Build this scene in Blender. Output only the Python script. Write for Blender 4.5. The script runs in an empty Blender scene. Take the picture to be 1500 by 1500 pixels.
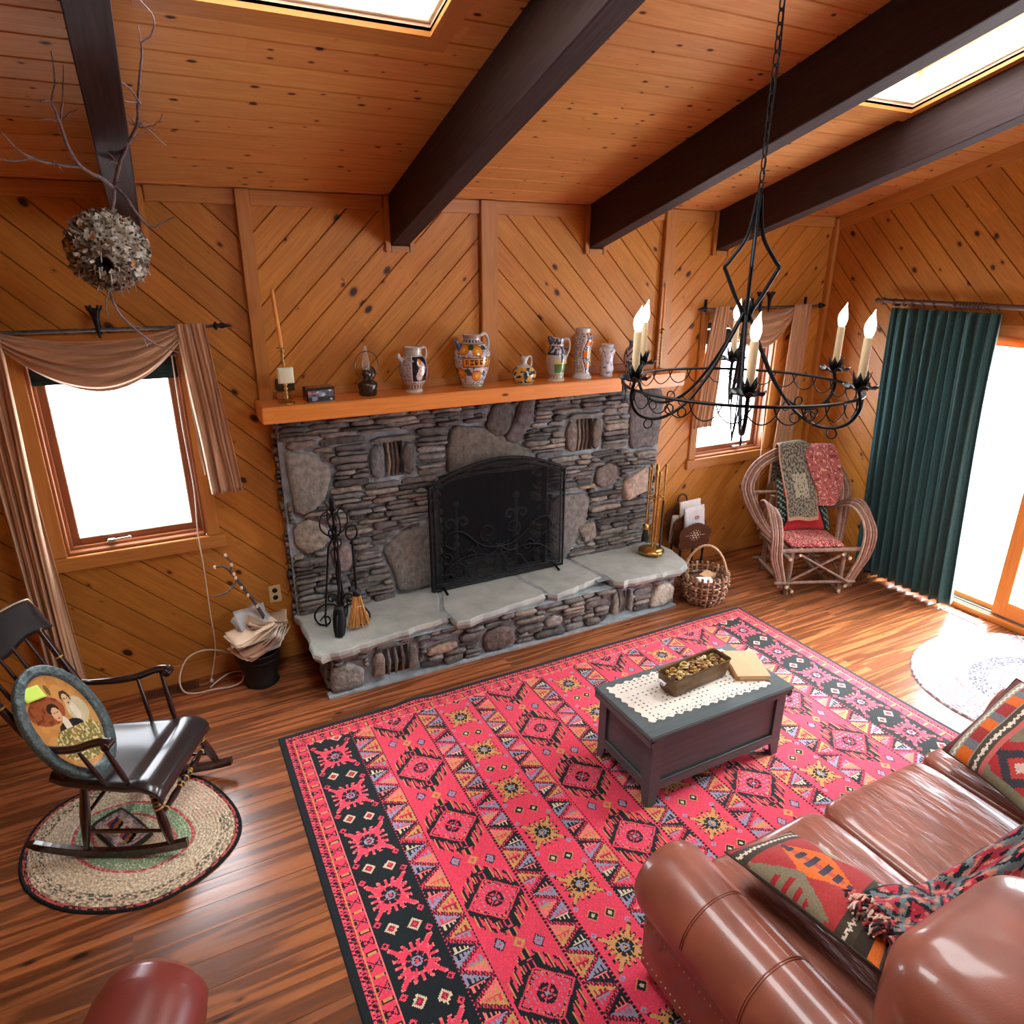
import bpy, math, random
import numpy as np
from mathutils import Vector, Matrix, noise
random.seed(7)
PI = math.pi
scene = bpy.context.scene
COL = scene.collection
def V(*a): return Vector(a)
def srgb(r, g, b):
    f = lambda c: (c/255/12.92) if c/255 <= .04045 else ((c/255+.055)/1.055)**2.4
    return (f(r), f(g), f(b))
# ------------------------------------------------------------------ materials
MATS = {}
def newmat(name):
    m = bpy.data.materials.new(name); m.use_nodes = True; MATS[name] = m
    nt = m.node_tree; nt.nodes.clear()
    o = nt.nodes.new('ShaderNodeOutputMaterial'); b = nt.nodes.new('ShaderNodeBsdfPrincipled')
    nt.links.new(b.outputs[0], o.inputs[0])
    return m, nt, b, o
def N(nt, t, **kw):
    n = nt.nodes.new(t)
    for k, v in kw.items():
        if k.startswith('i_'): n.inputs[int(k[2:])].default_value = v
        else: setattr(n, k, v)
    return n
def ramp(nt, fac, stops):
    r = nt.nodes.new('ShaderNodeValToRGB'); e = r.color_ramp.elements
    while len(e) < len(stops): e.new(0.5)
    for el, (p, c) in zip(e, stops):
        el.position = p; el.color = (c[0], c[1], c[2], 1) if not isinstance(c, (int, float)) else (c, c, c, 1)
    nt.links.new(fac, r.inputs[0]); return r.outputs[0]
def mix(nt, mode, fac, a, b):
    m = nt.nodes.new('ShaderNodeMix'); m.data_type = 'RGBA'; m.blend_type = mode
    for s, v in ((m.inputs[0], fac), (m.inputs[6], a), (m.inputs[7], b)):
        if hasattr(v, 'links') or hasattr(v, 'is_linked'): nt.links.new(v, s)
        elif isinstance(v, (int, float)): s.default_value = v if s == m.inputs[0] else (v, v, v, 1)
        else: s.default_value = (v[0], v[1], v[2], 1)
    return m.outputs[2]
def mapping(nt, src, sc, loc=(0, 0, 0), rot=(0, 0, 0)):
    mp = N(nt, 'ShaderNodeMapping'); mp.inputs['Scale'].default_value = sc
    mp.inputs['Location'].default_value = loc; mp.inputs['Rotation'].default_value = rot
    nt.links.new(src, mp.inputs[0]); return mp.outputs[0]
def bump(nt, b, h, strength=.3, dist=.005, prev=None):
    bp = N(nt, 'ShaderNodeBump'); bp.inputs['Strength'].default_value = strength
    bp.inputs['Distance'].default_value = dist; nt.links.new(h, bp.inputs['Height'])
    if prev: nt.links.new(prev, bp.inputs['Normal'])
    nt.links.new(bp.outputs[0], b.inputs['Normal']); return bp.outputs[0]
def M(name, col=None, rough=.5, metal=0, var=.2, ns=12, bs=0, bscale=120, bdist=.002, coat=0, sheen=0, spec=.5, stretch=(1, 1, 1), emis=None):
    """plain procedural material; col=None reads the 'Col' attribute"""
    m, nt, b, o = newmat(name)
    tc = N(nt, 'ShaderNodeTexCoord').outputs['Object']
    if col is None:
        base = N(nt, 'ShaderNodeAttribute', attribute_name='Col').outputs['Color']
    else:
        rgb = N(nt, 'ShaderNodeRGB'); rgb.outputs[0].default_value = (*col, 1); base = rgb.outputs[0]
    mp = mapping(nt, tc, stretch)
    n = N(nt, 'ShaderNodeTexNoise'); n.inputs['Scale'].default_value = ns; n.inputs['Detail'].default_value = 6
    nt.links.new(mp, n.inputs['Vector'])
    f = ramp(nt, n.outputs[0], [(.3, 1-var), (.7, 1+var*.6)])
    c = mix(nt, 'MULTIPLY', 1.0, base, f)
    nt.links.new(c, b.inputs['Base Color'])
    b.inputs['Roughness'].default_value = rough; b.inputs['Metallic'].default_value = metal
    b.inputs['Specular IOR Level'].default_value = spec
    b.inputs['Coat Weight'].default_value = coat; b.inputs['Coat Roughness'].default_value = .1
    if sheen: b.inputs['Sheen Weight'].default_value = sheen
    if bs:
        n2 = N(nt, 'ShaderNodeTexNoise'); n2.inputs['Scale'].default_value = bscale; n2.inputs['Detail'].default_value = 5
        nt.links.new(mp, n2.inputs['Vector']); bump(nt, b, n2.outputs[0], bs, bdist)
    if emis:
        b.inputs['Emission Color'].default_value = (*emis[0], 1); b.inputs['Emission Strength'].default_value = emis[1]
    return m
def wood(name, light, dark, rough=.4, grain=.5, knots=.6, knotcol=(.035, .011, .005), coat=0, gs=1.0, kden=(1.7, 4.2), tint=True, bs=.1, ringy=.35, spec=.5, rs_=1.0, rk=45):
    """wood read along UV: u runs with the board (metres), v across"""
    m, nt, b, o = newmat(name)
    uv = N(nt, 'ShaderNodeUVMap', uv_map='UVMap').outputs[0]
    # warp by low noise
    wn = N(nt, 'ShaderNodeTexNoise'); wn.inputs['Scale'].default_value = 1; wn.inputs['Detail'].default_value = 2
    nt.links.new(mapping(nt, uv, (rs_*gs, 9*gs, 1)), wn.inputs['Vector'])
    g = N(nt, 'ShaderNodeTexNoise'); g.inputs['Scale'].default_value = 1; g.inputs['Detail'].default_value = 7; g.inputs['Roughness'].default_value = .6
    nt.links.new(mapping(nt, uv, (3.0*gs, 90*gs, 1)), g.inputs['Vector'])
    # cathedral rings: sine of warped noise
    ms = N(nt, 'ShaderNodeMath', operation='MULTIPLY'); nt.links.new(wn.outputs[0], ms.inputs[0]); ms.inputs[1].default_value = rk
    sn = N(nt, 'ShaderNodeMath', operation='SINE'); nt.links.new(ms.outputs[0], sn.inputs[0])
    rg = ramp(nt, sn.outputs[0], [(.0, 0.0), (.75, 1.0)])
    gr = ramp(nt, g.outputs[0], [(.35, 0), (.68, 1)])
    f = mix(nt, 'MIX', ringy, gr, rg)
    col = mix(nt, 'MIX', f, mix(nt, 'MIX', grain, light, dark), light)
    if knots:
        vo = N(nt, 'ShaderNodeTexVoronoi'); vo.inputs['Scale'].default_value = 1; vo.inputs['Randomness'].default_value = 1; vo.voronoi_dimensions = '2D'
        wv = N(nt, 'ShaderNodeVectorMath', operation='SCALE'); nt.links.new(wn.outputs[1], wv.inputs[0]); wv.inputs['Scale'].default_value = .10
        ad = N(nt, 'ShaderNodeVectorMath', operation='ADD'); nt.links.new(mapping(nt, uv, (kden[0]*2, kden[1]*2.2, 1)), ad.inputs[0]); nt.links.new(wv.outputs[0], ad.inputs[1])
        nt.links.new(ad.outputs[0], vo.inputs['Vector'])
        sep = N(nt, 'ShaderNodeSeparateColor'); nt.links.new(vo.outputs['Color'], sep.inputs[0])
        # radius by cell
        rad = N(nt, 'ShaderNodeMapRange'); rad.inputs[1].default_value = 1-knots; rad.inputs[2].default_value = 1; rad.inputs[3].default_value = 0.0; rad.inputs[4].default_value = .135
        nt.links.new(sep.outputs[0], rad.inputs[0])
        dv = N(nt, 'ShaderNodeMath', operation='SUBTRACT'); nt.links.new(rad.outputs[0], dv.inputs[0]); nt.links.new(vo.outputs['Distance'], dv.inputs[1])
        kf = ramp(nt, dv.outputs[0], [(0.0, 0), (.03, .8), (.07, 1.0)])
        halo = N(nt, 'ShaderNodeMath', operation='ADD'); nt.links.new(dv.outputs[0], halo.inputs[0]); halo.inputs[1].default_value = .06
        hf = ramp(nt, halo.outputs[0], [(0.0, 0), (.06, .55)])
        col = mix(nt, 'MIX', hf, col, dark)
        col = mix(nt, 'MIX', kf, col, knotcol)
    if tint:
        at = N(nt, 'ShaderNodeAttribute', attribute_name='Col')
        col = mix(nt, 'MULTIPLY', 1.0, col, at.outputs['Color'])
    nt.links.new(col, b.inputs['Base Color'])
    b.inputs['Roughness'].default_value = rough; b.inputs['Coat Weight'].default_value = coat; b.inputs['Coat Roughness'].default_value = .15
    b.inputs['Specular IOR Level'].default_value = spec
    rr = ramp(nt, g.outputs[0], [(.3, rough+.1), (.7, rough-.06)]); nt.links.new(rr, b.inputs['Roughness'])
    if bs: bump(nt, b, g.outputs[0], bs, .002)
    return m
# ------------------------------------------------------------------ mesh builder
class MB:
    def __init__(s): s.v = []; s.f = []; s.c = []; s.uv = []; s.sm = []
    def add(s, vs, fs, col=None, uvs=None, smooth=False):
        o = len(s.v); s.v += [tuple(p) for p in vs]
        for i, f in enumerate(fs):
            s.f.append([o+k for k in f])
            if col is None: s.c.append((1, 1, 1))
            elif isinstance(col, list): s.c.append(col[i])
            else: s.c.append(col)
            s.uv.append(uvs[i] if uvs else None); s.sm.append(smooth)
        return s
    def box(s, a, b, col=None, M4=None, bevel=0):
        """axis-aligned box from corner a to b; UVs run along the longest side"""
        a = [min(a[i], b[i]) for i in range(3)], [max(a[i], b[i]) for i in range(3)]
        lo, hi = a
        d = [hi[i]-lo[i] for i in range(3)]; L = d.index(max(d)); off = random.random()*50
        if bevel <= 0:
            vs = [(x, y, z) for x in (lo[0], hi[0]) for y in (lo[1], hi[1]) for z in (lo[2], hi[2])]
            fs = [(0, 1, 3, 2), (4, 6, 7, 5), (0, 4, 5, 1), (2, 3, 7, 6), (0, 2, 6, 4), (1, 5, 7, 3)]
        else:
            e = min(bevel, min(d)*.45)
            bm = bmesh_box(lo, hi, e); vs, fs = bm
        uvs = []
        for f in fs:
            pts = [vs[k] for k in f]
            n = (Vector(pts[1])-Vector(pts[0])).cross(Vector(pts[2])-Vector(pts[1]))
            an = max(range(3), key=lambda i: abs(n[i]))
            o = [i for i in range(3) if i != L and i != an] or [i for i in range(3) if i != L]
            k = o[0]
            if an == L: uvs.append([(p[(L+1) % 3]+off, p[(L+2) % 3]+off) for p in pts])
            else: uvs.append([(p[L]+off*3, p[k]+off) for p in pts])
        if M4 is not None: vs = [M4 @ Vector(p) for p in vs]
        return s.add(vs, fs, col, uvs)
    def tube(s, pts, r, n=8, col=None, cap=True, closed=False, uvo=None, flat=1.0, up=None):
        pts = [Vector(p) for p in pts]; m = len(pts)
        if not isinstance(r, (list, tuple)): r = [r]*m
        T = []
        for i in range(m):
            a = pts[(i-1) % m] if (closed or i > 0) else pts[i]; b = pts[(i+1) % m] if (closed or i < m-1) else pts[i]
            t = (b-a); T.append(t.normalized() if t.length > 1e-9 else Vector((0, 0, 1)))
        nrm = Vector(up) if up else (Vector((0, 0, 1)) if abs(T[0].z) < .9 else Vector((1, 0, 0)))
        nrm = (nrm-T[0]*nrm.dot(T[0])).normalized()
        vs = []; uvs_along = [0]
        for i in range(1, m): uvs_along.append(uvs_along[-1]+(pts[i]-pts[i-1]).length)
        for i in range(m):
            if i: 
                nrm = nrm-T[i]*nrm.dot(T[i]); nrm = nrm.normalized() if nrm.length > 1e-6 else T[i].orthogonal().normalized()
            bn = T[i].cross(nrm)
            for k in range(n):
                a = 2*PI*k/n; vs.append(pts[i]+(nrm*math.cos(a)+bn*math.sin(a)*flat)*r[i])
        fs = []; uvs = []; off = random.random()*30
        for i in range(m if closed else m-1):
            j = (i+1) % m
            u0 = uvs_along[i]; u1 = uvs_along[j] if j else u0+.05
            for k in range(n):
                k2 = (k+1) % n; fs.append((i*n+k, i*n+k2, j*n+k2, j*n+k))
                va, vb = k/n*r[i]*6+off, (k+1)/n*r[i]*6+off
                uvs.append([(u0, va), (u0, vb), (u1, vb), (u1, va)])
        s.add(vs, fs, col, uvs, True)
        if cap and not closed:
            for base, rev in ((0, True), ((m-1)*n, False)):
                idx = list(range(base, base+n)); 
                if rev: idx.reverse()
                s.add([vs[k] for k in idx], [tuple(range(n))], col, [[(math.cos(2*PI*k/n)*r[0], math.sin(2*PI*k/n)*r[0]) for k in range(n)]])
        return s
    def lathe(s, prof, c=(0, 0, 0), n=24, col=None, colf=None, axis=None, cap=True, squash=(1, 1)):
        """prof: list of (radius, height)"""
        m = len(prof); vs = []; fs = []; cs = []
        for r, h in prof:
            for k in range(n):
                a = 2*PI*k/n; vs.append(Vector((r*math.cos(a)*squash[0], r*math.sin(a)*squash[1], h)))
        for i in range(m-1):
            for k in range(n):
                k2 = (k+1) % n; fs.append((i*n+k, i*n+k2, (i+1)*n+k2, (i+1)*n+k))
                if colf: cs.append(colf((k+.5)/n, (prof[i][1]+prof[i+1][1])/2, i))
        Mx = Matrix.Translation(Vector(c))
        if axis is not None: Mx = Mx @ Vector((0, 0, 1)).rotation_difference(Vector(axis)).to_matrix().to_4x4()
        vs = [Mx @ p for p in vs]
        s.add(vs, fs, cs if colf else col, None, True)
        if cap:
            for i, rev in ((0, True), (m-1, False)):
                if prof[i][0] > 1e-5:
                    idx = list(range(i*n, i*n+n)); 
                    if rev: idx.reverse()
                    s.add([vs[k] for k in idx], [tuple(range(n))], cs[0] if colf and i == 0 else (cs[-1] if colf else col))
        return s
    def sphere(s, c, r, n=12, col=None, sq=(1, 1, 1)):
        prof = [(max(1e-6, math.sin(PI*i/n)*r), -math.cos(PI*i/n)*r) for i in range(n+1)]
        o = MB(); o.lathe(prof, (0, 0, 0), n=max(8, n), col=col, cap=False)
        return s.add([(p[0]*sq[0]+c[0], p[1]*sq[1]+c[1], p[2]*sq[2]+c[2]) for p in o.v], o.f, o.c, None, True)
    def prism(s, poly, z0, z1, col=None, M4=None, taper=1.0):
        n = len(poly)
        if sum(poly[i][0]*poly[(i+1) % n][1]-poly[(i+1) % n][0]*poly[i][1] for i in range(n)) < 0: poly = list(reversed(poly))
        cx = sum(p[0] for p in poly)/n; cy = sum(p[1] for p in poly)/n; off = random.random()*40
        vs = [Vector((p[0], p[1], z0)) for p in poly]+[Vector((cx+(p[0]-cx)*taper, cy+(p[1]-cy)*taper, z1)) for p in poly]
        fs = [tuple(reversed(range(n))), tuple(range(n, 2*n))]+[(i, (i+1) % n, n+(i+1) % n, n+i) for i in range(n)]
        uvs = [[(vs[k].x+off, vs[k].y+off) for k in f] for f in fs[:2]]
        per = 0
        for i in range(n):
            L = (vs[i]-vs[(i+1) % n]).length; uvs.append([(per+off, z0), (per+L+off, z0), (per+L+off, z1), (per+off, z1)]); per += L
        if M4 is not None: vs = [M4 @ p for p in vs]
        return s.add(vs, fs, col, uvs)
    def grid(s, fn, nu, nv, col=None, colf=None, closeu=False, smooth=True, skip=None):
        """fn(u,v) -> point, u,v in 0..1"""
        vs = []
        for j in range(nv+1):
            for i in range(nu if closeu else nu+1): vs.append(fn(i/nu, j/nv))
        w = nu if closeu else nu+1; fs = []; cs = []; uvs = []
        for j in range(nv):
            for i in range(nu):
                if skip and skip((i+.5)/nu, (j+.5)/nv): continue
                i2 = (i+1) % w
                fs.append((j*w+i, j*w+i2, (j+1)*w+i2, (j+1)*w+i))
                cs.append(colf((i+.5)/nu, (j+.5)/nv) if colf else (col or (1, 1, 1)))
                uvs.append([(i/nu, j/nv), ((i+1)/nu, j/nv), ((i+1)/nu, (j+1)/nv), (i/nu, (j+1)/nv)])
        return s.add(vs, fs, cs, uvs, smooth)
    def merge(s, o, M4=None):
        k = len(s.v); s.v += [tuple(M4 @ Vector(p)) if M4 is not None else p for p in o.v]
        fl = M4 is not None and M4.to_3x3().determinant() < 0
        s.f += [[i+k for i in (reversed(f) if fl else f)] for f in o.f]; s.c += o.c; s.uv += [list(reversed(u)) if (fl and u) else u for u in o.uv]; s.sm += o.sm; return s
    def build(s, name, mat, parent=None, mods=None, loc=None):
        me = bpy.data.meshes.new(name); me.from_pydata(s.v, [], s.f)
        n = len(me.loops)
        ca = me.color_attributes.new('Col', 'FLOAT_COLOR', 'CORNER'); arr = np.ones((n, 4), dtype=np.float32)
        uvl = me.uv_layers.new(name='UVMap'); ua = np.zeros((n, 2), dtype=np.float32)
        k = 0
        for i, f in enumerate(s.f):
            L = len(f); arr[k:k+L, :3] = s.c[i]
            if s.uv[i] is not None: ua[k:k+L] = s.uv[i]
            k += L
        ca.data.foreach_set('color', arr.ravel()); uvl.data.foreach_set('uv', ua.ravel())
        me.polygons.foreach_set('use_smooth', s.sm)
        me.materials.append(mat if not isinstance(mat, str) else MATS[mat]); me.update()
        o = bpy.data.objects.new(name, me); COL.objects.link(o)
        if parent: o.parent = parent
        if loc: o.location = loc
        if mods:
            for mo in mods:
                if mo[0] == 'sub': q = o.modifiers.new('s', 'SUBSURF'); q.levels = q.render_levels = mo[1]
                if mo[0] == 'bev': q = o.modifiers.new('b', 'BEVEL'); q.width = mo[1]; q.segments = mo[2] if len(mo) > 2 else 2; q.limit_method = 'ANGLE'
                if mo[0] == 'solid': q = o.modifiers.new('t', 'SOLIDIFY'); q.thickness = mo[1]; q.offset = 0
        return o
def bmesh_box(lo, hi, e):
    import bmesh
    bm = bmesh.new(); bmesh.ops.create_cube(bm, size=1)
    for v in bm.verts:
        for i in range(3): v.co[i] = lo[i] if v.co[i] < 0 else hi[i]
    bmesh.ops.bevel(bm, geom=bm.edges[:], offset=e, segments=2, affect='EDGES')
    vs = [tuple(v.co) for v in bm.verts]; bm.verts.index_update()
    fs = [tuple(v.index for v in f.verts) for f in bm.faces]; bm.free(); return vs, fs
def thing(name, label, cat, loc=(0, 0, 0), rz=0, group=None):
    o = bpy.data.objects.new(name, None); COL.objects.link(o); o.empty_display_size = .05
    o.location = loc; o.rotation_euler = (0, 0, rz); o['label'] = label; o['category'] = cat
    if group: o['group'] = group
    return o
def tag(o, label, cat, group=None, kind=None):
    o['label'] = label; o['category'] = cat
    if group: o['group'] = group
    if kind: o['kind'] = kind
    return o
def struct(o): o['kind'] = 'structure'; return o
def dup(root, loc, rz=None, label=None):
    r = root.copy(); COL.objects.link(r); r.location = loc
    if rz is not None: r.rotation_euler = (0, 0, rz)
    if label: r['label'] = label
    for ch in list(root.children):
        c = ch.copy(); COL.objects.link(c); c.parent = r
        for g in ch.children:
            d = g.copy(); COL.objects.link(d); d.parent = c
    return r
def bez(p0, p1, p2, p3, n=12):
    p0, p1, p2, p3 = map(Vector, (p0, p1, p2, p3))
    return [p0*(1-t)**3+p1*3*t*(1-t)**2+p2*3*t*t*(1-t)+p3*t**3 for t in [i/n for i in range(n+1)]]
def spline(pts, n=8):
    P = [Vector(p) for p in pts]; P = [P[0]*2-P[1]]+P+[P[-1]*2-P[-2]]; out = []
    for i in range(1, len(P)-2):
        a, b, c, d = P[i-1:i+3]
        for k in range(n):
            t = k/n; out.append(.5*((2*b)+(c-a)*t+(2*a-5*b+4*c-d)*t*t+(3*b-a-3*c+d)*t**3))
    out.append(P[-2]); return out
def lerp(a, b, t): return a+(b-a)*t
def nz(x, y=0, z=0): return noise.noise(Vector((x, y, z)))
# ------------------------------------------------------------------ palette of materials
pine_l, pine_d = srgb(202, 138, 60), srgb(160, 92, 30)
wood('pine_wall', pine_l, pine_d, rough=.42, grain=.55, knots=.5, kden=(1.9, 2.6), coat=.04, spec=.35)
wood('pine_ceiling', srgb(214, 156, 88), srgb(186, 114, 50), rough=.55, grain=.5, knots=.5, kden=(3.2, 5.6), spec=.3)
wood('pine_trim', srgb(196, 134, 66), srgb(166, 102, 42), rough=.4, grain=.6, knots=.05)
wood('window_wood', srgb(162, 102, 66), srgb(126, 72, 42), rough=.35, grain=.5, knots=0, coat=.2)
wood('mantel_wood', srgb(235, 152, 70), srgb(205, 116, 42), rough=.38, grain=.6, knots=.06, coat=.15)
wood('floor_wood', srgb(172, 104, 62), srgb(62, 30, 18), rough=.26, grain=.85, knots=.10, coat=.3, ringy=.6, gs=.8, rs_=.45, rk=42, bs=.05)
wood('beam_wood', srgb(58, 42, 42), srgb(34, 23, 24), rough=.6, grain=.6, knots=0, bs=.4, spec=.3, tint=False)
wood('chest_paint', srgb(84, 98, 100), srgb(62, 70, 74), rough=.42, grain=.5, knots=0, bs=.15, tint=True)
wood('rack_wood', srgb(96, 52, 30), srgb(56, 28, 16), rough=.4, grain=.6, knots=0)
M('lacquer', srgb(46, 26, 24), rough=.22, var=.35, ns=18, coat=.6)
M('seat_black', srgb(40, 35, 36), rough=.3, var=.4, ns=9, coat=.4, bs=.06, bscale=60)
M('gold_band', srgb(200, 160, 70), rough=.4, metal=.6)
M('iron', srgb(34, 35, 37), rough=.45, metal=.7, var=.4, ns=60, bs=.3, bscale=150)
M('iron_grey', srgb(92, 96, 100), rough=.5, metal=.6, var=.45, ns=40, bs=.3, bscale=200)
M('brass', srgb(188, 152, 88), rough=.28, metal=1, var=.3, ns=25)
M('stone', None, rough=.78, var=.42, ns=26, bs=.9, bscale=42, bdist=.012, spec=.35)
M('slate', srgb(166, 172, 165), rough=.62, var=.22, ns=7, bs=.5, bscale=22, bdist=.006)
M('mortar', srgb(146, 155, 160), rough=.9, var=.3, ns=14, bs=.9, bscale=40, bdist=.01)
M('soot', srgb(26, 26, 28), rough=.9, var=.5, ns=10, bs=.4, bscale=30)
M('leather', srgb(152, 88, 68), rough=.38, var=.32, ns=5, bs=.22, bscale=200, bdist=.002, coat=.45)
M('leather_seat', srgb(164, 98, 78), rough=.36, var=.28, ns=6, bs=.55, bscale=5, bdist=.03, coat=.6, stretch=(3.2, .8, 1))
M('leather_dark', srgb(118, 50, 42), rough=.3, var=.22, ns=5, bs=.12, bscale=260, bdist=.002, coat=.2)
M('glaze', None, rough=.16, var=.12, ns=30, coat=.5)
M('linen', srgb(188, 146, 108), rough=.85, var=.28, ns=5, bs=.35, bscale=60, stretch=(9, 9, .5), sheen=.3)
M('linen_swag', srgb(192, 150, 110), rough=.85, var=.25, ns=5, bs=.45, bscale=30, stretch=(.6, 5, 6), sheen=.3)
M('green_cloth', srgb(32, 82, 84), rough=.8, var=.22, ns=40, bs=.25, bscale=300, sheen=.25)
M('shade_green', srgb(16, 50, 54), rough=.8, var=.2)
M('textile', None, rough=.95, var=.22, ns=160, bs=.45, bscale=420, bdist=.002, sheen=.15, spec=.15)
M('braid', None, rough=.95, var=.45, ns=95, bs=.8, bscale=150, bdist=.004, spec=.15)
M('twig', srgb(140, 112, 96), rough=.7, var=.4, ns=30, bs=.7, bscale=60, bdist=.004, stretch=(1, 1, .3))
M('twig_cut', srgb(214, 186, 150), rough=.7)
M('willow', None, rough=.55, var=.35, ns=30, bs=.4, bscale=80)
M('paper', None, rough=.85, var=.06, ns=20, bs=.1, bscale=30)
M('cord', srgb(220, 205, 190), rough=.6, var=.05)
M('ivory', srgb(222, 202, 150), rough=.45, var=.05)
M('wax_honey', srgb(236, 160, 74), rough=.35, var=.12)
M('wax_cream', srgb(228, 206, 160), rough=.45, var=.08, ns=30)
M('bulb', srgb(255, 238, 225), rough=.15, var=.02, emis=((1.0, .82, .72), 1.6))
M('broomcorn', srgb(216, 158, 84), rough=.8, var=.45, ns=30, bs=.9, bscale=90, bdist=.004, stretch=(6, 6, .4))
M('nest_paper', None, rough=.95, var=.35, ns=30, bs=.6, bscale=60, bdist=.008)
M('bark', srgb(128, 112, 112), rough=.85, var=.4, ns=60, bs=.5)
M('bark_dark', srgb(92, 82, 80), rough=.85, var=.4, ns=60, bs=.5)
M('bare_wood', srgb(236, 214, 184), rough=.8, var=.1)
M('tin_brown', srgb(110, 84, 52), rough=.4, metal=.55, var=.35, ns=14)
M('pewter', srgb(92, 88, 84), rough=.3, metal=.85, var=.3, ns=20)
M('black_pot', srgb(24, 22, 22), rough=.6, var=.4, metal=.3, bs=.4, bscale=80)
M('basketry', None, rough=.75, var=.3, ns=50, bs=.5, bscale=120)
M('lace', srgb(236, 232, 220), rough=.9, var=.08, ns=60, bs=.5, bscale=150)
M('plastic_tan', srgb(214, 190, 130), rough=.4, var=.04)
M('near_black', srgb(12, 12, 12), rough=.5)
M('portrait', None, rough=.12, var=.1, ns=20, coat=.6)
M('frame_teal', srgb(84, 100, 100), rough=.4, metal=.3, var=.5, ns=70, bs=.9, bscale=110, bdist=.006)
M('white_paint', srgb(236, 226, 208), rough=.5, var=.04)
M('aluminium', srgb(190, 188, 180), rough=.35, metal=.8)
M('note_green', srgb(206, 236, 96), rough=.8, var=.03)
M('note_pale', srgb(226, 230, 200), rough=.8, var=.03)
M('brush_black', srgb(18, 18, 20), rough=.9, var=.5, ns=120, bs=.9, bscale=200)
def glassmat(name, tint=(1, 1, 1), rough=0.0, alpha=.12):
    m, nt, b, o = newmat(name)
    b.inputs['Base Color'].default_value = (*tint, 1); b.inputs['Roughness'].default_value = .03
    tr = N(nt, 'ShaderNodeBsdfTransparent'); mx = N(nt, 'ShaderNodeMixShader')
    lw = N(nt, 'ShaderNodeLayerWeight'); lw.inputs[0].default_value = .15
    ml = N(nt, 'ShaderNodeMath', operation='MULTIPLY_ADD'); nt.links.new(lw.outputs['Fresnel'], ml.inputs[0]); ml.inputs[1].default_value = .6; ml.inputs[2].default_value = alpha
    nt.links.new(ml.outputs[0], mx.inputs[0]); nt.links.new(tr.outputs[0], mx.inputs[1]); nt.links.new(b.outputs[0], mx.inputs[2]); nt.links.new(mx.outputs[0], o.inputs[0])
    return m
glassmat('pane_glass', (1, 1, 1), alpha=.0); glassmat('lamp_glass', (.75, .7, .6), alpha=.22)
def screenmat():
    m, nt, b, o = newmat('wire_mesh')
    b.inputs['Base Color'].default_value = (.006, .0065, .008, 1); b.inputs['Roughness'].default_value = .8; b.inputs['Specular IOR Level'].default_value = .15
    tc = N(nt, 'ShaderNodeTexCoord').outputs['Object']
    n = N(nt, 'ShaderNodeTexNoise'); n.inputs['Scale'].default_value = 60; nt.links.new(tc, n.inputs[0])
    f = ramp(nt, n.outputs[0], [(.3, .66), (.7, .76)])
    tr = N(nt, 'ShaderNodeBsdfTransparent'); mx = N(nt, 'ShaderNodeMixShader')
    nt.links.new(f, mx.inputs[0]); nt.links.new(tr.outputs[0], mx.inputs[1]); nt.links.new(b.outputs[0], mx.inputs[2]); nt.links.new(mx.outputs[0], o.inputs[0])
screenmat()
# ------------------------------------------------------------------ room shell
WY, WX, SL, CZ = 4.42, 5.46, .288, 2.985
def zc(y): return CZ+SL*(WY-y)
def clip(poly, nx, ny, c):
    out = []; n = len(poly)
    for i in range(n):
        p, q = poly[i], poly[(i+1) % n]; a = p[0]*nx+p[1]*ny-c; b = q[0]*nx+q[1]*ny-c
        if a >= 0: out.append(p)
        if (a >= 0) != (b >= 0):
            t = a/(a-b); out.append((p[0]+(q[0]-p[0])*t, p[1]+(q[1]-p[1])*t))
    return out
def planked(mb, polys, d, pitch, phase, to3, g=.005, gd=.011, tint=(.86, 1.08), lens=(1.3, 3.4), flip=False, seed=1):
    """tongue-and-groove boards with V joints laid over flat convex panels"""
    dx, dy = d; L = math.hypot(dx, dy); dx /= L; dy /= L; nx, ny = -dy, dx
    for poly in polys:
        bk = [to3(p[0], p[1], -gd-.002) for p in poly]; ix = list(range(len(poly)))
        mb.add(bk, [tuple(reversed(ix) if flip else ix)], (.5, .5, .5))
        ss = [p[0]*nx+p[1]*ny for p in poly]
        k0 = math.floor((min(ss)-phase)/pitch); k1 = math.ceil((max(ss)-phase)/pitch)
        for k in range(k0, k1):
            s0 = phase+k*pitch; rs = random.Random(seed*1000+k)
            t = -12+rs.random()*2; cuts = [t]
            while t < 14: t += rs.uniform(*lens); cuts.append(t)
            strip = clip(clip(poly, nx, ny, s0), -nx, -ny, -(s0+pitch))
            if len(strip) < 3: continue
            for j in range(len(cuts)-1):
                board = clip(clip(strip, dx, dy, cuts[j]), -dx, -dy, -(cuts[j+1]))
                tn = rs.uniform(*tint); col = (tn, tn*rs.uniform(.97, 1.03), tn*rs.uniform(.94, 1.04)); ou, ov = rs.random()*60, rs.random()*60
                if len(board) < 3: continue
                parts = [(s0, s0+g), (s0+g, s0+pitch-g), (s0+pitch-g, s0+pitch)]
                for a, b in parts:
                    q = clip(clip(board, nx, ny, a), -nx, -ny, -b)
                    if len(q) < 3: continue
                    vs = []; uv = []
                    for p in q:
                        s = p[0]*nx+p[1]*ny; e = min(abs(s-s0), abs(s0+pitch-s)); dep = -gd*max(0, 1-e/g)
                        vs.append(to3(p[0], p[1], dep)); uv.append((p[0]*dx+p[1]*dy+ou, s-s0+ov))
                    idx = list(range(len(q))); 
                    if flip: idx.reverse()
                    mb.add(vs, [tuple(idx)], col, [[uv[i] for i in idx]])
    return mb
def rect(a, b, c, d): return [(a, c), (b, c), (b, d), (a, d)]
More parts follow.
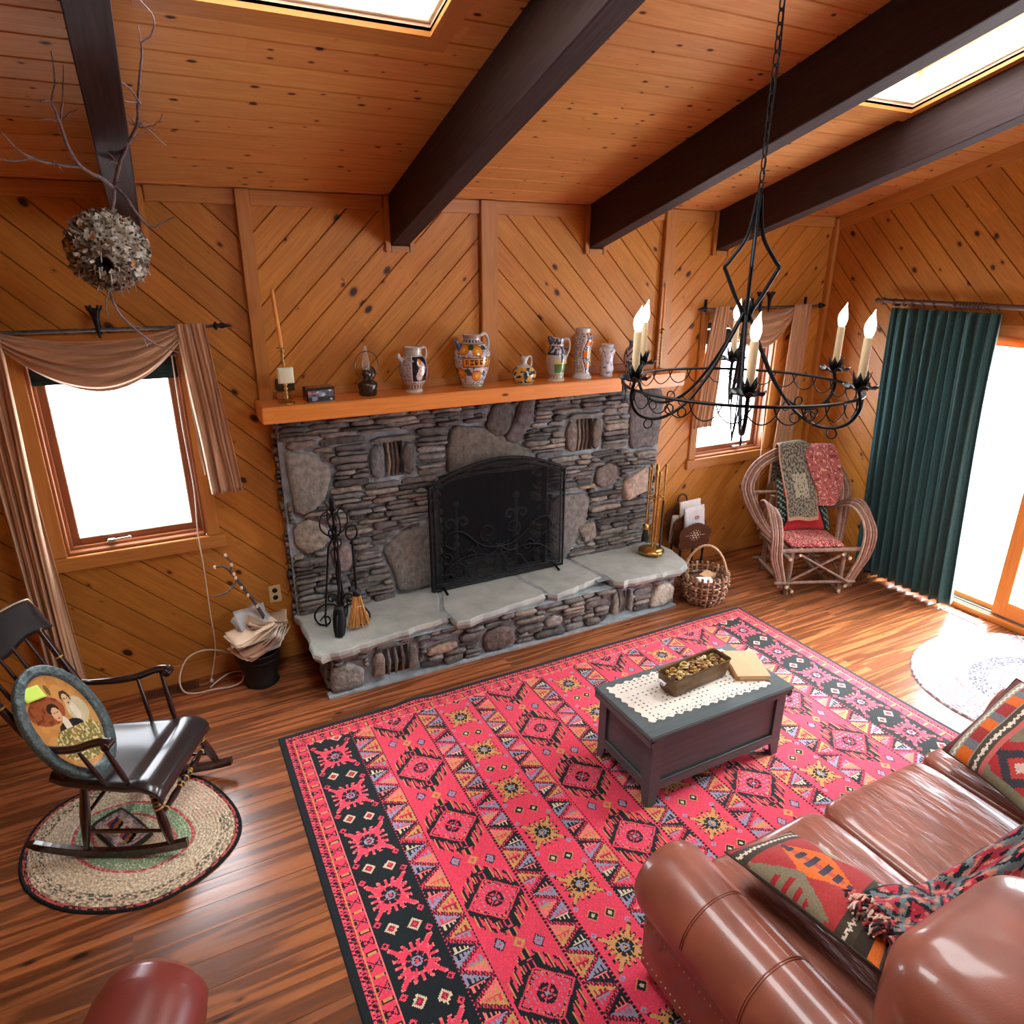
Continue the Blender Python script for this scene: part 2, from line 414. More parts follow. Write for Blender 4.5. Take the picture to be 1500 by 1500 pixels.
def around(x0, x1, z0, z1, hx0, hx1, hz0, hz1):
    return [r for r in (rect(x0, hx0, z0, z1), rect(hx1, x1, z0, z1), rect(hx0, hx1, z0, hz0), rect(hx0, hx1, hz1, z1)) if abs(r[0][0]-r[1][0]) > 1e-4 and abs(r[0][1]-r[2][1]) > 1e-4]
PV = .203/math.sqrt(2); R2 = math.sqrt(2)
W1 = (-.62, .13, .99, 2.16); W2 = (4.09, 4.90, .99, 2.16)
mb = MB(); f3 = lambda x, z, d: (x, WY-d, z)
H0 = CZ+.02
# n = (-dy,dx): for d=(1,-1): n=(1,1)/sqrt2 ; for d=(1,1): n=(-1,1)/sqrt2
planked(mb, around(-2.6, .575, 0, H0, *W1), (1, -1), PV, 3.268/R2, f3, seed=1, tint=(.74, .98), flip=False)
planked(mb, [rect(.575, 2.10, 1.6, H0), rect(.575, 1.62, 0, 1.6)], (1, 1), PV, 1.943/R2, f3, seed=2, tint=(.98, 1.12))
planked(mb, [rect(2.10, 3.62, 1.6, H0), rect(2.57, 3.62, 0, 1.6)], (1, -1), PV, 4.944/R2, f3, seed=3, tint=(.98, 1.12))
planked(mb, around(3.62, WX, 0, H0, *W2), (1, 1), PV, -.979/R2, f3, seed=4, tint=(.95, 1.1))
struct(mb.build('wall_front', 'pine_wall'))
DR = (1.35, 3.45, .03, 2.12)
mb = MB(); r3 = lambda y, z, d: (WX-d, y, z)
YB = -2.6
polys = [rect(DR[1], WY, 0, 2.12), rect(YB, DR[0], 0, 2.12), [(YB, 2.12), (WY, 2.12), (WY, zc(WY)+.02), (YB, zc(YB)+.02)]]
planked(mb, polys, (1, 1), PV, -1.319/R2, r3, seed=5, tint=(.84, 1.05), flip=True)
struct(mb.build('wall_right', 'pine_wall'))
mb = MB(); l3 = lambda y, z, d: (-2.6+d, y, z)
planked(mb, [rect(YB, WY, 0, 2.9)]+[[(YB, 2.9), (WY, 2.9), (WY, zc(WY)+.02), (YB, zc(YB)+.02)]], (1, 1), PV, 0, l3, seed=6)
struct(mb.build('wall_left', 'pine_wall'))
mb = MB(); b3 = lambda x, z, d: (x, YB+d, z)
BW = [(-1.9, .9), (2.0, 4.8)]
polys = [rect(-2.6, WX, 0, 3.2), rect(-2.6, WX, 4.6, zc(YB)+.05), rect(-2.6, 3.2, 3.2, 4.6), rect(5.1, WX, 3.2, 4.6)]
planked(mb, polys, (1, 1), PV, 0, b3, seed=7, flip=True)
struct(mb.build('wall_back', 'pine_wall'))
# ceiling with two roof windows
SK = [(.20, 1.13, 1.42, 2.87), (3.11, 4.035, 1.42, 2.88)]
mb = MB(); c3 = lambda x, y, d: (x, y, zc(y)-d)
polys = [rect(-2.6, WX, YB, 1.42), rect(-2.6, WX, 2.88, WY), rect(-2.6, .20, 1.42, 2.88), rect(1.13, 3.11, 1.42, 2.88), rect(4.035, WX, 1.42, 2.88), rect(.20, 1.13, 2.87, 2.88)]
planked(mb, polys, (1, 0), .146, 3.068, c3, seed=8, tint=(.9, 1.08), g=.0055, gd=.013, flip=True, lens=(2, 4.5))
struct(mb.build('ceiling', 'pine_ceiling'))
NRM = Vector((0, SL, 1)).normalized()
wood('skylight_wood', srgb(244, 226, 200), srgb(232, 206, 172), rough=.5, grain=.4, knots=0)
for i, (x0, x1, y0, y1) in enumerate(SK):
    root = bpy.data.objects.new('window_%d' % (i+3), None); COL.objects.link(root); struct(root)
    mb = MB(); up = Vector((0, 0, .26))
    c = [Vector((x, y, zc(y)-.002)) for x, y in ((x0, y0), (x1, y0), (x1, y1), (x0, y1))]
    for a in range(4):
        p, q = c[a], c[(a+1) % 4]; L = (q-p).length
        mb.add([p, q, q+up, p+up], [(0, 1, 2, 3)], None, [[(0, a*.5), (L, a*.5), (L, a*.5+.26), (0, a*.5+.26)]])
        # inner stop moulding
        n = Vector((0, 0, 1)).cross((q-p).normalized())
        o = n*.018
        mb.tube([p+up*.12+o*.3, q+up*.12+o*.3], .008, 6)
        mb.tube([p+up*.8+o, q+up*.8+o], .02, 4)
    mb.build('light_shaft', 'skylight_wood', root)
    mb = MB()
    w = .085
    for (a0, a1, b0, b1) in ((x0-w, x1+w, y1, y1+w), (x0-w, x1+w, y0-w, y0), (x0-w, x0, y0, y1), (x1, x1+w, y0, y1)):
        vs = [(a0, b0), (a1, b0), (a1, b1), (a0, b1)]
        lo = [Vector((p[0], p[1], zc(p[1])-.02)) for p in vs]; hi = [p+Vector((0, 0, .03)) for p in lo]
        horiz = a1-a0 > b1-b0; off = random.random()*30
        uvq = [[((p[0] if horiz else p[1])+off, (p[1] if horiz else p[0])) for p in vs]]
        mb.add(lo+hi, [(3, 2, 1, 0)], None, [list(reversed(uvq[0]))]); mb.add(lo+hi, [(0, 1, 5, 4), (1, 2, 6, 5), (2, 3, 7, 6), (3, 0, 4, 7)], None)
    mb.build('trim_board', 'pine_trim', root)
    mb = MB(); g = [p+up*.98 for p in c]; mb.add(g, [(0, 1, 2, 3)]); mb.build('pane', 'pane_glass', root)
# floor
mb = MB()
planked(mb, [rect(-2.6, WX, YB, WY)], (1, 0), .132, .03, lambda x, y, d: (x, y, d), g=.0012, gd=.003, seed=9, tint=(.72, 1.12), lens=(1.2, 3.2))
struct(mb.build('floor', 'floor_wood'))
# trims
def board(mb, a, b): return mb.box(a, b, (random.uniform(.94, 1.06),)*3, bevel=.004)
tn = [0]
def trim(boxes, mat='pine_trim'):
    tn[0] += 1; m = MB()
    for a, b in boxes: board(m, a, b)
    return struct(m.build('trim_%d' % tn[0], mat))
for a, b in ((.538, .615), (2.038, 2.16), (3.565, 3.675)): trim([((a, WY, 1.80), (b, WY-.04, 2.985))])
trim([((WX-.045, WY, 0), (WX, WY-.045, 2.97))])
xs = [(-2.6, -.11), (.09, .538), (.615, 1.38), (1.585, 2.038), (2.16, 2.855), (3.05, 3.565), (3.675, 4.05), (4.25, WX-.045)]
for a, b in xs: trim([((a, WY, 2.905), (b, WY-.02, 2.985))])
trim([((.615, WY, 1.81), (2.038, WY-.02, 1.862))]); trim([((2.16, WY, 1.81), (3.565, WY-.02, 1.862))])
def slopetrim(name, x0, x1, y0, y1, h):
    m = MB(); vs = []
    for x in (x0, x1):
        for y in (y0, y1):
            vs += [(x, y, zc(y)-.001), (x, y, zc(y)-h)]
    off = 3; L = y1-y0
    u4 = [(y0, 0), (y0, h), (y1, h), (y1, 0)]
    m.add(vs, [(0, 1, 3, 2), (4, 6, 7, 5), (1, 5, 7, 3), (0, 4, 5, 1)], None, [u4, [(y0, 0), (y1, 0), (y1, h), (y0, h)], [(y0, .3), (y0, .32), (y1, .32), (y1, .3)], [(0, 0), (.02, 0), (.02, h), (0, h)]])
    return struct(m.build(name, 'pine_trim'))
slopetrim('trim_30', WX-.02, WX, YB, WY-.02, .11)
# baseboards
for nm, a, b in (('baseboard_front_left', (-2.6, WY, 0), (.66, WY-.018, .13)), ('baseboard_front_right', (3.6, WY, 0), (WX-.045, WY-.018, .11)), ('baseboard_right', (WX, DR[1]+.09, 0), (WX-.018, WY-.045, .11)), ('baseboard_left', (-2.6, YB, 0), (-2.582, WY, .12))):
    m = MB(); board(m, a, b); struct(m.build(nm, 'pine_trim'))
# beams with their pine cradles
for i, (x0, x1, where) in enumerate(((-.075, .048, 'above the hanging nest, leftmost of the four'), (1.425, 1.545, 'over the left half of the mantel, second from the left'), (2.895, 3.01, 'behind the chandelier chain, third from the left'), (4.09, 4.21, 'right of the roof window, rightmost of the four'))):
    m = MB(); t = -.285
    ys = [WY-.002, YB+.01]
    vs = []
    for y in ys:
        vs += [(x0, y, zc(y)+.004), (x1, y, zc(y)+.004), (x1, y, zc(y)+t), (x0, y, zc(y)+t)]
    L = ys[0]-ys[1]
    fs = [(3, 2, 6, 7), (0, 3, 7, 4), (2, 1, 5, 6), (0, 1, 2, 3), (7, 6, 5, 4)]
    uv = lambda h, o: [(0, o), (0, o+h), (L, o+h), (L, o)]
    m.add(vs, fs, None, [[(0, 9), (0, 9.12), (L, 9.12), (L, 9)], [(0, 5.3), (0, 5), (L, 5), (L, 5.3)], [(0, 3), (0, 3.3), (L, 3.3), (L, 3)], [(0, 0), (.1, 0), (.1, .3), (0, .3)], [(0, 0), (.1, 0), (.1, .3), (0, .3)]])
    tag(m.build('ceiling_beam', 'beam_wood', mods=[('bev', .006, 2)]), 'dark stained ceiling beam '+where, 'beam', 'dark beams under the sloping ceiling')
    zb = 2.70; boxes = [((x0-.035, WY, zb-.035), (x0-.001, WY-.03, 2.985)), ((x1+.001, WY, zb-.035), (x1+.035, WY-.03, 2.975)), ((x0-.001, WY, zb-.035), (x1+.001, WY-.026, zb-.001))]
    trim(boxes)
# ------------------------------------------------------------------ windows
def frame_rect(mb, x0, x1, z0, z1, w, y0, y1, depthaxis='y'):
    for a, b in (((x0, y0, z0), (x0+w, y1, z1)), ((x1-w, y0, z0), (x1, y1, z1)), ((x0+w, y0, z0), (x1-w, y1, z0+w)), ((x0+w, y0, z1-w), (x1-w, y1, z1))): board(mb, a, b)
def window(name, x0, x1, z0, z1):
    root = bpy.data.objects.new(name, None); COL.objects.link(root); struct(root)
    m = MB(); w = .075
    board(m, (x0-w, WY-.02, z0), (x0, WY+.005, z1+w)); board(m, (x1, WY-.02, z0), (x1+w, WY+.005, z1+w)); board(m, (x0, WY-.02, z1), (x1, WY+.005, z1+w))
    m.build('casing', 'pine_trim', root)
    m = MB(); board(m, (x0-w-.02, WY-.03, z0-.085), (x1+w+.03, WY+.005, z0-.002)); m.build('apron', 'pine_trim', root)
    m = MB()
    board(m, (x0, WY, z0), (x0+.015, WY+.16, z1)); board(m, (x1-.015, WY, z0), (x1, WY+.16, z1)); board(m, (x0, WY, z0-.0), (x1, WY+.16, z0+.015)); board(m, (x0, WY, z1-.015), (x1, WY+.16, z1))
    frame_rect(m, x0+.012, x1-.012, z0+.012, z1-.012, .018, WY+.05, WY+.08)
    m.build('jamb', 'window_wood', root)
    m = MB(); frame_rect(m, x0+.02, x1-.02, z0+.02, z1-.02, .05, WY+.085, WY+.125); m.build('sash', 'window_wood', root)
    m = MB(); frame_rect(m, x0+.066, x1-.066, z0+.066, z1-.066, .007, WY+.083, WY+.10); m.build('glazing_bead', 'white_paint', root)
    m = MB(); m.add([(x0+.06, WY+.105, z0+.06), (x1-.06, WY+.105, z0+.06), (x1-.06, WY+.105, z1-.06), (x0+.06, WY+.105, z1-.06)], [(0, 1, 2, 3)]); m.build('pane', 'pane_glass', root)
    m = MB(); hx = x0+.22 if x0 < 1 else x1-.30; y = WY+.045
    m.box((hx-.01, y-.02, z0+.03), (hx+.03, y+.03, z0+.05), bevel=.004); m.tube([(hx, y-.02, z0+.052), (hx+.02, y-.04, z0+.058), (hx+.11, y-.035, z0+.06)], [.009, .006, .006], 8); m.sphere((hx+.11, y-.035, z0+.06), .01)
    m.build('crank_handle', 'aluminium', root)
    return root
window('window_1', *W1); window('window_2', *W2)
def plainwin(name, fn, u0, u1, v0, v1, nu):
    root = bpy.data.objects.new(name, None); COL.objects.link(root); struct(root)
    m = MB(); w = .07
    def bx(a, b, c, d):
        P = [fn(x, y, z) for x in (a, b) for y in (-.03, .12) for z in (c, d)]
        lo = [min(p[i] for p in P) for i in range(3)]; hi = [max(p[i] for p in P) for i in range(3)]; board(m, lo, hi)
    bx(u0, u0+w, v0, v1); bx(u1-w, u1, v0, v1); bx(u0+w, u1-w, v0, v0+w); bx(u0+w, u1-w, v1-w, v1)
    for i in range(1, nu): c = lerp(u0, u1, i/nu); bx(c-w/2, c+w/2, v0+w, v1-w)
    m.build('frame', 'window_wood', root)
#plainwin('window_5', lambda u, d, v: (-2.6-d, u, v), 1.2, 3.2, .9, 2.2, 2)
#plainwin('window_6', lambda u, d, v: (u, YB-d, v), -1.9, .9, 1.0, 4.6, 2)
plainwin('window_5', lambda u, d, v: (u, YB-d, v), 3.2, 5.1, 3.2, 4.6, 2)  # unseen window, added and placed so that daylight reaches the front wall
# sliding door on the right wall
root = bpy.data.objects.new('door_1', None); COL.objects.link(root); struct(root)
m = MB(); w = .085; y0, y1, z0, z1 = DR
board(m, (WX-.02, y0-w, 0), (WX+.01, y0, z1+w)); board(m, (WX-.02, y1, 0), (WX+.01, y1+w, z1+w)); board(m, (WX-.02, y0, z1), (WX+.01, y1, z1+w)); m.build('casing', 'pine_trim', root)
m = MB(); board(m, (WX, y0, z1-.03), (WX+.16, y1, z1)); board(m, (WX, y0, 0), (WX+.16, y0+.02, z1)); board(m, (WX, y1-.02, 0), (WX+.16, y1, z1)); m.build('jamb', 'mantel_wood', root)
m = MB(); board(m, (WX-.005, y0, 0), (WX+.028, y1, .045)); m.build('threshold', 'mantel_wood', root)
m = MB(); m.box((WX+.028, y0, 0), (WX+.15, y1, .05)); m.box((WX+.05, y0, .05), (WX+.058, y1, .062)); m.box((WX+.098, y0, .05), (WX+.106, y1, .062)); m.build('track', 'aluminium', root)
def panel(x, a, b, mat, nm):
    m = MB(); z0_, z1_ = .062, z1-.03; w = .10
    for p, q in (((x, a, z0_), (x+.04, a+w, z1_)), ((x, b-w, z0_), (x+.04, b, z1_)), ((x, a+w, z0_), (x+.04, b-w, z0_+.12)), ((x, a+w, z1_-w), (x+.04, b-w, z1_))): board(m, p, q)
    pn = m.build(nm, mat, root)
    m = MB(); m.add([(x+.02, a+w, z0_+.1), (x+.02, b-w, z0_+.1), (x+.02, b-w, z1_-w), (x+.02, a+w, z1_-w)], [(0, 1, 2, 3)]); m.build('pane', 'pane_glass', pn)
    return pn
panel(WX+.035, 1.37, 2.49, 'mantel_wood', 'sliding_panel')
m = MB(); z0_, z1_ = .062, z1-.03; x = WX+.09; a, b = 2.40, 3.43
for p, q in (((x, a, z0_), (x+.04, a+.05, z1_)), ((x, b-.05, z0_), (x+.04, b, z1_)), ((x, a, z0_), (x+.04, b, z0_+.035)), ((x, a, z1_-.05), (x+.04, b, z1_))): board(m, p, q)
m.build('fixed_panel', 'mantel_wood', root)
# snowy ground outside
m = MB(); m.add([(-40, -40, -.35), (40, -40, -.35), (40, 40, -.35), (-40, 40, -.35)], [(0, 1, 2, 3)])
M('snow', (.85, .87, .9), rough=.9, var=.03, ns=.3)
struct(m.build('snow_ground', 'snow'))
# ------------------------------------------------------------------ stone fireplace
STP = [srgb(*c) for c in ((112, 104, 98), (92, 86, 84), (124, 112, 102), (100, 94, 96), (82, 76, 74), (132, 118, 106), (108, 96, 92), (118, 114, 112), (96, 88, 80), (104, 92, 90))]
WARM = [srgb(*c) for c in ((136, 118, 100), (132, 116, 104), (124, 106, 94))]
rs = random.Random(11)
def stone(mb, poly, to3, d, col=None, dome=.78, jit=.004):
    """one rubble stone grown out of the mortar from a flat outline"""
    col = col or rs.choice(STP if rs.random() < .88 else WARM)
    k = rs.uniform(.95, 1.5); g_ = sum(col)/3; col = tuple(min(1, (c*.72+g_*.29)*k*q) for c, q in zip(col, (.96, 1.0, .97)))
    # densify and round the outline
    P = [Vector((p[0], p[1])) for p in poly]; n = len(P); Q = []
    for i in range(n):
        a, b = P[i], P[(i+1) % n]; L = (b-a).length; m = max(1, int(L/.05))
        for j in range(m): Q.append(a.lerp(b, (j+.5)/m) if m == 1 else a.lerp(b, .14+.72*j/(m-1)))
    Q = [q+Vector((rs.uniform(-jit, jit), rs.uniform(-jit, jit))) for q in Q]; c = sum(Q, Vector((0, 0)))/len(Q); m = len(Q)
    ext = min(max(q.x for q in Q)-min(q.x for q in Q), max(q.y for q in Q)-min(q.y for q in Q))
    rings = [(0, -.01), (0, .7), (.035, .92), (.13, 1.0)]
    vs = []; sd = rs.random()*50; tx, tz = rs.uniform(-.25, .25), rs.uniform(-.35, .15)
    for ins, h in rings:
        for q in Q:
            v = (c-q); L = max(v.length, 1e-5); q2 = q+v/L*min(L*.6, ins*ext*1.4)
            dep = d*h + nz(q2.x*9+sd, q2.y*14)*.010*h + ((q2.x-c.x)*tx+(q2.y-c.y)*tz)*.25*h
            vs.append(to3(q2.x, q2.y, dep))
    vs.append(to3(c.x, c.y, d*1.02))
    fs = []
    for r in range(len(rings)-1):
        for i in range(m):
            j = (i+1) % m; fs.append((r*m+i, r*m+j, (r+1)*m+j, (r+1)*m+i))
    t = (len(rings)-1)*m
    for i in range(m): fs.append((t+i, t+(i+1) % m, len(vs)-1))
    mb.add(vs, fs, col, None, True)
def spans(poly, v0, v1):
    xs = []
    for k in range(5):
        v = lerp(v0, v1, k/4)
        for i in range(len(poly)):
            p, q = poly[i], poly[(i+1) % len(poly)]
            if (p[1]-v)*(q[1]-v) <= 0 and p[1] != q[1]: xs.append(p[0]+(q[0]-p[0])*(v-p[1])/(q[1]-p[1]))
    return (min(xs)-.012, max(xs)+.012) if xs else None
def masonry(mb, to3, u0, u1, v0, v1, blocked, hr=(.03, .062), lr=(.09, .34), d=(.022, .055)):
    v = v0
    while v < v1-.015:
        h = min(rs.uniform(*hr), v1-v)
        if v1-(v+h) < .02: h = v1-v
        bl = sorted(s for s in (spans(b, v+.004, v+h-.004) for b in blocked) if s)
        free = []; x = u0
        for a, b in bl:
            if a > x: free.append((x, min(a, u1)))
            x = max(x, b)
        if x < u1: free.append((x, u1))
        for a, b in free:
            x = a
            while b-x > .03:
                L = rs.uniform(*lr)*(1 if h > .04 else .85)
                if b-x-L < .07: L = b-x
                sub = rs.random() < .16 and h > .05
                gp = .0045
                for (y0, y1) in (((v, v+h*.5), (v+h*.5, v+h)) if sub else ((v, v+h),)):
                    hh = y1-y0; s = rs.uniform(-.18, .18)*hh
                    e = rs.uniform(.05, .28)*hh; e2 = rs.uniform(.05, .28)*hh
                    xa, xb, ya, yb = x+gp, x+L-gp, y0+gp*.5, y1-gp*.6
                    if xb-xa < .02: continue
                    pl = [(xa+e, ya+max(0, s)), (xb-e2, ya-min(0, s)*.5), (xb, (ya+yb)/2+rs.uniform(-.2, .2)*hh), (xb-e*.6, yb-max(0, -s)*.3), (xa+e2*.7, yb-max(0, s)*.3), (xa, (ya+yb)/2+rs.uniform(-.2, .2)*hh)]
                    stone(mb, pl, to3, rs.uniform(*d))
                x += L
        v += h
FY, SZ = 4.345, .345
face = lambda u, v, d: (u, FY-d, v)
bigs = [([(.63, 1.50), (.80, 1.455), (.925, 1.35), (.90, 1.26), (.845, 1.13), (.76, 1.08), (.665, 1.06), (.645, 1.3)], (126, 118, 110)),
        ([(.64, .97), (.70, 1.03), (.78, 1.01), (.86, .93), (.86, .86), (.80, .80), (.70, .79), (.635, .85)], (138, 124, 110)),
        ([(1.72, 1.34), (1.76, 1.54), (1.98, 1.515), (2.2, 1.42), (2.43, 1.24), (2.40, 1.20), (1.72, 1.20)], (98, 88, 80)),
        ([(1.215, .72), (1.40, .84), (1.60, .91), (1.61, .37), (1.31, .365), (1.28, .55)], (116, 106, 98)),
        ([(3.285, 1.665), (3.55, 1.68), (3.605, 1.60), (3.60, 1.42), (3.575, 1.19), (3.30, 1.20)], (100, 92, 92)),
        ([(2.56, .87), (2.68, .90), (2.90, .88), (2.935, .80), (2.90, .62), (2.80, .46), (2.72, .36), (2.56, .36)], (118, 108, 102)),
        ([(3.25, .93), (3.34, .97), (3.52, 1.03), (3.54, .82), (3.27, .76)], (172, 142, 122)),
        ([(2.99, 1.08), (3.09, 1.11), (3.20, 1.06), (3.21, .97), (3.12, .90), (3.0, .92), (2.97, 1.0)], (106, 92, 84)),
        ([(.86, .78), (.99, .81), (1.01, .70), (.97, .60), (.88, .62)], (146, 122, 118)),
        ([(2.08, 1.66), (2.20, 1.68), (2.26, 1.55), (2.20, 1.44), (2.10, 1.42), (2.02, 1.50)], (86, 76, 72)),
        ([(2.30, 1.68), (2.42, 1.69), (2.40, 1.52), (2.28, 1.36), (2.16, 1.40), (2.24, 1.52)], (80, 72, 72)),
        ([(2.82, .60), (2.99, .63), (3.02, .50), (2.90, .45)], (124, 108, 96))]
niches = [(1.175, 1.485, 1.235, 1.475, ((1.178, 1.275, (92, 90, 96)), (1.40, 1.483, (100, 90, 84)))), (2.695, 3.02, 1.235, 1.485, ((2.70, 2.79, (112, 98, 90)), (2.93, 3.01, (112, 98, 86))))]
FB = (1.66, 2.53, SZ-.02, 1.19)      # firebox opening
root = thing('stone_fireplace', 'grey rubble stone fireplace with raised slate hearth under the pine mantel', 'fireplace', (2.1, 4.1, 0))
root.location = (0, 0, 0)
def base_mesh(mb, to3, u0, u1, v0, v1, holes):
    us = sorted({u0, u1, *[h[0] for h in holes], *[h[1] for h in holes]}); vs_ = sorted({v0, v1, *[h[2] for h in holes], *[h[3] for h in holes]})
    for i in range(len(us)-1):
        for j in range(len(vs_)-1):
            a, b, c, d = us[i], us[i+1], vs_[j], vs_[j+1]; m = ((a+b)/2, (c+d)/2)
            if any(h[0] < m[0] < h[1] and h[2] < m[1] < h[3] for h in holes): continue
            nu, nv = max(1, int((b-a)/.04)), max(1, int((d-c)/.04))
            mb.grid(lambda s, t: to3(lerp(a, b, s), lerp(c, d, t), .010+nz(lerp(a, b, s)*11, lerp(c, d, t)*17)*.022), nu, nv)
m = MB(); hol = [FB]+[(n[0]+.095, n[1]-.08, n[2], n[3]) for n in niches]
base_mesh(m, face, .605, 3.60, .30, 1.71, hol)
for sx, x in ((-1, .605), (1, 3.60)):
    m.grid(lambda s, t: (x+nz(s*3, t*20, 4)*.01, lerp(FY+.0, WY+.01, s), lerp(.30, 1.71, t)), 3, 36)
for n in niches:
    a, b, c, d = n[0]+.095, n[1]-.08, n[2], n[3]
    m.box((a, FY+.07, c), (b, FY+.08, d)); m.box((a-.01, FY-.015, c), (a, FY+.08, d)); m.box((b, FY-.015, c), (b+.01, FY+.08, d)); m.box((a, FY-.015, d), (b, FY+.08, d+.01)); m.box((a, FY-.015, c-.01), (b, FY+.08, c))
m.build('mortar', 'mortar', root)
m = MB()
for p, c in bigs: stone(m, p, face, rs.uniform(.04, .06), srgb(*c), jit=.006)
arch = [(FB[0]-.01, FB[2]), (FB[1]+.01, FB[2]), (FB[1]+.01, FB[3]+.02), (FB[0]-.01, FB[3]+.02)]
blk = [b[0] for b in bigs]+[rect(n[0], n[1], n[2]-.005, n[3]+.05) for n in niches]+[arch]
masonry(m, face, .612, 3.592, .33, 1.705, blk, hr=(.026, .058), lr=(.10, .36), d=(.025, .068))
for n in niches:
    for a, b, c in n[4]: stone(m, [(a, n[2]+.01), (b-.01, n[2]), (b, n[3]-.05), (b-.02, n[3]), (a+.015, n[3]-.01), (a-.004, n[3]-.08)], face, .055, srgb(*c))
    stone(m, [(n[0]-.01, n[3]+.005), (n[1], n[3]+.012), (n[1]+.01, n[3]+.045), (n[0]+.02, n[3]+.045)], face, .06, srgb(104, 98, 94))
    a, b = n[0]+.105, n[1]-.09
    for k in range(3):
        x = lerp(a+.012, b-.012, (k+.5)/3)
        m.tube([(x-.003, FY+.005, n[2]), (x+.006, FY-.004, n[2]+.1), (x-.004, FY, n[3])], [.011, .014, .010], 7, srgb(*((140, 122, 96), (96, 86, 82), (110, 96, 84))[k]))
# side returns
sideL = lambda u, v, d: (.605-d, u, v)
masonry(m, sideL, FY, WY, .33, 1.70, [], hr=(.04, .09), lr=(.05, .09), d=(.008, .028))
sideR = lambda u, v, d: (3.60+d, u, v)
masonry(m, sideR, FY, WY, .33, 1.70, [], hr=(.04, .09), lr=(.05, .09), d=(.004, .016))
# jamb and lintel stones inside the firebox opening
for sx, x in ((1, FB[0]), (-1, FB[1])):
    fj = (lambda u, v, d: (x+d, u, v)) if sx > 0 else (lambda u, v, d: (x-d, u, v))
    masonry(m, fj, FY+.01, FY+.16, .34, 1.15, [], hr=(.05, .09), lr=(.12, .2), d=(.02, .045))
stone(m, [(FB[0]-.02, 1.125), (2.0, 1.15), (FB[1]+.02, 1.14), (FB[1]+.04, 1.20), (FB[0]-.04, 1.20)], lambda u, v, d: (u, FY+.05-d, v), .06, srgb(104, 92, 82))
m.build('chimney_face', 'stone', root)
m = MB(); a, b, c, d = FB; Y0, Y1 = FY-.03, FY+.50
P = [(a-.006, Y0), (b+.006, Y0), (b-.16, Y1), (a+.16, Y1)]
m.add([(p[0], p[1], c) for p in P]+[(p[0], p[1], d) for p in P], [(0, 1, 2, 3), (7, 6, 5, 4), (0, 3, 7, 4), (2, 1, 5, 6), (3, 2, 6, 7)])
m.build('firebox', 'soot', root)
# raised hearth: rubble base
base = lambda u, v, d: (u, 3.835-d, v)
lown = [(.95, 1.265, .045, .235, ((.955, 1.035, (128, 108, 96)), (1.19, 1.26, (112, 100, 92)))), (2.82, 3.03, .05, .235, ((2.825, 2.885, (128, 116, 104)), (2.975, 3.025, (120, 112, 106))))]
m = MB(); hol = [(n[0]+.08, n[1]-.06, n[2], n[3]) for n in lown]
base_mesh(m, base, .70, 3.46, 0, .29, hol)
for x, s in ((.70, -1), (3.46, 1)): m.grid(lambda u, v: (x, lerp(3.835, WY, u), lerp(0, .29, v)), 8, 4)
for n in lown:
    a, b, c, d = n[0]+.08, n[1]-.06, n[2], n[3]; m.box((a, 3.92, c), (b, 3.93, d)); m.box((a-.01, 3.82, c), (a, 3.93, d)); m.box((b, 3.82, c), (b+.01, 3.93, d)); m.box((a, 3.82, d), (b, 3.93, d+.01))
m.box((.66, 3.77, 0), (3.45, 3.84, .014)); m.grid(lambda u, v: (lerp(.66, 3.45, u), lerp(3.80, WY, v), .285), 20, 6)
m.build('mortar', 'mortar', root)
m = MB()
lb = [([(.685, .03), (.80, .02), (.90, .05), (.895, .15), (.80, .22), (.70, .20)], (118, 112, 106)), ([(3.20, .03), (3.36, .02), (3.43, .07), (3.44, .17), (3.36, .225), (3.25, .20)], (166, 152, 136)),
      ([(1.78, .02), (1.90, .015), (2.00, .06), (1.99, .16), (1.90, .205), (1.78, .18), (1.72, .10)], (112, 90, 84)), ([(1.32, .11), (1.52, .12), (1.56, .165), (1.40, .18), (1.32, .15)], (148, 118, 98)), ([(2.24, .10), (2.38, .09), (2.40, .15), (2.30, .18), (2.24, .15)], (140, 126, 118))]
for p, c in lb: stone(m, p, base, .055, srgb(*c), jit=.005)
masonry(m, base, .71, 3.45, .016, .285, [b[0] for b in lb]+[rect(n[0], n[1], n[2], n[3]+.01) for n in lown], hr=(.03, .062), lr=(.08, .28), d=(.025, .065))
for n in lown:
    for a, b, c in n[4]: stone(m, [(a, n[2]), (b, n[2]), (b+.003, n[3]-.03), (b-.02, n[3]), (a+.02, n[3])], base, .055, srgb(*c))
    a, b = n[0]+.085, n[1]-.065
    for k in range(3):
        x = lerp(a+.01, b-.01, (k+.5)/3); m.tube([(x, 3.83, n[2]-.01), (x+.005, 3.815, n[2]+.09), (x-.003, 3.83, n[3])], [.010, .013, .009], 7, srgb(120, 112, 106))
masonry(m, lambda u, v, d: (.70-d, u, v), 3.84, WY-.01, .016, .285, [], hr=(.05, .09), lr=(.08, .2), d=(.015, .035))
masonry(m, lambda u, v, d: (3.455+d, u, v), 3.84, WY-.01, .016, .285, [], hr=(.05, .09), lr=(.08, .2), d=(.015, .035))
m.build('hearth_base', 'stone', root)
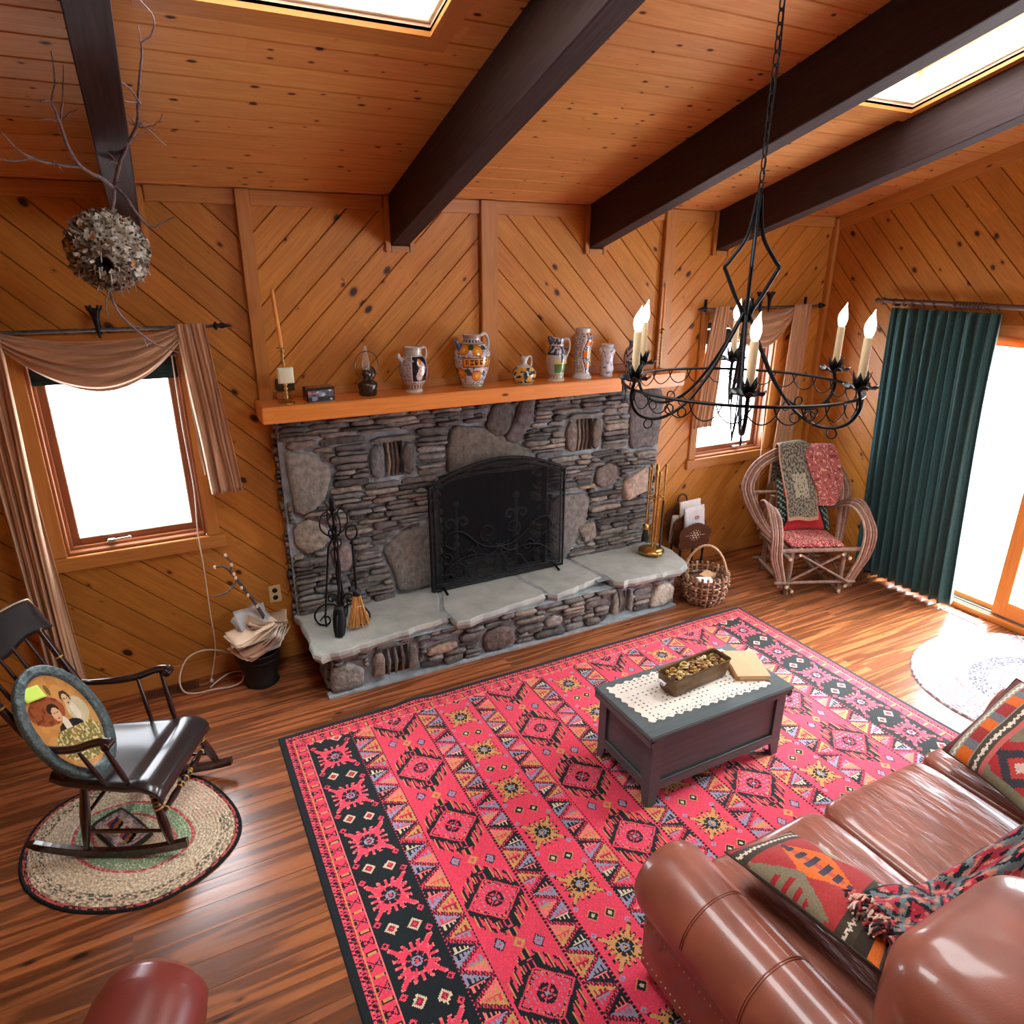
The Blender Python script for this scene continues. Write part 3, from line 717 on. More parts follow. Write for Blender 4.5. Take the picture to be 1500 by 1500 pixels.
def slab(poly, top=SZ, th=.06):
    P = []; n = len(poly); r2 = random.Random(len(poly)*7+int(poly[0][0]*10))
    for i in range(n):
        a, b = Vector(poly[i]), Vector(poly[(i+1) % n]); k = max(1, int((b-a).length/.05))
        for j in range(k):
            p = a.lerp(b, j/k); front = p.y < 4.1 or p.x < .62 or p.x > 3.5
            q = .010 if front else .003; P.append((p.x+r2.uniform(-q, q), p.y+r2.uniform(-q, q)))
    mm = MB(); m_ = len(P); c = Vector((sum(p[0] for p in P)/m_, sum(p[1] for p in P)/m_))
    lv = [(top-th, -.012), (top-th*.5, .004), (top-.008, -.002), (top, -.012)]
    vs = []
    for z, o in lv:
        for p in P:
            d = (Vector(p)-c); L = d.length; d /= L; w = o+r2.uniform(-.004, .004)*(1 if z < top-.001 else .3); vs.append((p[0]+d.x*w, p[1]+d.y*w, z))
    fs = [(r*m_+i, r*m_+(i+1) % m_, (r+1)*m_+(i+1) % m_, (r+1)*m_+i) for r in range(3) for i in range(m_)]
    mm.add(vs, fs, None, None, False); mm.add([vs[3*m_+i] for i in range(m_)], [tuple(range(m_))]); mm.add([vs[i] for i in range(m_)], [tuple(reversed(range(m_)))])
    return mm
for pl in ([(.585, 4.33), (.60, 4.16), (.615, 4.02), (.585, 3.80), (.63, 3.745), (.93, 3.765), (1.20, 3.80), (1.505, 3.845), (1.50, 3.95), (1.56, 4.15), (1.62, 4.40), (.60, 4.40)],
           [(1.525, 3.83), (1.54, 3.76), (1.62, 3.745), (1.9, 3.79), (2.20, 3.83), (2.275, 3.85), (2.26, 3.95), (2.22, 4.15), (2.2, 4.40), (1.64, 4.40), (1.585, 4.15), (1.52, 3.95)],
           [(2.295, 3.85), (2.34, 3.79), (2.60, 3.84), (2.80, 3.905), (2.79, 4.0), (2.75, 4.2), (2.74, 4.40), (2.22, 4.40), (2.24, 4.15), (2.28, 3.95)],
           [(2.825, 3.90), (2.83, 3.80), (2.90, 3.755), (3.2, 3.74), (3.44, 3.735), (3.54, 3.77), (3.60, 3.90), (3.635, 4.08), (3.61, 4.23), (3.58, 4.40), (2.76, 4.40), (2.77, 4.2), (2.81, 4.0)]):
    slab(pl).build('hearth_slab', 'slate', root)
for x0, x1 in ((1.50, 1.64), (2.19, 2.30), (2.73, 2.85)):
    m = MB(); m.grid(lambda u, v: (lerp(x0, x1, u), lerp(3.84, 4.34, v), SZ-.008+nz(u*3, v*12, x0)*.006), 4, 14)
    m.build('joint_mortar', 'mortar', root)
# ------------------------------------------------------------------ mantel shelf
MZ = 1.81
m = MB(); m.box((.51, 4.13, MZ-.10), (3.655, WY-.003, MZ), (1, 1, 1), bevel=.006)
tag(m.build('mantel_shelf', 'mantel_wood'), 'thick honey pine mantel shelf above the stonework, carrying the pottery', 'shelf')
# ------------------------------------------------------------------ fire screen
SY = 4.225; zb = SZ+.004
root = thing('fire_screen', 'black arched wire mesh screen with scrollwork in front of the firebox', 'fire screen', (2.09, SY, zb))
X0, X1 = -.545, .55; ZS, ZA = .80, .945
def archpts(inset=0, n=20):
    return [(lerp(X0+inset, X1-inset, i/n), 0, ZS-inset+(ZA-ZS)*math.sin(PI*i/n)**.9) for i in range(n+1)]
m = MB(); pts = [(X0, 0, .01)]+archpts()+[(X1, 0, .01)]
m.tube(pts+[(X0, 0, .01)], .0115, 6); pts = [(X0+.03, -.005, .035)]+archpts(.03)+[(X1-.03, -.005, .035), (X0+.03, -.005, .035)]; m.tube(pts, .006, 6)
for x in (X0+.08, X1-.08): m.tube([(x, -.09, .006), (x, .0, .03), (x, .06, .006)], .009, 6)
for i in range(1, 6): x = lerp(X0, X1, i/6); z = ZS+(ZA-ZS)*math.sin(PI*i/6)**.9; m.sphere((x, 0, z), .014, 8)
m.build('frame', 'iron', root)
m = MB(); ap = archpts(.01); n = len(ap); vs = [(p[0], .004, .02) for p in ap]+[(p[0], .004, p[2]) for p in ap]
m.add(vs, [(i, i+1, n+i+1, n+i) for i in range(n-1)]); m.build('mesh_panel', 'wire_mesh', root)
def spiral(cx, cz, r, turns=1.6, a0=0, dirn=1, y=0, n=26):
    return [(cx+r*(1-t*.72)*math.cos(a0+dirn*turns*2*PI*t), y, cz+r*(1-t*.72)*math.sin(a0+dirn*turns*2*PI*t)) for t in [i/n for i in range(n+1)]]
m = MB()
for s in (-1, 1):
    for cx, cz, r, a0, t in ((.13, .13, .105, PI, .95), (.35, .12, .10, 0, .95), (.24, .235, .06, -PI/2, 1.4), (.43, .24, .055, 0, 1.5), (.10, .40, .075, -PI/2, 1.1), (.42, .08, .05, 0, 1.2)):
        m.tube(spiral(s*cx, cz, r, t, a0 if s > 0 else PI-a0, s, -.008), .0042, 5)
    m.tube(spline([(0, -.008, .27), (s*.10, -.008, .28), (s*.2, -.008, .34), (s*.30, -.008, .43), (s*.40, -.008, .44), (s*.44, -.008, .36), (s*.36, -.008, .30)], 6), .005, 5)
    m.tube(spline([(0, -.008, .27), (s*.08, -.008, .22), (s*.2, -.008, .24), (s*.34, -.008, .22), (s*.44, -.008, .14), (s*.5, -.008, .10)], 6), .005, 5)
    m.tube(spline([(0, -.008, .05), (s*.05, -.008, .10), (s*.03, -.008, .18), (0, -.008, .25)], 6), .0045, 5)
    m.tube([(0, -.008, .055), (s*.52, -.008, .055)], .005, 5)
for k in range(7): a = PI*k/6; m.tube([(0, -.008, .27), (.05*math.cos(a), -.008, .27+.06*math.sin(a))], .004, 5)
m.build('scrollwork', 'iron', root)
# andirons, grate and ash behind the screen
M('andiron_iron', srgb(88, 96, 96), rough=.5, metal=.3, var=.3)
M('ash', srgb(150, 146, 140), rough=.95, var=.3, ns=40)
pr_and = thing('andiron', 'grey iron andiron with looped top behind the screen, left of the grate', 'andiron', (1.80, 4.37, SZ-.02), group='andirons in the firebox')
m = MB(); m.tube([(0, 0, .02), (0, 0, .62)], .014, 8)
for z, r in ((.12, .026), (.2, .022), (.3, .03), (.36, .022), (.62, .03)): m.sphere((0, 0, z), r, 8)
m.build('post', 'andiron_iron', pr_and)
m = MB()
for s in (-1, 1): m.tube(spiral(s*.055, .47, .048, 1.0, PI if s > 0 else 0, -s), .011, 6)
m.build('loop', 'andiron_iron', pr_and)
m = MB(); m.tube(spline([(-.11, -.02, 0), (-.07, 0, .07), (0, 0, .11), (.07, 0, .07), (.11, -.02, 0)], 5), .012, 6); m.tube([(0, 0, .1), (0, .32, .1), (0, .33, .0)], .013, 6); m.build('leg', 'andiron_iron', pr_and)
dup(pr_and, (2.30, 4.37, SZ-.02), 0, 'grey iron andiron with looped top behind the screen, right of the grate')
gr = thing('fire_grate', 'low iron log grate with curved bars between the andirons', 'grate', (2.05, 4.50, SZ-.02))
for k in range(8):
    x = -.18+.36*k/7; m = MB(); m.tube(spline([(x, -.14, .26), (x, -.11, .16), (x, .0, .13), (x, .1, .16)], 4), .009, 6); m.build('bar', 'andiron_iron', gr)
m = MB(); m.tube([(-.2, -.11, .15), (.2, -.11, .15)], .01, 6); m.tube([(-.2, .08, .14), (.2, .08, .14)], .01, 6)
for x in (-.19, .19):
    for y in (-.11, .08): m.tube([(x, y, .15), (x, y, 0)], .009, 6)
m.build('frame', 'andiron_iron', gr)
m = MB(); m.grid(lambda u, v: (lerp(1.8, 2.35, u), lerp(4.42, 4.75, v), SZ-.015+.05*math.sin(PI*u)*math.sin(PI*v)+nz(u*9, v*9)*.012), 20, 12)
tag(m.build('ash_heap', 'ash'), 'pale heap of ash under the log grate', 'ash', kind='stuff')
# ------------------------------------------------------------------ things on the mantel
def pix(cols):
    return cols
def candlestick(loc, label, H=.33, tilt=0):
    r = thing('brass_candlestick', label, 'candlestick', loc, group='brass candlesticks on the mantel')
    m = MB(); m.lathe([(.045, 0), (.046, .006), (.040, .012), (.018, .018), (.010, .03)], n=20); m.build('foot', 'brass', r)
    m = MB(); pr = [(.010, .03)]
    z = .03
    while z < H-.05: pr += [(.006, z+.003), (.0125, z+.012), (.006, z+.021)]; z += .024
    pr += [(.007, H-.03), (.019, H-.02), (.009, H-.008), (.013, H)]
    m.lathe(pr, n=16); m.build('stem', 'brass', r)
    m = MB(); m.lathe([(.010, H-.004), (.028, H), (.029, H+.003), (.012, H+.004), (.012, H+.014), (.0, H+.014)], n=20); m.build('drip_pan', 'brass', r)
    return r
candlestick((.67, 4.205, MZ), 'twisted brass candlestick at the left end of the mantel, sticky note on its stem', H=.325)
m = MB(); m.lathe([(.0125, .0), (.0122, .15), (.0112, .318), (.005, .326), (0, .328)], (.0, 0, 0), 14)
o = m.build('taper_candle', 'wax_honey', loc=(.67, 4.205, MZ+.325)); o.rotation_euler = (0, math.radians(-3), 0); tag(o, 'leaning honey coloured taper candle in the left brass candlestick', 'candle', 'taper candles on the mantel')
# sticky note on the stem
m = MB(); m.grid(lambda u, v: (lerp(-.048, .044, u), -.020-.006*math.sin(u*3), lerp(.0, .092, v)), 6, 6)
o = m.build('sticky_note', 'note_pale', mods=[('solid', .0008)], loc=(.675, 4.20, MZ+.125)); tag(o, 'pale sticky note stuck to the left brass candlestick', 'note')
candlestick((3.50, 4.26, MZ), 'slim brass candlestick at the right end of the mantel, behind the chandelier', H=.315)
m = MB(); m.lathe([(.010, .0), (.0095, .15), (.008, .325), (.003, .333), (0, .335)], (.0, 0, 0), 14)
o = m.build('taper_candle', 'wax_honey', loc=(3.50, 4.26, MZ+.315)); tag(o, 'upright honey coloured taper candle at the right end of the mantel', 'candle', 'taper candles on the mantel')
# small framed landscape and block in the corner
m = MB(); m.box((-.055, -.006, 0), (.055, .006, .075), bevel=.003)
o = m.build('landscape_plaque', 'portrait'); o.location = (.70, 4.40, MZ+.045); o.rotation_euler = (math.radians(-6), 0, 0)
me = o.data; ca = me.color_attributes['Col'].data
for p in me.polygons:
    for li in p.loop_indices:
        z = me.vertices[me.loops[li].vertex_index].co.z; ca[li].color = (*srgb(*((60, 56, 50) if z > .03 else (40, 34, 26))), 1)
tag(o, 'small dark misty picture propped in the left corner of the mantel', 'picture')
m = MB(); m.box((.635, 4.355, MZ+.002), (.73, 4.41, MZ+.043), bevel=.003); tag(m.build('wooden_block', 'pine_trim'), 'low pine block under the small dark picture in the mantel corner', 'block')
# lacquered box
r = thing('painted_box', 'small black lacquer box with painted silvery flowers, right of the left candlestick', 'box', (.865, 4.235, MZ), math.radians(4))
def boxcol(seed):
    rr = random.Random(seed)
    spots = [(rr.random(), rr.random(), rr.uniform(.05, .14), rr.choice([(190, 200, 215), (226, 226, 226), (200, 120, 130), (140, 160, 180), (60, 90, 80)])) for _ in range(16)]
    def f(u, v):
        for a, b, q, c in spots:
            if ((u-a)*1.6)**2+(v-b)**2 < q*q*1.6: return srgb(*c)
        return srgb(96, 108, 128) if v > .35 else srgb(52, 56, 66)
    return f
m = MB(); m.box((-.075, -.04, .0), (.075, .04, .060), srgb(22, 22, 22), bevel=.003); m.build('body', 'portrait', r)
m = MB(); m.grid(lambda u, v: (lerp(-.07, .07, u), -.0412, lerp(.006, .056, v)), 28, 12, colf=boxcol(3), smooth=False); m.grid(lambda u, v: (-.0762, lerp(-.036, .036, u), lerp(.006, .056, v)), 14, 12, colf=lambda u, v: srgb(170, 140, 90) if (u-.5)**2+(v-.5)**2 < .05 and (int(u*14)+int(v*12)) % 2 else srgb(26, 24, 22), smooth=False); m.build('painted_panel', 'portrait', r)
m = MB(); m.box((-.077, -.042, .060), (.077, .042, .070), srgb(40, 38, 36), bevel=.003); m.build('lid', 'portrait', r)
r.scale = (1.12, 1.2, 1.22)
# oil lamp
r = thing('oil_lamp', 'small dark pewter oil lamp with wire bail and clear chimney on the mantel', 'lamp', (1.18, 4.27, MZ))
m = MB(); m.lathe([(.038, 0), (.044, .006), (.046, .03), (.050, .045), (.048, .055), (.03, .064), (.018, .07), (.018, .085), (.0, .088)], n=24); m.build('font', 'pewter', r)
m = MB(); m.lathe([(.020, .082), (.026, .095), (.018, .106), (.012, .110)], n=18); m.build('burner', 'pewter', r)
m = MB(); m.lathe([(.013, .108), (.02, .125), (.018, .15), (.010, .18), (.009, .215)], n=18, cap=False); m.build('chimney', 'lamp_glass', r)
m = MB(); m.tube([(.060*math.cos(a), -.01, .13+.062*math.sin(a)) for a in [2*PI*i/24 for i in range(24)]], .0022, 6, closed=True); m.build('bail', 'pewter', r)
m = MB(); m.lathe([(.034, .0), (.03, .004), (.015, .01), (0, .012)], (.022, .035, .092), 18, axis=(0, -1, .2)); m.build('reflector', 'pewter', r)
r.scale = (1.28, 1.28, 1.44)
# ------- pottery: lathe bodies painted face by face
SC = [(1.24, 1.62), (1.26, 1.68), (1.36, 1.5), (1.22, 1.68), (1.24, 1.48), (1.24, 1.45), (1.12, 1.32)]
def pot(name, label, cat, loc, prof, colf, n=120, rz=0, sub=9):
    r = thing(name, label, cat, loc, rz, group='painted pottery on the mantel'); w, h = SC.pop(0); r.scale = (w, w, h)
    P = [Vector((a, 0, b)) for a, b in prof]; Q = spline(P, sub); pr = [(max(.001, q.x), q.z) for q in Q]
    H = pr[-1][1]
    pr += [(pr[-1][0]-.005, H-.002), (max(.003, pr[-1][0]-.008), H-.03)]
    m = MB(); m.lathe(pr, n=n, colf=lambda u, z, i: colf(u, z/H) if i < len(pr)-3 else srgb(216, 212, 204), cap=True); b = m.build('body', 'glaze', r); return r
def scale(r, w, h): r.scale = (w, w, h)
def handle(r, pts, rad=.007, col=(205, 205, 196), flat=1.5):
    m = MB(); m.tube(spline(pts, 6), rad, 8, srgb(*col), flat=flat); m.build('handle', 'glaze', r)
# u angle: 0 faces +x, .75 faces the room (-y)
def spot(u, v, cu, cv, ru, rv):
    du = (u-cu+.5) % 1-.5; return (du/ru)**2+((v-cv)/rv)**2
FONT = {'R': ('110', '101', '110', '101', '101'), 'I': ('111', '010', '010', '010', '111'), 'B': ('110', '101', '110', '101', '110'), 'E': ('111', '100', '110', '100', '111'), 'S': ('011', '100', '010', '001', '110'), 'P': ('110', '101', '110', '100', '100')}
def lemonjar(u, v):
    c = (206, 206, 212)
    h = nz(u*44, v*22)
    if h > .30: c = (96, 116, 150)
    if h < -.34: c = (84, 116, 84)
    if v > .93: c = (176, 150, 130)
    elif v > .845: c = (62, 66, 96) if (int(u*70) % 4 in (0, 1)) and .86 < v < .91 else (196, 196, 206)
    elif v > .83 or .07 < v < .085: c = (150, 120, 90)  # daylight portal for the added window behind the camera
    if v < .06: c = (168, 168, 120)
    for cu, cv in ((.735, .72), (.73, .25), (.87, .50), (.56, .3), (.60, .74)):
        q = spot(u, v, cu, cv, .055, .105)
        if q < 1: c = (226, 150, 44) if q < .7 else (160, 96, 30)
        if q < .12: c = (240, 196, 90)
        for s in (-1, 1):
            if spot(u, v, cu+s*.075, cv+.05, .03, .045) < 1: c = (52, 92, 62)
    du = (u-.73+.5) % 1-.5
    if abs(du) < .135 and .42 < v < .60:
        c = (226, 154, 50)
        if v < .435 or v > .585 or abs(du) > .125: c = (150, 92, 36)
        k = (du+.105)/.042; i = int(math.floor(k))
        if 0 <= i < 5 and .455 < v < .565:
            fx = int((k-i)*4); fy = int((.565-v)/.11*5)
            if fx < 3 and 0 <= fy < 5 and FONT['RIBES'[i]][fy][fx] == '1': c = (44, 44, 52)
    return srgb(*c)
r = pot('spouted_jar', 'large round jar with oranges and a lettered orange banner, tallest left of the centre board', 'jar', (1.905, 4.265, MZ),
        [(.056, 0), (.060, .006), (.062, .02), (.082, .06), (.098, .11), (.094, .15), (.070, .178), (.050, .188), (.047, .20), (.052, .215)], lemonjar, n=150)
handle(r, [(.045, 0, .208), (.078, 0, .215), (.096, 0, .19), (.094, 0, .155), (.088, 0, .14)])
m = MB(); m.tube(spline([(-.075, -.02, .155), (-.090, -.022, .175), (-.104, -.024, .196)], 4), [.014, .013, .013, .012, .011, .010, .009, .010, .012], 10, srgb(70, 96, 160)); m.build('spout', 'glaze', r)
def figjar(u, v):
    c = (178, 178, 184)
    h = nz(u*60, v*30)
    if h > .22: c = (110, 112, 130)
    if h < -.28: c = (150, 122, 92)
    du = (u-.78+.5) % 1-.5
    if abs(du) < .10 and .26 < v < .80:
        c = (28, 32, 46)
        q = spot(u, v, .785+.02*math.sin(v*14), .52, .05, .24)
        if q < 1: c = (214, 214, 224) if h > -.15 else (206, 160, 90)
        if spot(u, v, .775, .69, .028, .06) < 1: c = (224, 150, 60)
    elif abs(du) < .115 and .24 < v < .82: c = (210, 210, 210)
    if v > .84: c = (160, 150, 140) if int(v*60) % 2 else (206, 204, 200)
    if .10 < v < .2: c = (204, 170, 120) if int(u*60) % 3 else (60, 66, 90)
    if v < .07: c = (216, 208, 190)
    return srgb(*c)
r = pot('spouted_jar', 'grey blue jar with a dark figure panel, between the oil lamp and banner jar', 'jar', (1.485, 4.255, MZ),
        [(.043, 0), (.045, .005), (.044, .018), (.066, .055), (.072, .09), (.066, .122), (.050, .138), (.044, .145), (.046, .165), (.049, .172)], figjar)
handle(r, [(.042, 0, .165), (.066, 0, .166), (.072, 0, .14), (.062, 0, .122)], .005)
m = MB(); m.tube([(-.055, -.01, .118), (-.075, -.012, .132), (-.086, -.013, .145)], [.013, .010, .012], 10, srgb(190, 200, 205)); m.build('spout', 'glaze', r)
def gourdcol(u, v):
    h = nz(u*18, v*8); c = (206, 206, 196)
    if v < .62: c = (52, 66, 70) if h > .0 else (224, 170, 40)
    if v < .62 and abs(h) < .06: c = (210, 208, 190)
    if v < .08: c = (180, 190, 170)
    return srgb(*c)
r = pot('handled_flask', 'squat yellow and black flask with narrow neck and loop handle, right of the centre board', 'flask', (2.285, 4.235, MZ),
        [(.044, 0), (.047, .005), (.060, .028), (.062, .05), (.045, .075), (.020, .088), (.015, .10), (.022, .115), (.020, .124)], gourdcol)
handle(r, [(.018, 0, .12), (.038, 0, .122), (.042, 0, .10), (.040, 0, .078)], .005)
def pitchcol(u, v):
    h = nz(u*30, v*12); c = (186, 190, 192)
    if v > .62: c = (50, 60, 90) if h > -.1 else (190, 196, 196)
    du = (u-.76+.5) % 1-.5
    if abs(du) < .13 and .2 < v < .62: c = (206, 206, 196) if v > .42 else (84, 128, 70)
    if abs(du) < .10 and .42 < v < .47: c = (214, 186, 60)
    if abs(du) < .02 and .45 < v < .62: c = (60, 90, 110)
    if v < .18: c = (150, 146, 136) if h > 0 else (196, 188, 160)
    if v < .05: c = (214, 214, 196)
    return srgb(*c)
r = pot('pitcher', 'blue and green pitcher with pinched lip, between the squat flask and the tall drug jar', 'pitcher', (2.555, 4.25, MZ),
        [(.050, 0), (.051, .006), (.045, .02), (.056, .06), (.060, .09), (.052, .125), (.042, .145), (.046, .165), (.050, .178)], pitchcol)
handle(r, [(.044, 0, .17), (.075, -.01, .168), (.080, -.01, .13), (.058, -.005, .09)], .006)
m = MB(); m.tube([(-.040, -.01, .165), (-.055, -.014, .176), (-.066, -.016, .184)], [.018, .013, .006], 10, srgb(60, 72, 100)); m.build('spout', 'glaze', r)
def albcol(u, v):
    h = nz(u*60, v*44); c = (196, 190, 180) if h > -.15 else (96, 90, 90)
    s = .765+.035*math.sin(v*9+.4); du = (u-s+.5) % 1-.5
    if abs(du) < .075: c = (38, 48, 84)
    if abs(du) < .055 and int(v*9) % 2 == 0: c = (228, 120, 36)
    if abs(du) < .055 and int(v*9) % 2 and h > .05: c = (222, 224, 230)
    if .075 < abs(du) < .095: c = (228, 226, 214)
    if .095 < du < .14: c = (230, 208, 60)
    if v < .12 or v > .92: c = (204, 206, 204)
    return srgb(*c)
r = pot('drug_jar', 'tallest waisted drug jar with orange and navy ribbon pattern, right half of the mantel', 'jar', (2.775, 4.25, MZ),
        [(.056, 0), (.058, .008), (.044, .03), (.050, .07), (.047, .11), (.052, .155), (.062, .185), (.055, .21), (.043, .222), (.045, .238), (.048, .242)], albcol)
def whitecol(u, v):
    h = nz(u*24, v*12); c = (210, 212, 216)
    if h > .28: c = (110, 124, 170)
    if v < .06 or v > .9: c = (190, 196, 210)
    return srgb(*c)
r = pot('drug_jar', 'small waisted white drug jar with faint blue sprigs, left of the chandelier candles', 'jar', (2.995, 4.255, MZ),
        [(.036, 0), (.039, .006), (.037, .02), (.044, .035), (.037, .07), (.040, .105), (.049, .128), (.044, .142), (.036, .148), (.042, .162)], whitecol)
r = pot('ovoid_jar', 'round bodied blue and white jar partly hidden behind the chandelier candles', 'jar', (3.245, 4.26, MZ),
        [(.040, 0), (.043, .006), (.052, .03), (.066, .075), (.068, .10), (.056, .14), (.036, .158), (.035, .18), (.040, .19)], lambda u, v: srgb(*((90, 84, 100) if nz(u*22, v*10) > .08 else ((206, 204, 208) if v < .8 else (120, 136, 170)))))
# ------------------------------------------------------------------ wrought iron tool stand with hanging tools
TX, TY = .845, 4.05
r = thing('fireplace_tool_stand', 'black wrought iron tool stand with scrolled feet on the left of the hearth', 'tool stand', (TX, TY, SZ))
m = MB()
for k in range(3):
    a = 2*PI*k/3; o = .012
    m.tube([(o*math.cos(a+z*16), o*math.sin(a+z*16), z) for z in [i*.56/30+.06 for i in range(31)]], .006, 6)
m.tube([(0, 0, .6), (0, 0, .72)], .008, 6)
m.build('twisted_post', 'iron', r)
for k in range(4):
    a = PI/2*k+PI/4+.35; m = MB(); c, s = math.cos(a), math.sin(a)
    sp = [(0, .10), (.05, .14), (.12, .13), (.165, .075), (.15, .02), (.105, .006), (.075, .03), (.085, .06), (.11, .055)]
    m.tube([(c*p[0], s*p[0], p[1]) for p in [(q.x, q.z) for q in spline([(a_, 0, b_) for a_, b_ in sp], 5)]], .006, 6)
    sp = [(0, .16), (.03, .20), (.065, .20), (.075, .17), (.05, .155), (.045, .175)]
    m.tube([(c*p[0], s*p[0], p[1]) for p in [(q.x, q.z) for q in spline([(a_, 0, b_) for a_, b_ in sp], 5)]], .005, 6)
    m.build('scroll_foot', 'iron', r)
m = MB()
for k in range(4):
    a = PI/2*k+.2; c, s = math.cos(a), math.sin(a)
    sp = [(0, .56), (.05, .58), (.085, .63), (.075, .69), (.04, .71), (.022, .68), (.04, .66)]
    m.tube([(c*p[0], s*p[0], p[1]) for p in [(q.x, q.z) for q in spline([(a_, 0, b_) for a_, b_ in sp], 5)]], .005, 6)
m.lathe([(.02, .71), (.028, .725), (.016, .745), (.024, .765), (.008, .79), (0, .80)], n=10)
m.build('scrolled_crown', 'iron', r)
r.scale = (1.08, 1.08, 1.14)
r = thing('hearth_broom', 'straw hearth broom with black looped handle hanging on the iron stand', 'broom', (TX+.085, TY-.085, SZ+.02))
m = MB(); m.tube([(0, 0, .21), (0, 0, .53)], .008, 8); m.tube([(-.012+0, 0, .53), (.0, 0, .55)], .008, 8)
m.tube([(.034*math.cos(t), 0, .60+.045*math.sin(t)) for t in [-PI/2-.25+2*PI*i/16*.98 for i in range(17)]], .006, 6); m.build('handle', 'iron', r)
m = MB(); m.lathe([(.018, .20), (.024, .205), (.024, .235), (.012, .245)], n=14); m.build('collar', 'near_black', r)
m = MB(); rb = random.Random(5)
for k in range(150):
    a = rb.uniform(-1, 1); b = rb.uniform(-1, 1); L = rb.uniform(-.005, .03)
    m.tube([(a*.016, b*.014, .215), (a*.034, b*.019, .13), (a*.068+rb.uniform(-.006, .006), b*.024, L)], [.004, .0035, .0022], 4)
m.build('bristles', 'broomcorn', r)
m = MB(); m.tube([(.036*math.cos(t), .021*math.sin(t), .135+.004*math.sin(3*t)) for t in [2*PI*i/16 for i in range(16)]], .0025, 5, closed=True); m.build('twine', 'cord', r)
r.scale = (1.05, 1.05, 1.10)
r = thing('fire_shovel', 'black iron shovel hanging on the iron stand with its blade low on the slate', 'shovel', (TX-.035, TY-.10, SZ+.01))
m = MB(); m.tube([(.03, .03, .58), (.02, .02, .4), (.0, 0, .18)], .007, 6); m.tube([(.03+.025*math.cos(t), .03, .61+.03*math.sin(t)) for t in [2*PI*i/12 for i in range(12)]], .005, 6, closed=True); m.build('handle', 'iron', r)
m = MB(); m.grid(lambda u, v: ((u-.5)*.085*(1-.35*(v-.5)**2*4)-.02*v, -.05*v-.02*(1-(2*u-1)**2)+.01, .19*(1-v)), 8, 8); m.build('blade', 'iron', r, mods=[('solid', .004)])
r = thing('fire_poker', 'thin black iron poker leaning on the left side of the iron stand', 'poker', (TX-.075, TY+.02, SZ))
m = MB(); m.tube([(.06, -.01, .56), (.03, 0, .5), (-.03, .01, .06), (-.028, .01, .004)], .006, 6); m.tube([(-.02, .01, .09), (-.065, .01, .05)], .005, 6); m.build('shaft', 'iron', r)
m = MB(); m.tube([(.06+.022*math.cos(t), -.01, .585+.028*math.sin(t)) for t in [2*PI*i/12 for i in range(12)]], .005, 6, closed=True); m.build('handle', 'iron', r)
# ------------------------------------------------------------------ brass companion set
BX, BY = 3.415, 4.085
r.scale = (1, 1, 1.12)
r = thing('companion_stand', 'round brass fire tool stand on the right end of the hearth', 'tool stand', (BX, BY, SZ))
m = MB(); m.lathe([(.098, .016), (.105, .022), (.105, .034), (.092, .044), (.06, .05), (.02, .056)], n=36)
for k in range(3): a = 2*PI*k/3-PI/2; m.lathe([(.014, 0), (.014, .012), (.01, .018)], (.085*math.cos(a), .085*math.sin(a), 0), 10)
m.build('base', 'brass', r)
m = MB(); m.tube([(0, 0, .05), (0, 0, .60)], .008, 10); m.lathe([(.008, .60), (.017, .62), (.008, .64), (.016, .665), (.01, .69), (0, .70)], n=14)
m.lathe([(.014, .42), (.018, .44), (.014, .46)], n=12); m.build('pole', 'brass', r)
m = MB(); m.tube([(.055*math.cos(t), .055*math.sin(t), .445) for t in [2*PI*i/20 for i in range(20)]], .005, 6, closed=True)
for k in range(4): a = PI/2*k+.5; m.tube([(0, 0, .445), (.06*math.cos(a), .06*math.sin(a), .445), (.068*math.cos(a), .068*math.sin(a), .46)], .004, 6)
m.build('hook_ring', 'brass', r)
r.scale = (1, 1, 1.11)
def tool(name, label, cat, dx, dy, top, bot, mat='brass', extra=None):
    t = thing(name, label, cat, (BX+dx, BY+dy, SZ), group=None); t.scale = (1, 1, 1.11)
    m = MB(); m.tube([(0, 0, bot), (0, 0, top-.14)], .006, 8)
    m.lathe([(.006, top-.14), (.010, top-.12), (.006, top-.10), (.012, top-.06), (.007, top-.03), (.014, top-.012), (0, top)], n=12)
    m.build('shaft', mat, t)
    if extra: m = MB(); nm, mt = extra(m); m.build(nm, mt, t)
    return t
tool('fire_tongs', 'brass fire tongs on the front of the companion stand', 'tongs', -.02, -.062, .66, .045, extra=lambda m: (m.tube([(.012, 0, .045), (.014, 0, .25), (.006, 0, .42)], .004, 6), ('jaw', 'brass'))[1])
tool('fire_poker', 'dark poker with brass handle on the right of the companion stand', 'poker', .062, -.03, .70, .40, extra=lambda m: (m.tube([(0, 0, .42), (0, 0, .06), (.0, -.01, .05)], .008, 8), ('rod', 'near_black'))[1])
def br(m):
    m.lathe([(.022, .215), (.026, .22), (.022, .25), (.008, .26)], n=16); return ('ferrule', 'brass')
t = tool('hearth_brush', 'small black bristled brush with brass handle on the left of the companion stand', 'brush', -.085, -.012, .69, .24, extra=br)
m = MB(); m.lathe([(.020, .22), (.030, .17), (.036, .125), (.0, .122)], n=20, squash=(1, .6)); m.build('bristles', 'brush_black', t)
tool('fire_shovel', 'brass shovel at the back of the companion stand', 'shovel', .0, .065, .68, .20, extra=lambda m: (m.grid(lambda u, v: ((u-.5)*.08, .01*(2*u-1)**2, .21-.13*v), 6, 4), ('blade', 'brass'))[1])
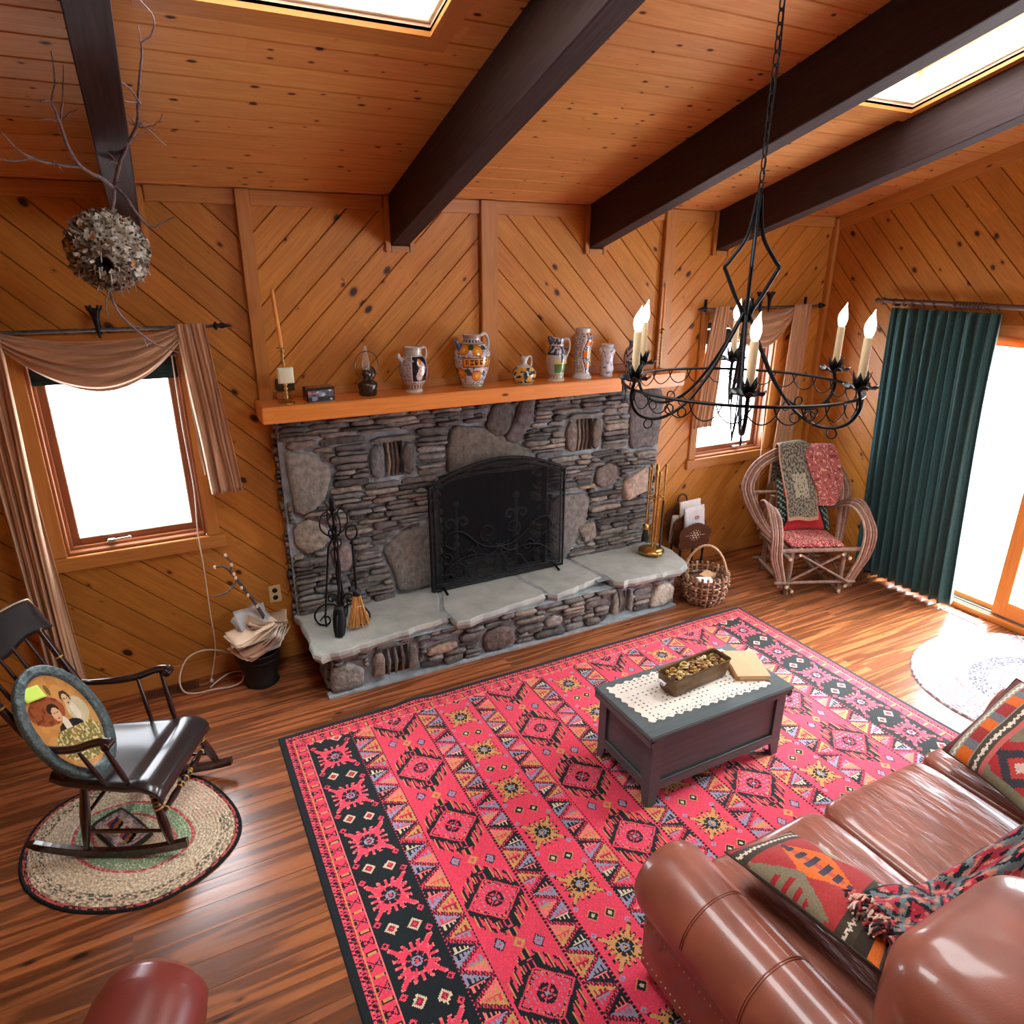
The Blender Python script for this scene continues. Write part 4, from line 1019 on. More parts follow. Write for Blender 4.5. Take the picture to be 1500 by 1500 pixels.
# ------------------------------------------------------------------ window dressings
def hang(m, a0, a1, b0, b1, z0, z1, y0, amp, folds, seed, mid=None, nu=60, nv=40, gather=.5, hem=0):
    """cloth falling from (a0..a1, z0) to (b0..b1, z1); mid narrows it at mid height"""
    def f(u, v):
        xa = lerp(a0, b0, v); xb = lerp(a1, b1, v)
        if mid: w = math.sin(PI*v)*mid; xa += w; xb -= w
        x = lerp(xa, xb, u)+nz(u*4, v*2, seed)*.012
        am = amp*(gather+(1-gather)*v)
        y = y0-am*math.sin(2*PI*folds*u+nz(u*3, v*1.2, seed)*2.2)-am*.5*math.sin(2*PI*folds*2.3*u+seed)
        return (x, y, lerp(z0, z1, v)+nz(u*5, 0, seed+3)*hem*v)
    m.grid(f, nu, nv); return m
def swag(m, xa, xb, za, zb, top, bot, y0, seed, out=.07):
    def f(u, v):
        x = lerp(xa, xb, u); s = (math.sin(PI*u))**.8
        zt = lerp(za, zb, u)-s*top; zl = lerp(za-.05, zb-.05, u)-s*bot
        rip = .017*math.sin(v*2*PI*4.5+math.sin(u*PI)*1.8+seed)+.007*math.sin(v*41+u*6)+.012*nz(u*2.5, v*9, seed)
        return (x+nz(u*4, v*6, seed)*.006, y0-out*s*math.sin(PI*v)**.7-rip*(.4+.6*s)-.012, lerp(zt, zl, v))
    m.grid(f, 60, 60); return m
def scarf(name, label, parts, loc=(0, 0, 0)):
    r = thing(name, label, 'curtain', loc, group='gathered scarves over the windows')
    for nm, fn in parts:
        m = MB(); fn(m); m.build(nm, 'linen_swag' if nm == 'swag' else 'linen', r, mods=[('solid', .003)])
    return r
RZ = 2.262
r = scarf('window_scarf', 'tan crinkled scarf draped over the left window, its left tail reaching the floor', [
    ('swag', lambda m: swag(m, -.70, .17, RZ+.012, RZ+.01, .07, .285, WY-.085, 1)),
    ('tail', lambda m: hang(m, .135, .285, .19, .365, RZ+.018, 1.285, WY-.115, .014, 3.2, 5, gather=.7)),
    ('inner_tail', lambda m: hang(m, .135, .22, .165, .235, RZ-.1, 1.40, WY-.075, .010, 2.2, 8)),
    ('long_tail', lambda m: (hang(m, -.86, -.665, -.84, -.70, RZ+.02, .01, WY-.115, .020, 3.6, 2, mid=.012, nv=70), hang(m, -.80, -.70, -.77, -.66, RZ, .03, WY-.075, .016, 3, 12, nv=60)))])
r = scarf('window_scarf', 'tan crinkled scarf draped over the right window behind the chandelier', [
    ('swag', lambda m: swag(m, 4.17, 4.99, RZ+.01, RZ+.01, .06, .30, WY-.085, 4)),
    ('tail', lambda m: hang(m, 4.06, 4.20, 3.94, 4.13, RZ+.018, 1.30, WY-.115, .014, 3.2, 6, gather=.6)),
    ('long_tail', lambda m: hang(m, 4.95, 5.16, 4.90, 5.13, RZ+.018, .12, WY-.115, .016, 3.5, 7, nv=60))])
def rod(label, xa, xb, brs):
    r = thing('curtain_rod', label, 'curtain rod', ((xa+xb)/2, WY-.09, RZ), group='slim rods over the two front windows'); h = (xb-xa)/2; cx = (xa+xb)/2
    m = MB(); m.tube([(-h, 0, 0), (h, 0, 0)], .009, 10); m.build('pole', 'iron_grey', r)
    for s in (-1, 1):
        m = MB(); m.lathe([(.009, 0), (.024, .012), (.024, .018), (.010, .026), (.017, .045), (.008, .075), (.0, .10)], (s*h, 0, 0), 12, axis=(s, 0, 0)); m.build('finial', 'iron', r)
    for bx, up in brs:
        m = MB(); x = bx-cx; m.tube([(x, .088, 0), (x, 0, -.002)], .008, 6); m.tube([(x, .08, -.05), (x, .08, .07)], .012, 8)
        if up:
            m.lathe([(.004, -.04), (.011, .0), (.016, .06), (.030, .10), (.032, .112)], (x, -.012, 0), 12)
            for k in range(6): a = 2*PI*k/6; m.tube([(x+.028*math.cos(a), -.012+.028*math.sin(a), .10), (x+.036*math.cos(a), -.012+.036*math.sin(a), .125)], .006, 5)
        m.build('bracket', 'iron', r)
rod('slim metal rod with pointed finial above the left window', -1.05, .33, [(-.235, 1)])
rod('slim metal rod with pointed finials above the right window', 3.99, 5.28, [(4.05, 0), (4.56, 1), (4.66, 1), (5.2, 0)])
for nm, x0, x1, cx in (('dark green roller shade rolled up behind the left window scarf, long white cord', -.60, .115, .088), ('dark green roller shade rolled up behind the right window scarf', 4.105, 4.885, 4.80)):
    r = thing('roller_shade', nm, 'window shade', ((x0+x1)/2, WY+.03, 2.12), group='green roller shades'); h = (x1-x0)/2
    m = MB(); m.tube([(-h, 0, 0), (h, 0, 0)], .022, 12); m.build('roller', 'shade_green', r)
    m = MB()
    for k in range(3): m.box((-h, -.012+.004*k, -.03-.035*k-.035), (h, -.004+.004*k, -.03-.035*k), bevel=.003)
    m.box((-h, -.016, -.148), (h, .006, -.118), bevel=.005); m.build('fabric', 'shade_green', r)
    c = cx-(x0+x1)/2
    m = MB()
    if x0 < 1:
        pts = [(c+.008, -.06, -.02), (c+.004, -.075, -.42), (c+.01, -.10, -.80), (c-.010, -.115, -1.08), (c-.008, -.125, -1.29), (c-.014, -.13, -1.62), (c-.018, -.13, -1.87), (c-.07, -.135, -2.085)]
        m.tube(spline(pts, 5), .0035, 6); m.build('pull_cord', 'cord', r)
        m = MB(); m.lathe([(.004, .03), (.010, .02), (.013, 0), (0, -.002)], (c-.072, -.135, -2.118), 10); m.build('cord_tassel', 'cord', r)
    else:
        m.tube([(c, -.06, -.02), (c+.01, -.12, -1.2), (c+.0, -.15, -1.52)], .0035, 6); m.build('pull_cord', 'cord', r)
        m = MB(); m.lathe([(.004, .05), (.008, .03), (.012, 0), (0, -.002)], (c, -.15, -1.58), 10); m.build('cord_tassel', 'cord', r)
# green curtain and its rod on the right wall
def gc(m):
    def f(u, v):
        yt = lerp(3.70, 2.865, u); yb = lerp(3.58, 2.745, u); y = lerp(yt, yb, v**1.3)+nz(u*5, v*1.5)*.02
        am = lerp(.022, .042, v); x = 5.385-am*math.sin(2*PI*11*u+nz(u*3, v)*1.5)-.4*am*math.sin(2*PI*25*u+1.0)
        return (x, y, lerp(2.275, .028+nz(u*8, 3)*.012, v))
    m.grid(f, 260, 40)
r = thing('green_curtain', 'long pleated dark green curtain drawn aside at the sliding door', 'curtain', (0, 0, 0))
m = MB(); gc(m); m.build('panel', 'green_cloth', r, mods=[('solid', .004)])
wood('rod_wood', srgb(96, 66, 56), srgb(60, 40, 34), rough=.5, grain=.5, knots=0)
r = thing('curtain_rod', 'thick brown wooden rod above the sliding door carrying the green curtain', 'curtain rod', (5.375, 2.4, 2.325))
m = MB(); m.tube([(0, -1.35, 0), (0, 1.37, 0)], .019, 14); m.build('pole', 'rod_wood', r)
m = MB(); m.lathe([(.019, 0), (.03, .01), (.028, .025), (.014, .04), (.022, .07), (0, .10)], (0, 1.37, 0), 14, axis=(0, 1, 0)); m.build('finial', 'rod_wood', r)
for y in (1.30, -1.25): m = MB(); m.tube([(0, y, -.02), (.04, y, -.03), (.082, y, -.03)], .012, 8); m.build('bracket', 'rod_wood', r)
yy = [3.68, 3.60, 3.53, 3.45, 3.36]+[3.20-.022*k for k in range(11)]+[2.90]
for k, y in enumerate(yy):
    t = 2*PI; m = MB(); m.tube([(.026*math.cos(t*i/14), .004*math.sin(t*i/14), .026*math.sin(t*i/14)) for i in range(14)], .0045, 6, closed=True)
    if k == 0: ring0 = m.build('curtain_ring', 'rod_wood'); ring0.location = (5.375, y, 2.320); tag(ring0, 'brown wooden ring carrying the green curtain on the thick rod', 'curtain ring', 'rings of the green curtain')
    else: c = ring0.copy(); COL.objects.link(c); c.location = (5.375, y, 2.320)
# ------------------------------------------------------------------ wall and floor fittings
r = thing('wall_outlet', 'tan double wall outlet left of the fireplace stonework', 'outlet', (.488, WY, .498))
m = MB(); m.box((-.038, -.007, -.062), (.038, 0, .062), bevel=.003); m.build('cover_plate', 'plastic_tan', r)
for z in (.026, -.026): m = MB(); m.lathe([(.017, .0), (.017, .003), (0, .003)], (0, -.007, z), 16, axis=(0, -1, 0)); m.build('socket', 'near_black', r)
def register(loc, rz, n, L, label, mat):
    r = thing('floor_register', label, 'floor vent', loc, rz, group='floor vents')
    m = MB(); m.box((-L/2, -.045, 0), (L/2, .045, .004), bevel=.0015); m.build('plate', mat, r)
    m = MB()
    for k in range(n):
        for s in (-1, 1): x = lerp(-L/2+.015, L/2-.015, (k+.5)/n); m.box((x-.003, s*.018-.014, .0035), (x+.003, s*.018+.014, .0048))
    m.build('slots', 'near_black', r)
M('register_brown', srgb(96, 60, 44), rough=.4, metal=.3); M('register_pale', srgb(216, 206, 190), rough=.5)
register((-.23, 4.345, .0005), 0, 22, .34, 'brown slotted floor vent against the wall under the left window', 'register_brown')
register((5.36, 2.62, .0005), PI/2, 14, .30, 'pale floor vent beside the sliding door track', 'register_pale')
# coal bucket with newspapers and a branch
r = thing('coal_bucket', 'dark round bucket stuffed with old newspapers beside the hearth', 'bucket', (.315, 4.19, 0))
m = MB(); m.lathe([(.105, 0), (.110, .008), (.098, .02), (.118, .12), (.138, .235), (.145, .245), (.139, .248), (.128, .235), (.095, .03), (0, .03)], n=30); m.build('pail', 'black_pot', r)
m = MB(); m.tube([(.142*math.cos(t), .142*math.sin(t)*1.0, .20) for t in [2*PI*i/30 for i in range(30)]], .003, 5, closed=True); m.build('band', 'black_pot', r)
rp_ = random.Random(21)
cols = [(216, 196, 172), (196, 170, 144), (226, 214, 200), (204, 160, 132), (178, 156, 136), (188, 194, 196)]
def paper_wad(loc, size, rot, seed, col, label, n=7):
    rr = random.Random(seed); m = MB()
    for k in range(n):
        z = k*size[2]/n; sx, sy = size[0]*rr.uniform(.85, 1.05), size[1]*rr.uniform(.85, 1.05); a0 = rr.uniform(-.25, .25); kk = rr.uniform(.80, 1.1); c = srgb(*[min(255, q*kk) for q in col])
        m.grid(lambda u, v: (((u-.5)*sx*math.cos(a0)-(v-.5)*sy*math.sin(a0)), ((u-.5)*sx*math.sin(a0)+(v-.5)*sy*math.cos(a0)), z+.022*(2*u-1)**2+.008*math.sin(u*5+k*.6)+nz(u*2.5, v*2.5, seed+k*.15)*.014), 10, 8, col=c)
    o = m.build('newspaper', 'paper', mods=[('solid', .002)]); o.location = loc; o.rotation_euler = rot; return tag(o, label, 'newspaper', 'newspapers in the dark bucket')
paper_wad((.29, 4.17, .262), (.27, .19, .05), (.15, -.12, .5), 1, cols[3], 'folded reddish newspaper, lowest in the dark bucket', 9)
paper_wad((.40, 4.16, .285), (.25, .17, .06), (.2, -.5, -.5), 2, cols[2], 'white edged newspaper leaning over the right rim of the bucket', 8)
paper_wad((.30, 4.19, .34), (.29, .18, .06), (.1, -.25, .25), 3, cols[0], 'fanned yellowed newspaper across the middle of the bucket', 9)
paper_wad((.39, 4.22, .385), (.24, .16, .05), (.05, .12, -.2), 4, cols[1], 'brownish newspaper on the right of the bucket pile', 8)
paper_wad((.31, 4.25, .42), (.19, .17, .03), (.9, -.35, .1), 5, cols[5], 'pale grey newspaper standing at the top of the bucket pile', 5)
r = thing('dry_branch', 'leafless forked grey branch sticking up out of the bucket of newspapers', 'branch', (0, 0, 0))
m = MB(); B = lambda *p: [(a, b, c) for a, b, c in p]
m.tube(spline(B((.40, 4.19, .36), (.385, 4.2, .431), (.341, 4.2, .554), (.287, 4.19, .678), (.246, 4.18, .767), (.221, 4.18, .819), (.183, 4.18, .859), (.137, 4.17, .868)), 4), [.012]*8+[.010]*12+[.008]*9, 8)
m.tube(spline(B((.221, 4.18, .819), (.232, 4.18, .864), (.224, 4.18, .897), (.207, 4.17, .93)), 4), .006, 7); m.build('stem', 'bark_dark', r)
m = MB(); m.tube(spline(B((.25, 4.18, .755), (.215, 4.17, .71), (.176, 4.16, .690), (.109, 4.15, .685)), 4), .006, 7); m.build('twig', 'bark_dark', r)
for p in ((.137, 4.169, .868), (.207, 4.169, .931), (.231, 4.172, .862), (.243, 4.165, .775), (.236, 4.17, .80), (.268, 4.168, .70), (.345, 4.185, .545), (.30, 4.17, .64)): m = MB(); m.sphere(p, .009, 7, sq=(1, .8, 1.5)); m.build('cut_end', 'bare_wood', r)
m = MB(); L = spline([(.16, 4.35, .16), (.08, 4.34, .215), (-.02, 4.34, .235), (-.11, 4.33, .20), (-.165, 4.29, .10), (-.15, 4.25, .02), (-.07, 4.22, .006), (.02, 4.22, .005), (.12, 4.20, .006), (.19, 4.21, .02), (.22, 4.28, .05)], 7)
m.tube(L, .0055, 7); m.tube(spline([(.24, 4.31, .03), (.14, 4.30, .05), (.06, 4.28, .03), (.0, 4.24, .012)], 6), .005, 6)
tag(m.build('power_cord', 'cord'), 'white power cord looped on the floor left of the bucket', 'cord')
# ------------------------------------------------------------------ hanging wasp nest in its branch
NC = Vector((-.095, 3.42, 2.645))
r = thing('paper_nest', 'grey papery wasp nest hanging from the leftmost beam by a branch', 'nest', NC)
m = MB()
gc_ = [srgb(*c) for c in ((150, 144, 132), (176, 170, 156), (116, 104, 90), (136, 124, 104), (188, 186, 176), (96, 80, 62))]
def nf(u, v):
    th = 2*PI*u; ph = PI*v; d = Vector((math.sin(ph)*math.cos(th), math.sin(ph)*math.sin(th), math.cos(ph)))
    R = .143*(1+.10*nz(d.x*3.5, d.y*3.5, d.z*3.5)+.13*nz(d.x*9, d.y*9, d.z*9+4)+.07*nz(d.x*24, d.y*24, d.z*24))
    hole = max(0, 1-(d-Vector((-.15, -.9, -.40)).normalized()).length/.28); R *= 1-.35*hole
    return (d.x*R, d.y*R, d.z*R*1.02)
def ncol(u, v):
    th = 2*PI*u; ph = PI*v; d = Vector((math.sin(ph)*math.cos(th), math.sin(ph)*math.sin(th), math.cos(ph)))
    if (d-Vector((-.15, -.9, -.40)).normalized()).length < .24: return srgb(20, 15, 12)
    if nz(d.x*15, d.y*15, d.z*15+9) < -.28: return srgb(52, 40, 30)
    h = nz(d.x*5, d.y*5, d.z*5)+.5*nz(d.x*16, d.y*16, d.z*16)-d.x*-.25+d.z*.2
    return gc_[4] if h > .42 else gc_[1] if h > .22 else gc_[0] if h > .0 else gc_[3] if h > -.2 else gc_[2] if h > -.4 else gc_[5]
m.grid(nf, 110, 80, colf=ncol, closeu=True); m.build('body', 'nest_paper', r)
m = MB(); rr = random.Random(2)
for k in range(620):
    d = Vector((rr.gauss(0, 1), rr.gauss(0, 1), rr.gauss(0, 1))).normalized(); 
    if (d-Vector((-.15, -.9, -.40)).normalized()).length < .22: continue
    t = d.orthogonal().normalized(); t.rotate(Matrix.Rotation(rr.random()*6.3, 3, d)); b = d.cross(t); s = rr.uniform(.007, .019); p = d*rr.uniform(.138, .152); lift = rr.uniform(.002, .016)
    c = rr.choice(gc_[:5]) if rr.random() > .03 else srgb(214, 150, 90)
    n = 6; vs = [p]+[p+(t*math.cos(2*PI*i/n)+b*math.sin(2*PI*i/n)*rr.uniform(.5, .9))*s*rr.uniform(.7, 1.1)+d*(lift*(1 if i < 3 else -.4)) for i in range(n)]
    m.add(vs, [(0, 1+i, 1+(i+1) % n) for i in range(n)], c, None, True)
m.build('paper_flakes', 'nest_paper', r)
m = MB()
for k in range(46):
    a = rr.uniform(0, 2*PI); z = rr.uniform(-.15, -.06) if rr.random() < .7 else rr.uniform(-.05, .12); rad = math.sqrt(max(.0004, .145**2-z*z)); p = Vector((rad*math.cos(a), rad*math.sin(a), z)); q = p+Vector((math.cos(a)*rr.uniform(0, .02), math.sin(a)*rr.uniform(0, .02), -rr.uniform(.01, .045)))
    m.tube([p, q], [.003, .0015], 5, rr.choice([gc_[1], gc_[4], gc_[3]]))
m.build('fringe', 'nest_paper', r)
m = MB()
def tw(pts, r0, r1=.0015):
    P = [Vector(p)-NC for p in pts]; q = spline(P, 4); n = len(q); m.tube([p+Vector((nz(i*.9, 1), nz(i*.9, 2), nz(i*.9, 3)))*.004 for i, p in enumerate(q)], [lerp(r0, r1, i/(n-1)) for i in range(n)], 6)
tw([(-.039, 3.5, 2.887), (-.069, 3.45, 2.914), (-.129, 3.35, 2.942), (-.157, 3.25, 2.998), (-.163, 3.15, 3.06), (-.171, 3.05, 3.105), (-.197, 3.0, 3.098)], .009, .003)
tw([(-.129, 3.35, 2.942), (-.214, 3.3, 2.943), (-.271, 3.25, 2.952), (-.312, 3.2, 2.974), (-.345, 3.15, 3.02)], .006, .002)
tw([(-.27, 3.25, 2.957), (-.332, 3.22, 2.936), (-.368, 3.2, 2.941)], .004); tw([(-.163, 3.15, 3.06), (-.134, 3.05, 3.128), (-.111, 2.95, 3.199)], .004); tw([(-.171, 3.05, 3.105), (-.143, 2.95, 3.158), (-.133, 2.85, 3.212)], .0035)
tw([(-.029, 3.5, 2.9), (.001, 3.4, 2.967), (.043, 3.3, 3.029), (.078, 3.15, 3.068), (.092, 3.05, 3.129), (.108, 2.95, 3.194), (.122, 2.9, 3.244), (.124, 2.85, 3.267)], .008, .003)
tw([(.124, 2.85, 3.267), (.157, 2.83, 3.289), (.168, 2.8, 3.329), (.134, 2.75, 3.356)], .003); tw([(.037, 3.3, 3.017), (.049, 3.2, 3.084), (.034, 3.1, 3.132), (.016, 3.0, 3.158)], .004); tw([(.1, 3.05, 3.125), (.072, 3.0, 3.159), (.032, 2.95, 3.182)], .004)
tw([(.124, 2.9, 3.245), (.122, 2.85, 3.30), (.12, 2.84, 3.31)], .002); tw([(.092, 3.05, 3.129), (.05, 3.0, 3.12), (.03, 2.97, 3.125)], .003); tw([(.078, 3.15, 3.068), (.11, 3.1, 3.06), (.15, 3.06, 3.075), (.165, 3.04, 3.10)], .003); tw([(.09, 3.1, 3.07), (.12, 3.06, 3.04), (.16, 3.0, 2.99)], .002)
tw([(-.027, 3.5, 2.888), (.004, 3.45, 2.847), (.032, 3.4, 2.789), (.073, 3.38, 2.738), (.126, 3.35, 2.756), (.164, 3.3, 2.772)], .008, .003)
m.build('branches', 'bark', r); m = MB()
tw([(-.118, 3.42, 2.491), (-.1, 3.35, 2.412), (-.063, 3.3, 2.36), (.012, 3.25, 2.287), (.099, 3.2, 2.247)], .006, .002); tw([(-.063, 3.3, 2.36), (-.02, 3.27, 2.345), (.0, 3.26, 2.335)], .003); tw([(-.02, 3.27, 2.31), (-.015, 3.24, 2.27)], .003); tw([(-.12, 3.4, 2.49), (-.14, 3.37, 2.43), (-.135, 3.36, 2.39)], .004)
m.build('hanging_twig', 'bark', r); m = MB()
for i in range(16):
    a = rr.uniform(-2.8, -.3); p = Vector(rr.choice([(-.039, 3.5, 2.887), (.001, 3.4, 2.967), (.043, 3.3, 3.029), (-.129, 3.35, 2.942), (-.163, 3.15, 3.06), (-.214, 3.3, 2.943), (.078, 3.15, 3.068)])); q = p+Vector((rr.uniform(-.08, .08), rr.uniform(-.06, .0), rr.uniform(-.03, .05))); tw([p, (p+q)/2+Vector((0, 0, .008)), q], .003)
tw([(-.029, 3.5, 2.90), (-.045, 3.49, 2.83), (-.06, 3.46, 2.78)], .007, .005)
m.build('side_twigs', 'bark', r)
m = MB(); m.tube([(Vector((-.03, 3.51, 2.89))-NC), (Vector((-.012, 3.54, 2.955))-NC)], .004, 6); m.build('hanging_wire', 'iron', r)
# ------------------------------------------------------------------ chandelier
CC = Vector((1.790, 1.752, 2.207)); CR = .395
r = thing('chandelier', 'black wrought iron six arm candle chandelier hanging on a long chain', 'chandelier', CC)
m = MB(); n = 72
m.tube([(CR*math.cos(2*PI*i/n), CR*math.sin(2*PI*i/n), 0) for i in range(n)], .0052, 6, closed=True, flat=1.4); m.build('hoop', 'iron', r)
angs = [math.radians(60*k-11) for k in range(6)]
for k, a in enumerate(angs):
    m = MB(); c, s = math.cos(a), math.sin(a)
    pr = [(.010, .24), (.05, .16), (.12, .04), (.20, -.055), (.29, -.10), (.37, -.085), (.405, -.03), (CR, .03)]
    m.tube([(c*q.x, s*q.x, q.z) for q in spline([(x, 0, z) for x, z in pr], 6)], .0055, 6, flat=1.3); m.build('arm', 'iron', r)
    for rr_, z in ((.335, -.117), (.21, -.085), (.26, -.07)):
        m = MB(); m.tube([(c*(rr_+.016*math.cos(t)), s*(rr_+.016*math.cos(t)), z+.016*math.sin(t)) for t in [2*PI*i/12 for i in range(12)]], .0026, 5, closed=True); m.build('arm_ring', 'iron', r)
    cup = MB(); x, y = c*CR, s*CR
    pr = []
    nseg = 48
    prof = [(.006, .025), (.014, .032), (.03, .036), (.044, .040), (.047, .044)]
    cup.grid(lambda u, v: (x+math.cos(2*PI*u)*(q := prof[int(round(v*4))][0]*(1+(.16*math.sin(8*2*PI*u) if v > .7 else 0))), y+math.sin(2*PI*u)*q, prof[int(round(v*4))][1]+(.006*math.sin(8*2*PI*u+1) if v > .7 else 0)), nseg, 4, closeu=True)
    for j in range(7):
        b = 2*PI*j/7; t = Vector((-math.sin(b), math.cos(b), 0)); o = Vector((math.cos(b), math.sin(b), 0)); P0 = Vector((x, y, .035))
        vs = [P0+o*.010-t*.009, P0+o*.010+t*.009, P0+o*.021+t*.010+Vector((0, 0, .025)), P0+o*.021-t*.010+Vector((0, 0, .025)), P0+o*.027+Vector((0, 0, .052))]
        cup.add(vs, [(0, 1, 2, 3), (3, 2, 4)], None, None, True)
    pan = cup.build('bobeche', 'iron', r, mods=[('solid', .002)])
    m = MB(); m.lathe([(.0125, .038), (.0125, .185), (.010, .188), (0, .188)], (x, y, 0), 14); m.build('candle_sleeve', 'wax_cream', r)
    m = MB(); bend = Vector((.006, .002, 0))
    m.lathe([(.008, .186), (.013, .196), (.0165, .212), (.0155, .228), (.010, .244), (.0045, .256), (.002, .266), (.0, .270)], (x, y, 0), 14); b_ = m.build('flame_bulb', 'bulb', r)
    for v in b_.data.vertices:
        z = v.co.z
        if z > .235: v.co.x += (z-.235)*.35
m = MB()
for k in range(6):
    for j in range(5):
        a0 = angs[k]+math.radians(60)*(j+.12)/5; a1 = angs[k]+math.radians(60)*(j+.98)/5
        pts = []
        for i in range(13):
            t = i/12; a = lerp(a0-.035, a1+.035, t); pts.append((CR*math.cos(a), CR*math.sin(a), -.004-.05*math.sin(PI*t)**.6))
        m.tube(pts, .0022, 5)
m.build('scalloped_wire', 'iron', r)
m = MB()
for k in range(4):
    a = math.radians(-46)+PI/2*k; c, s = math.cos(a), math.sin(a)
    pr = [(.006, .60), (.012, .54), (.028, .47), (.070, .405), (.084, .385), (.076, .365), (.045, .30), (.018, .25), (.008, .21)]
    m.tube([(c*q.x, s*q.x, q.z) for q in spline([(x, 0, z) for x, z in pr], 5)], .005, 6, flat=1.5)
m.tube([(0, 0, .62), (0, 0, -.02)], .0055, 8); m.sphere((0, 0, .262), .016, 10, sq=(1, 1, 1.7)); m.sphere((0, 0, .225), .012, 10)
for z in (.24, .16, .10): m.lathe([(.010, z), (.013, z+.008), (.010, z+.016)], n=10)
m.build('centre_stem', 'iron', r)
m = MB()
for k in range(3):
    a = 2*PI*k/3; c, s = math.cos(a), math.sin(a)
    m.tube([(c*q.x, s*q.x, q.z) for q in spline([(.006, 0, .02), (.016, 0, -.05), (.012, 0, -.12), (.002, 0, -.18), (.001, 0, -.20)], 5)], .0028, 5)
m.build('drop_finial', 'iron', r)
m = MB(); z = .60; top = zc(CC.y)-CC.z; k = 0
while z < top-.01:
    h = .021; pts = [((.0085*math.cos(t) if k % 2 else 0), (0 if k % 2 else .0085*math.cos(t)), z+h+h*math.sin(t)) for t in [2*PI*i/14 for i in range(14)]]
    m.tube(pts, .0024, 5, closed=True); z += 2*h-.007; k += 1
m.tube([(.008, .004, .66), (.010, -.004, 1.0), (.006, .006, 1.3), (.009, .0, top-.01)], .0025, 5)
m.build('chain', 'iron', r)
m = MB(); m.lathe([(.055, 0), (.05, -.02), (.02, -.03), (0, -.035)], (0, 0, top-.002), 20); m.build('ceiling_rose', 'iron', r)
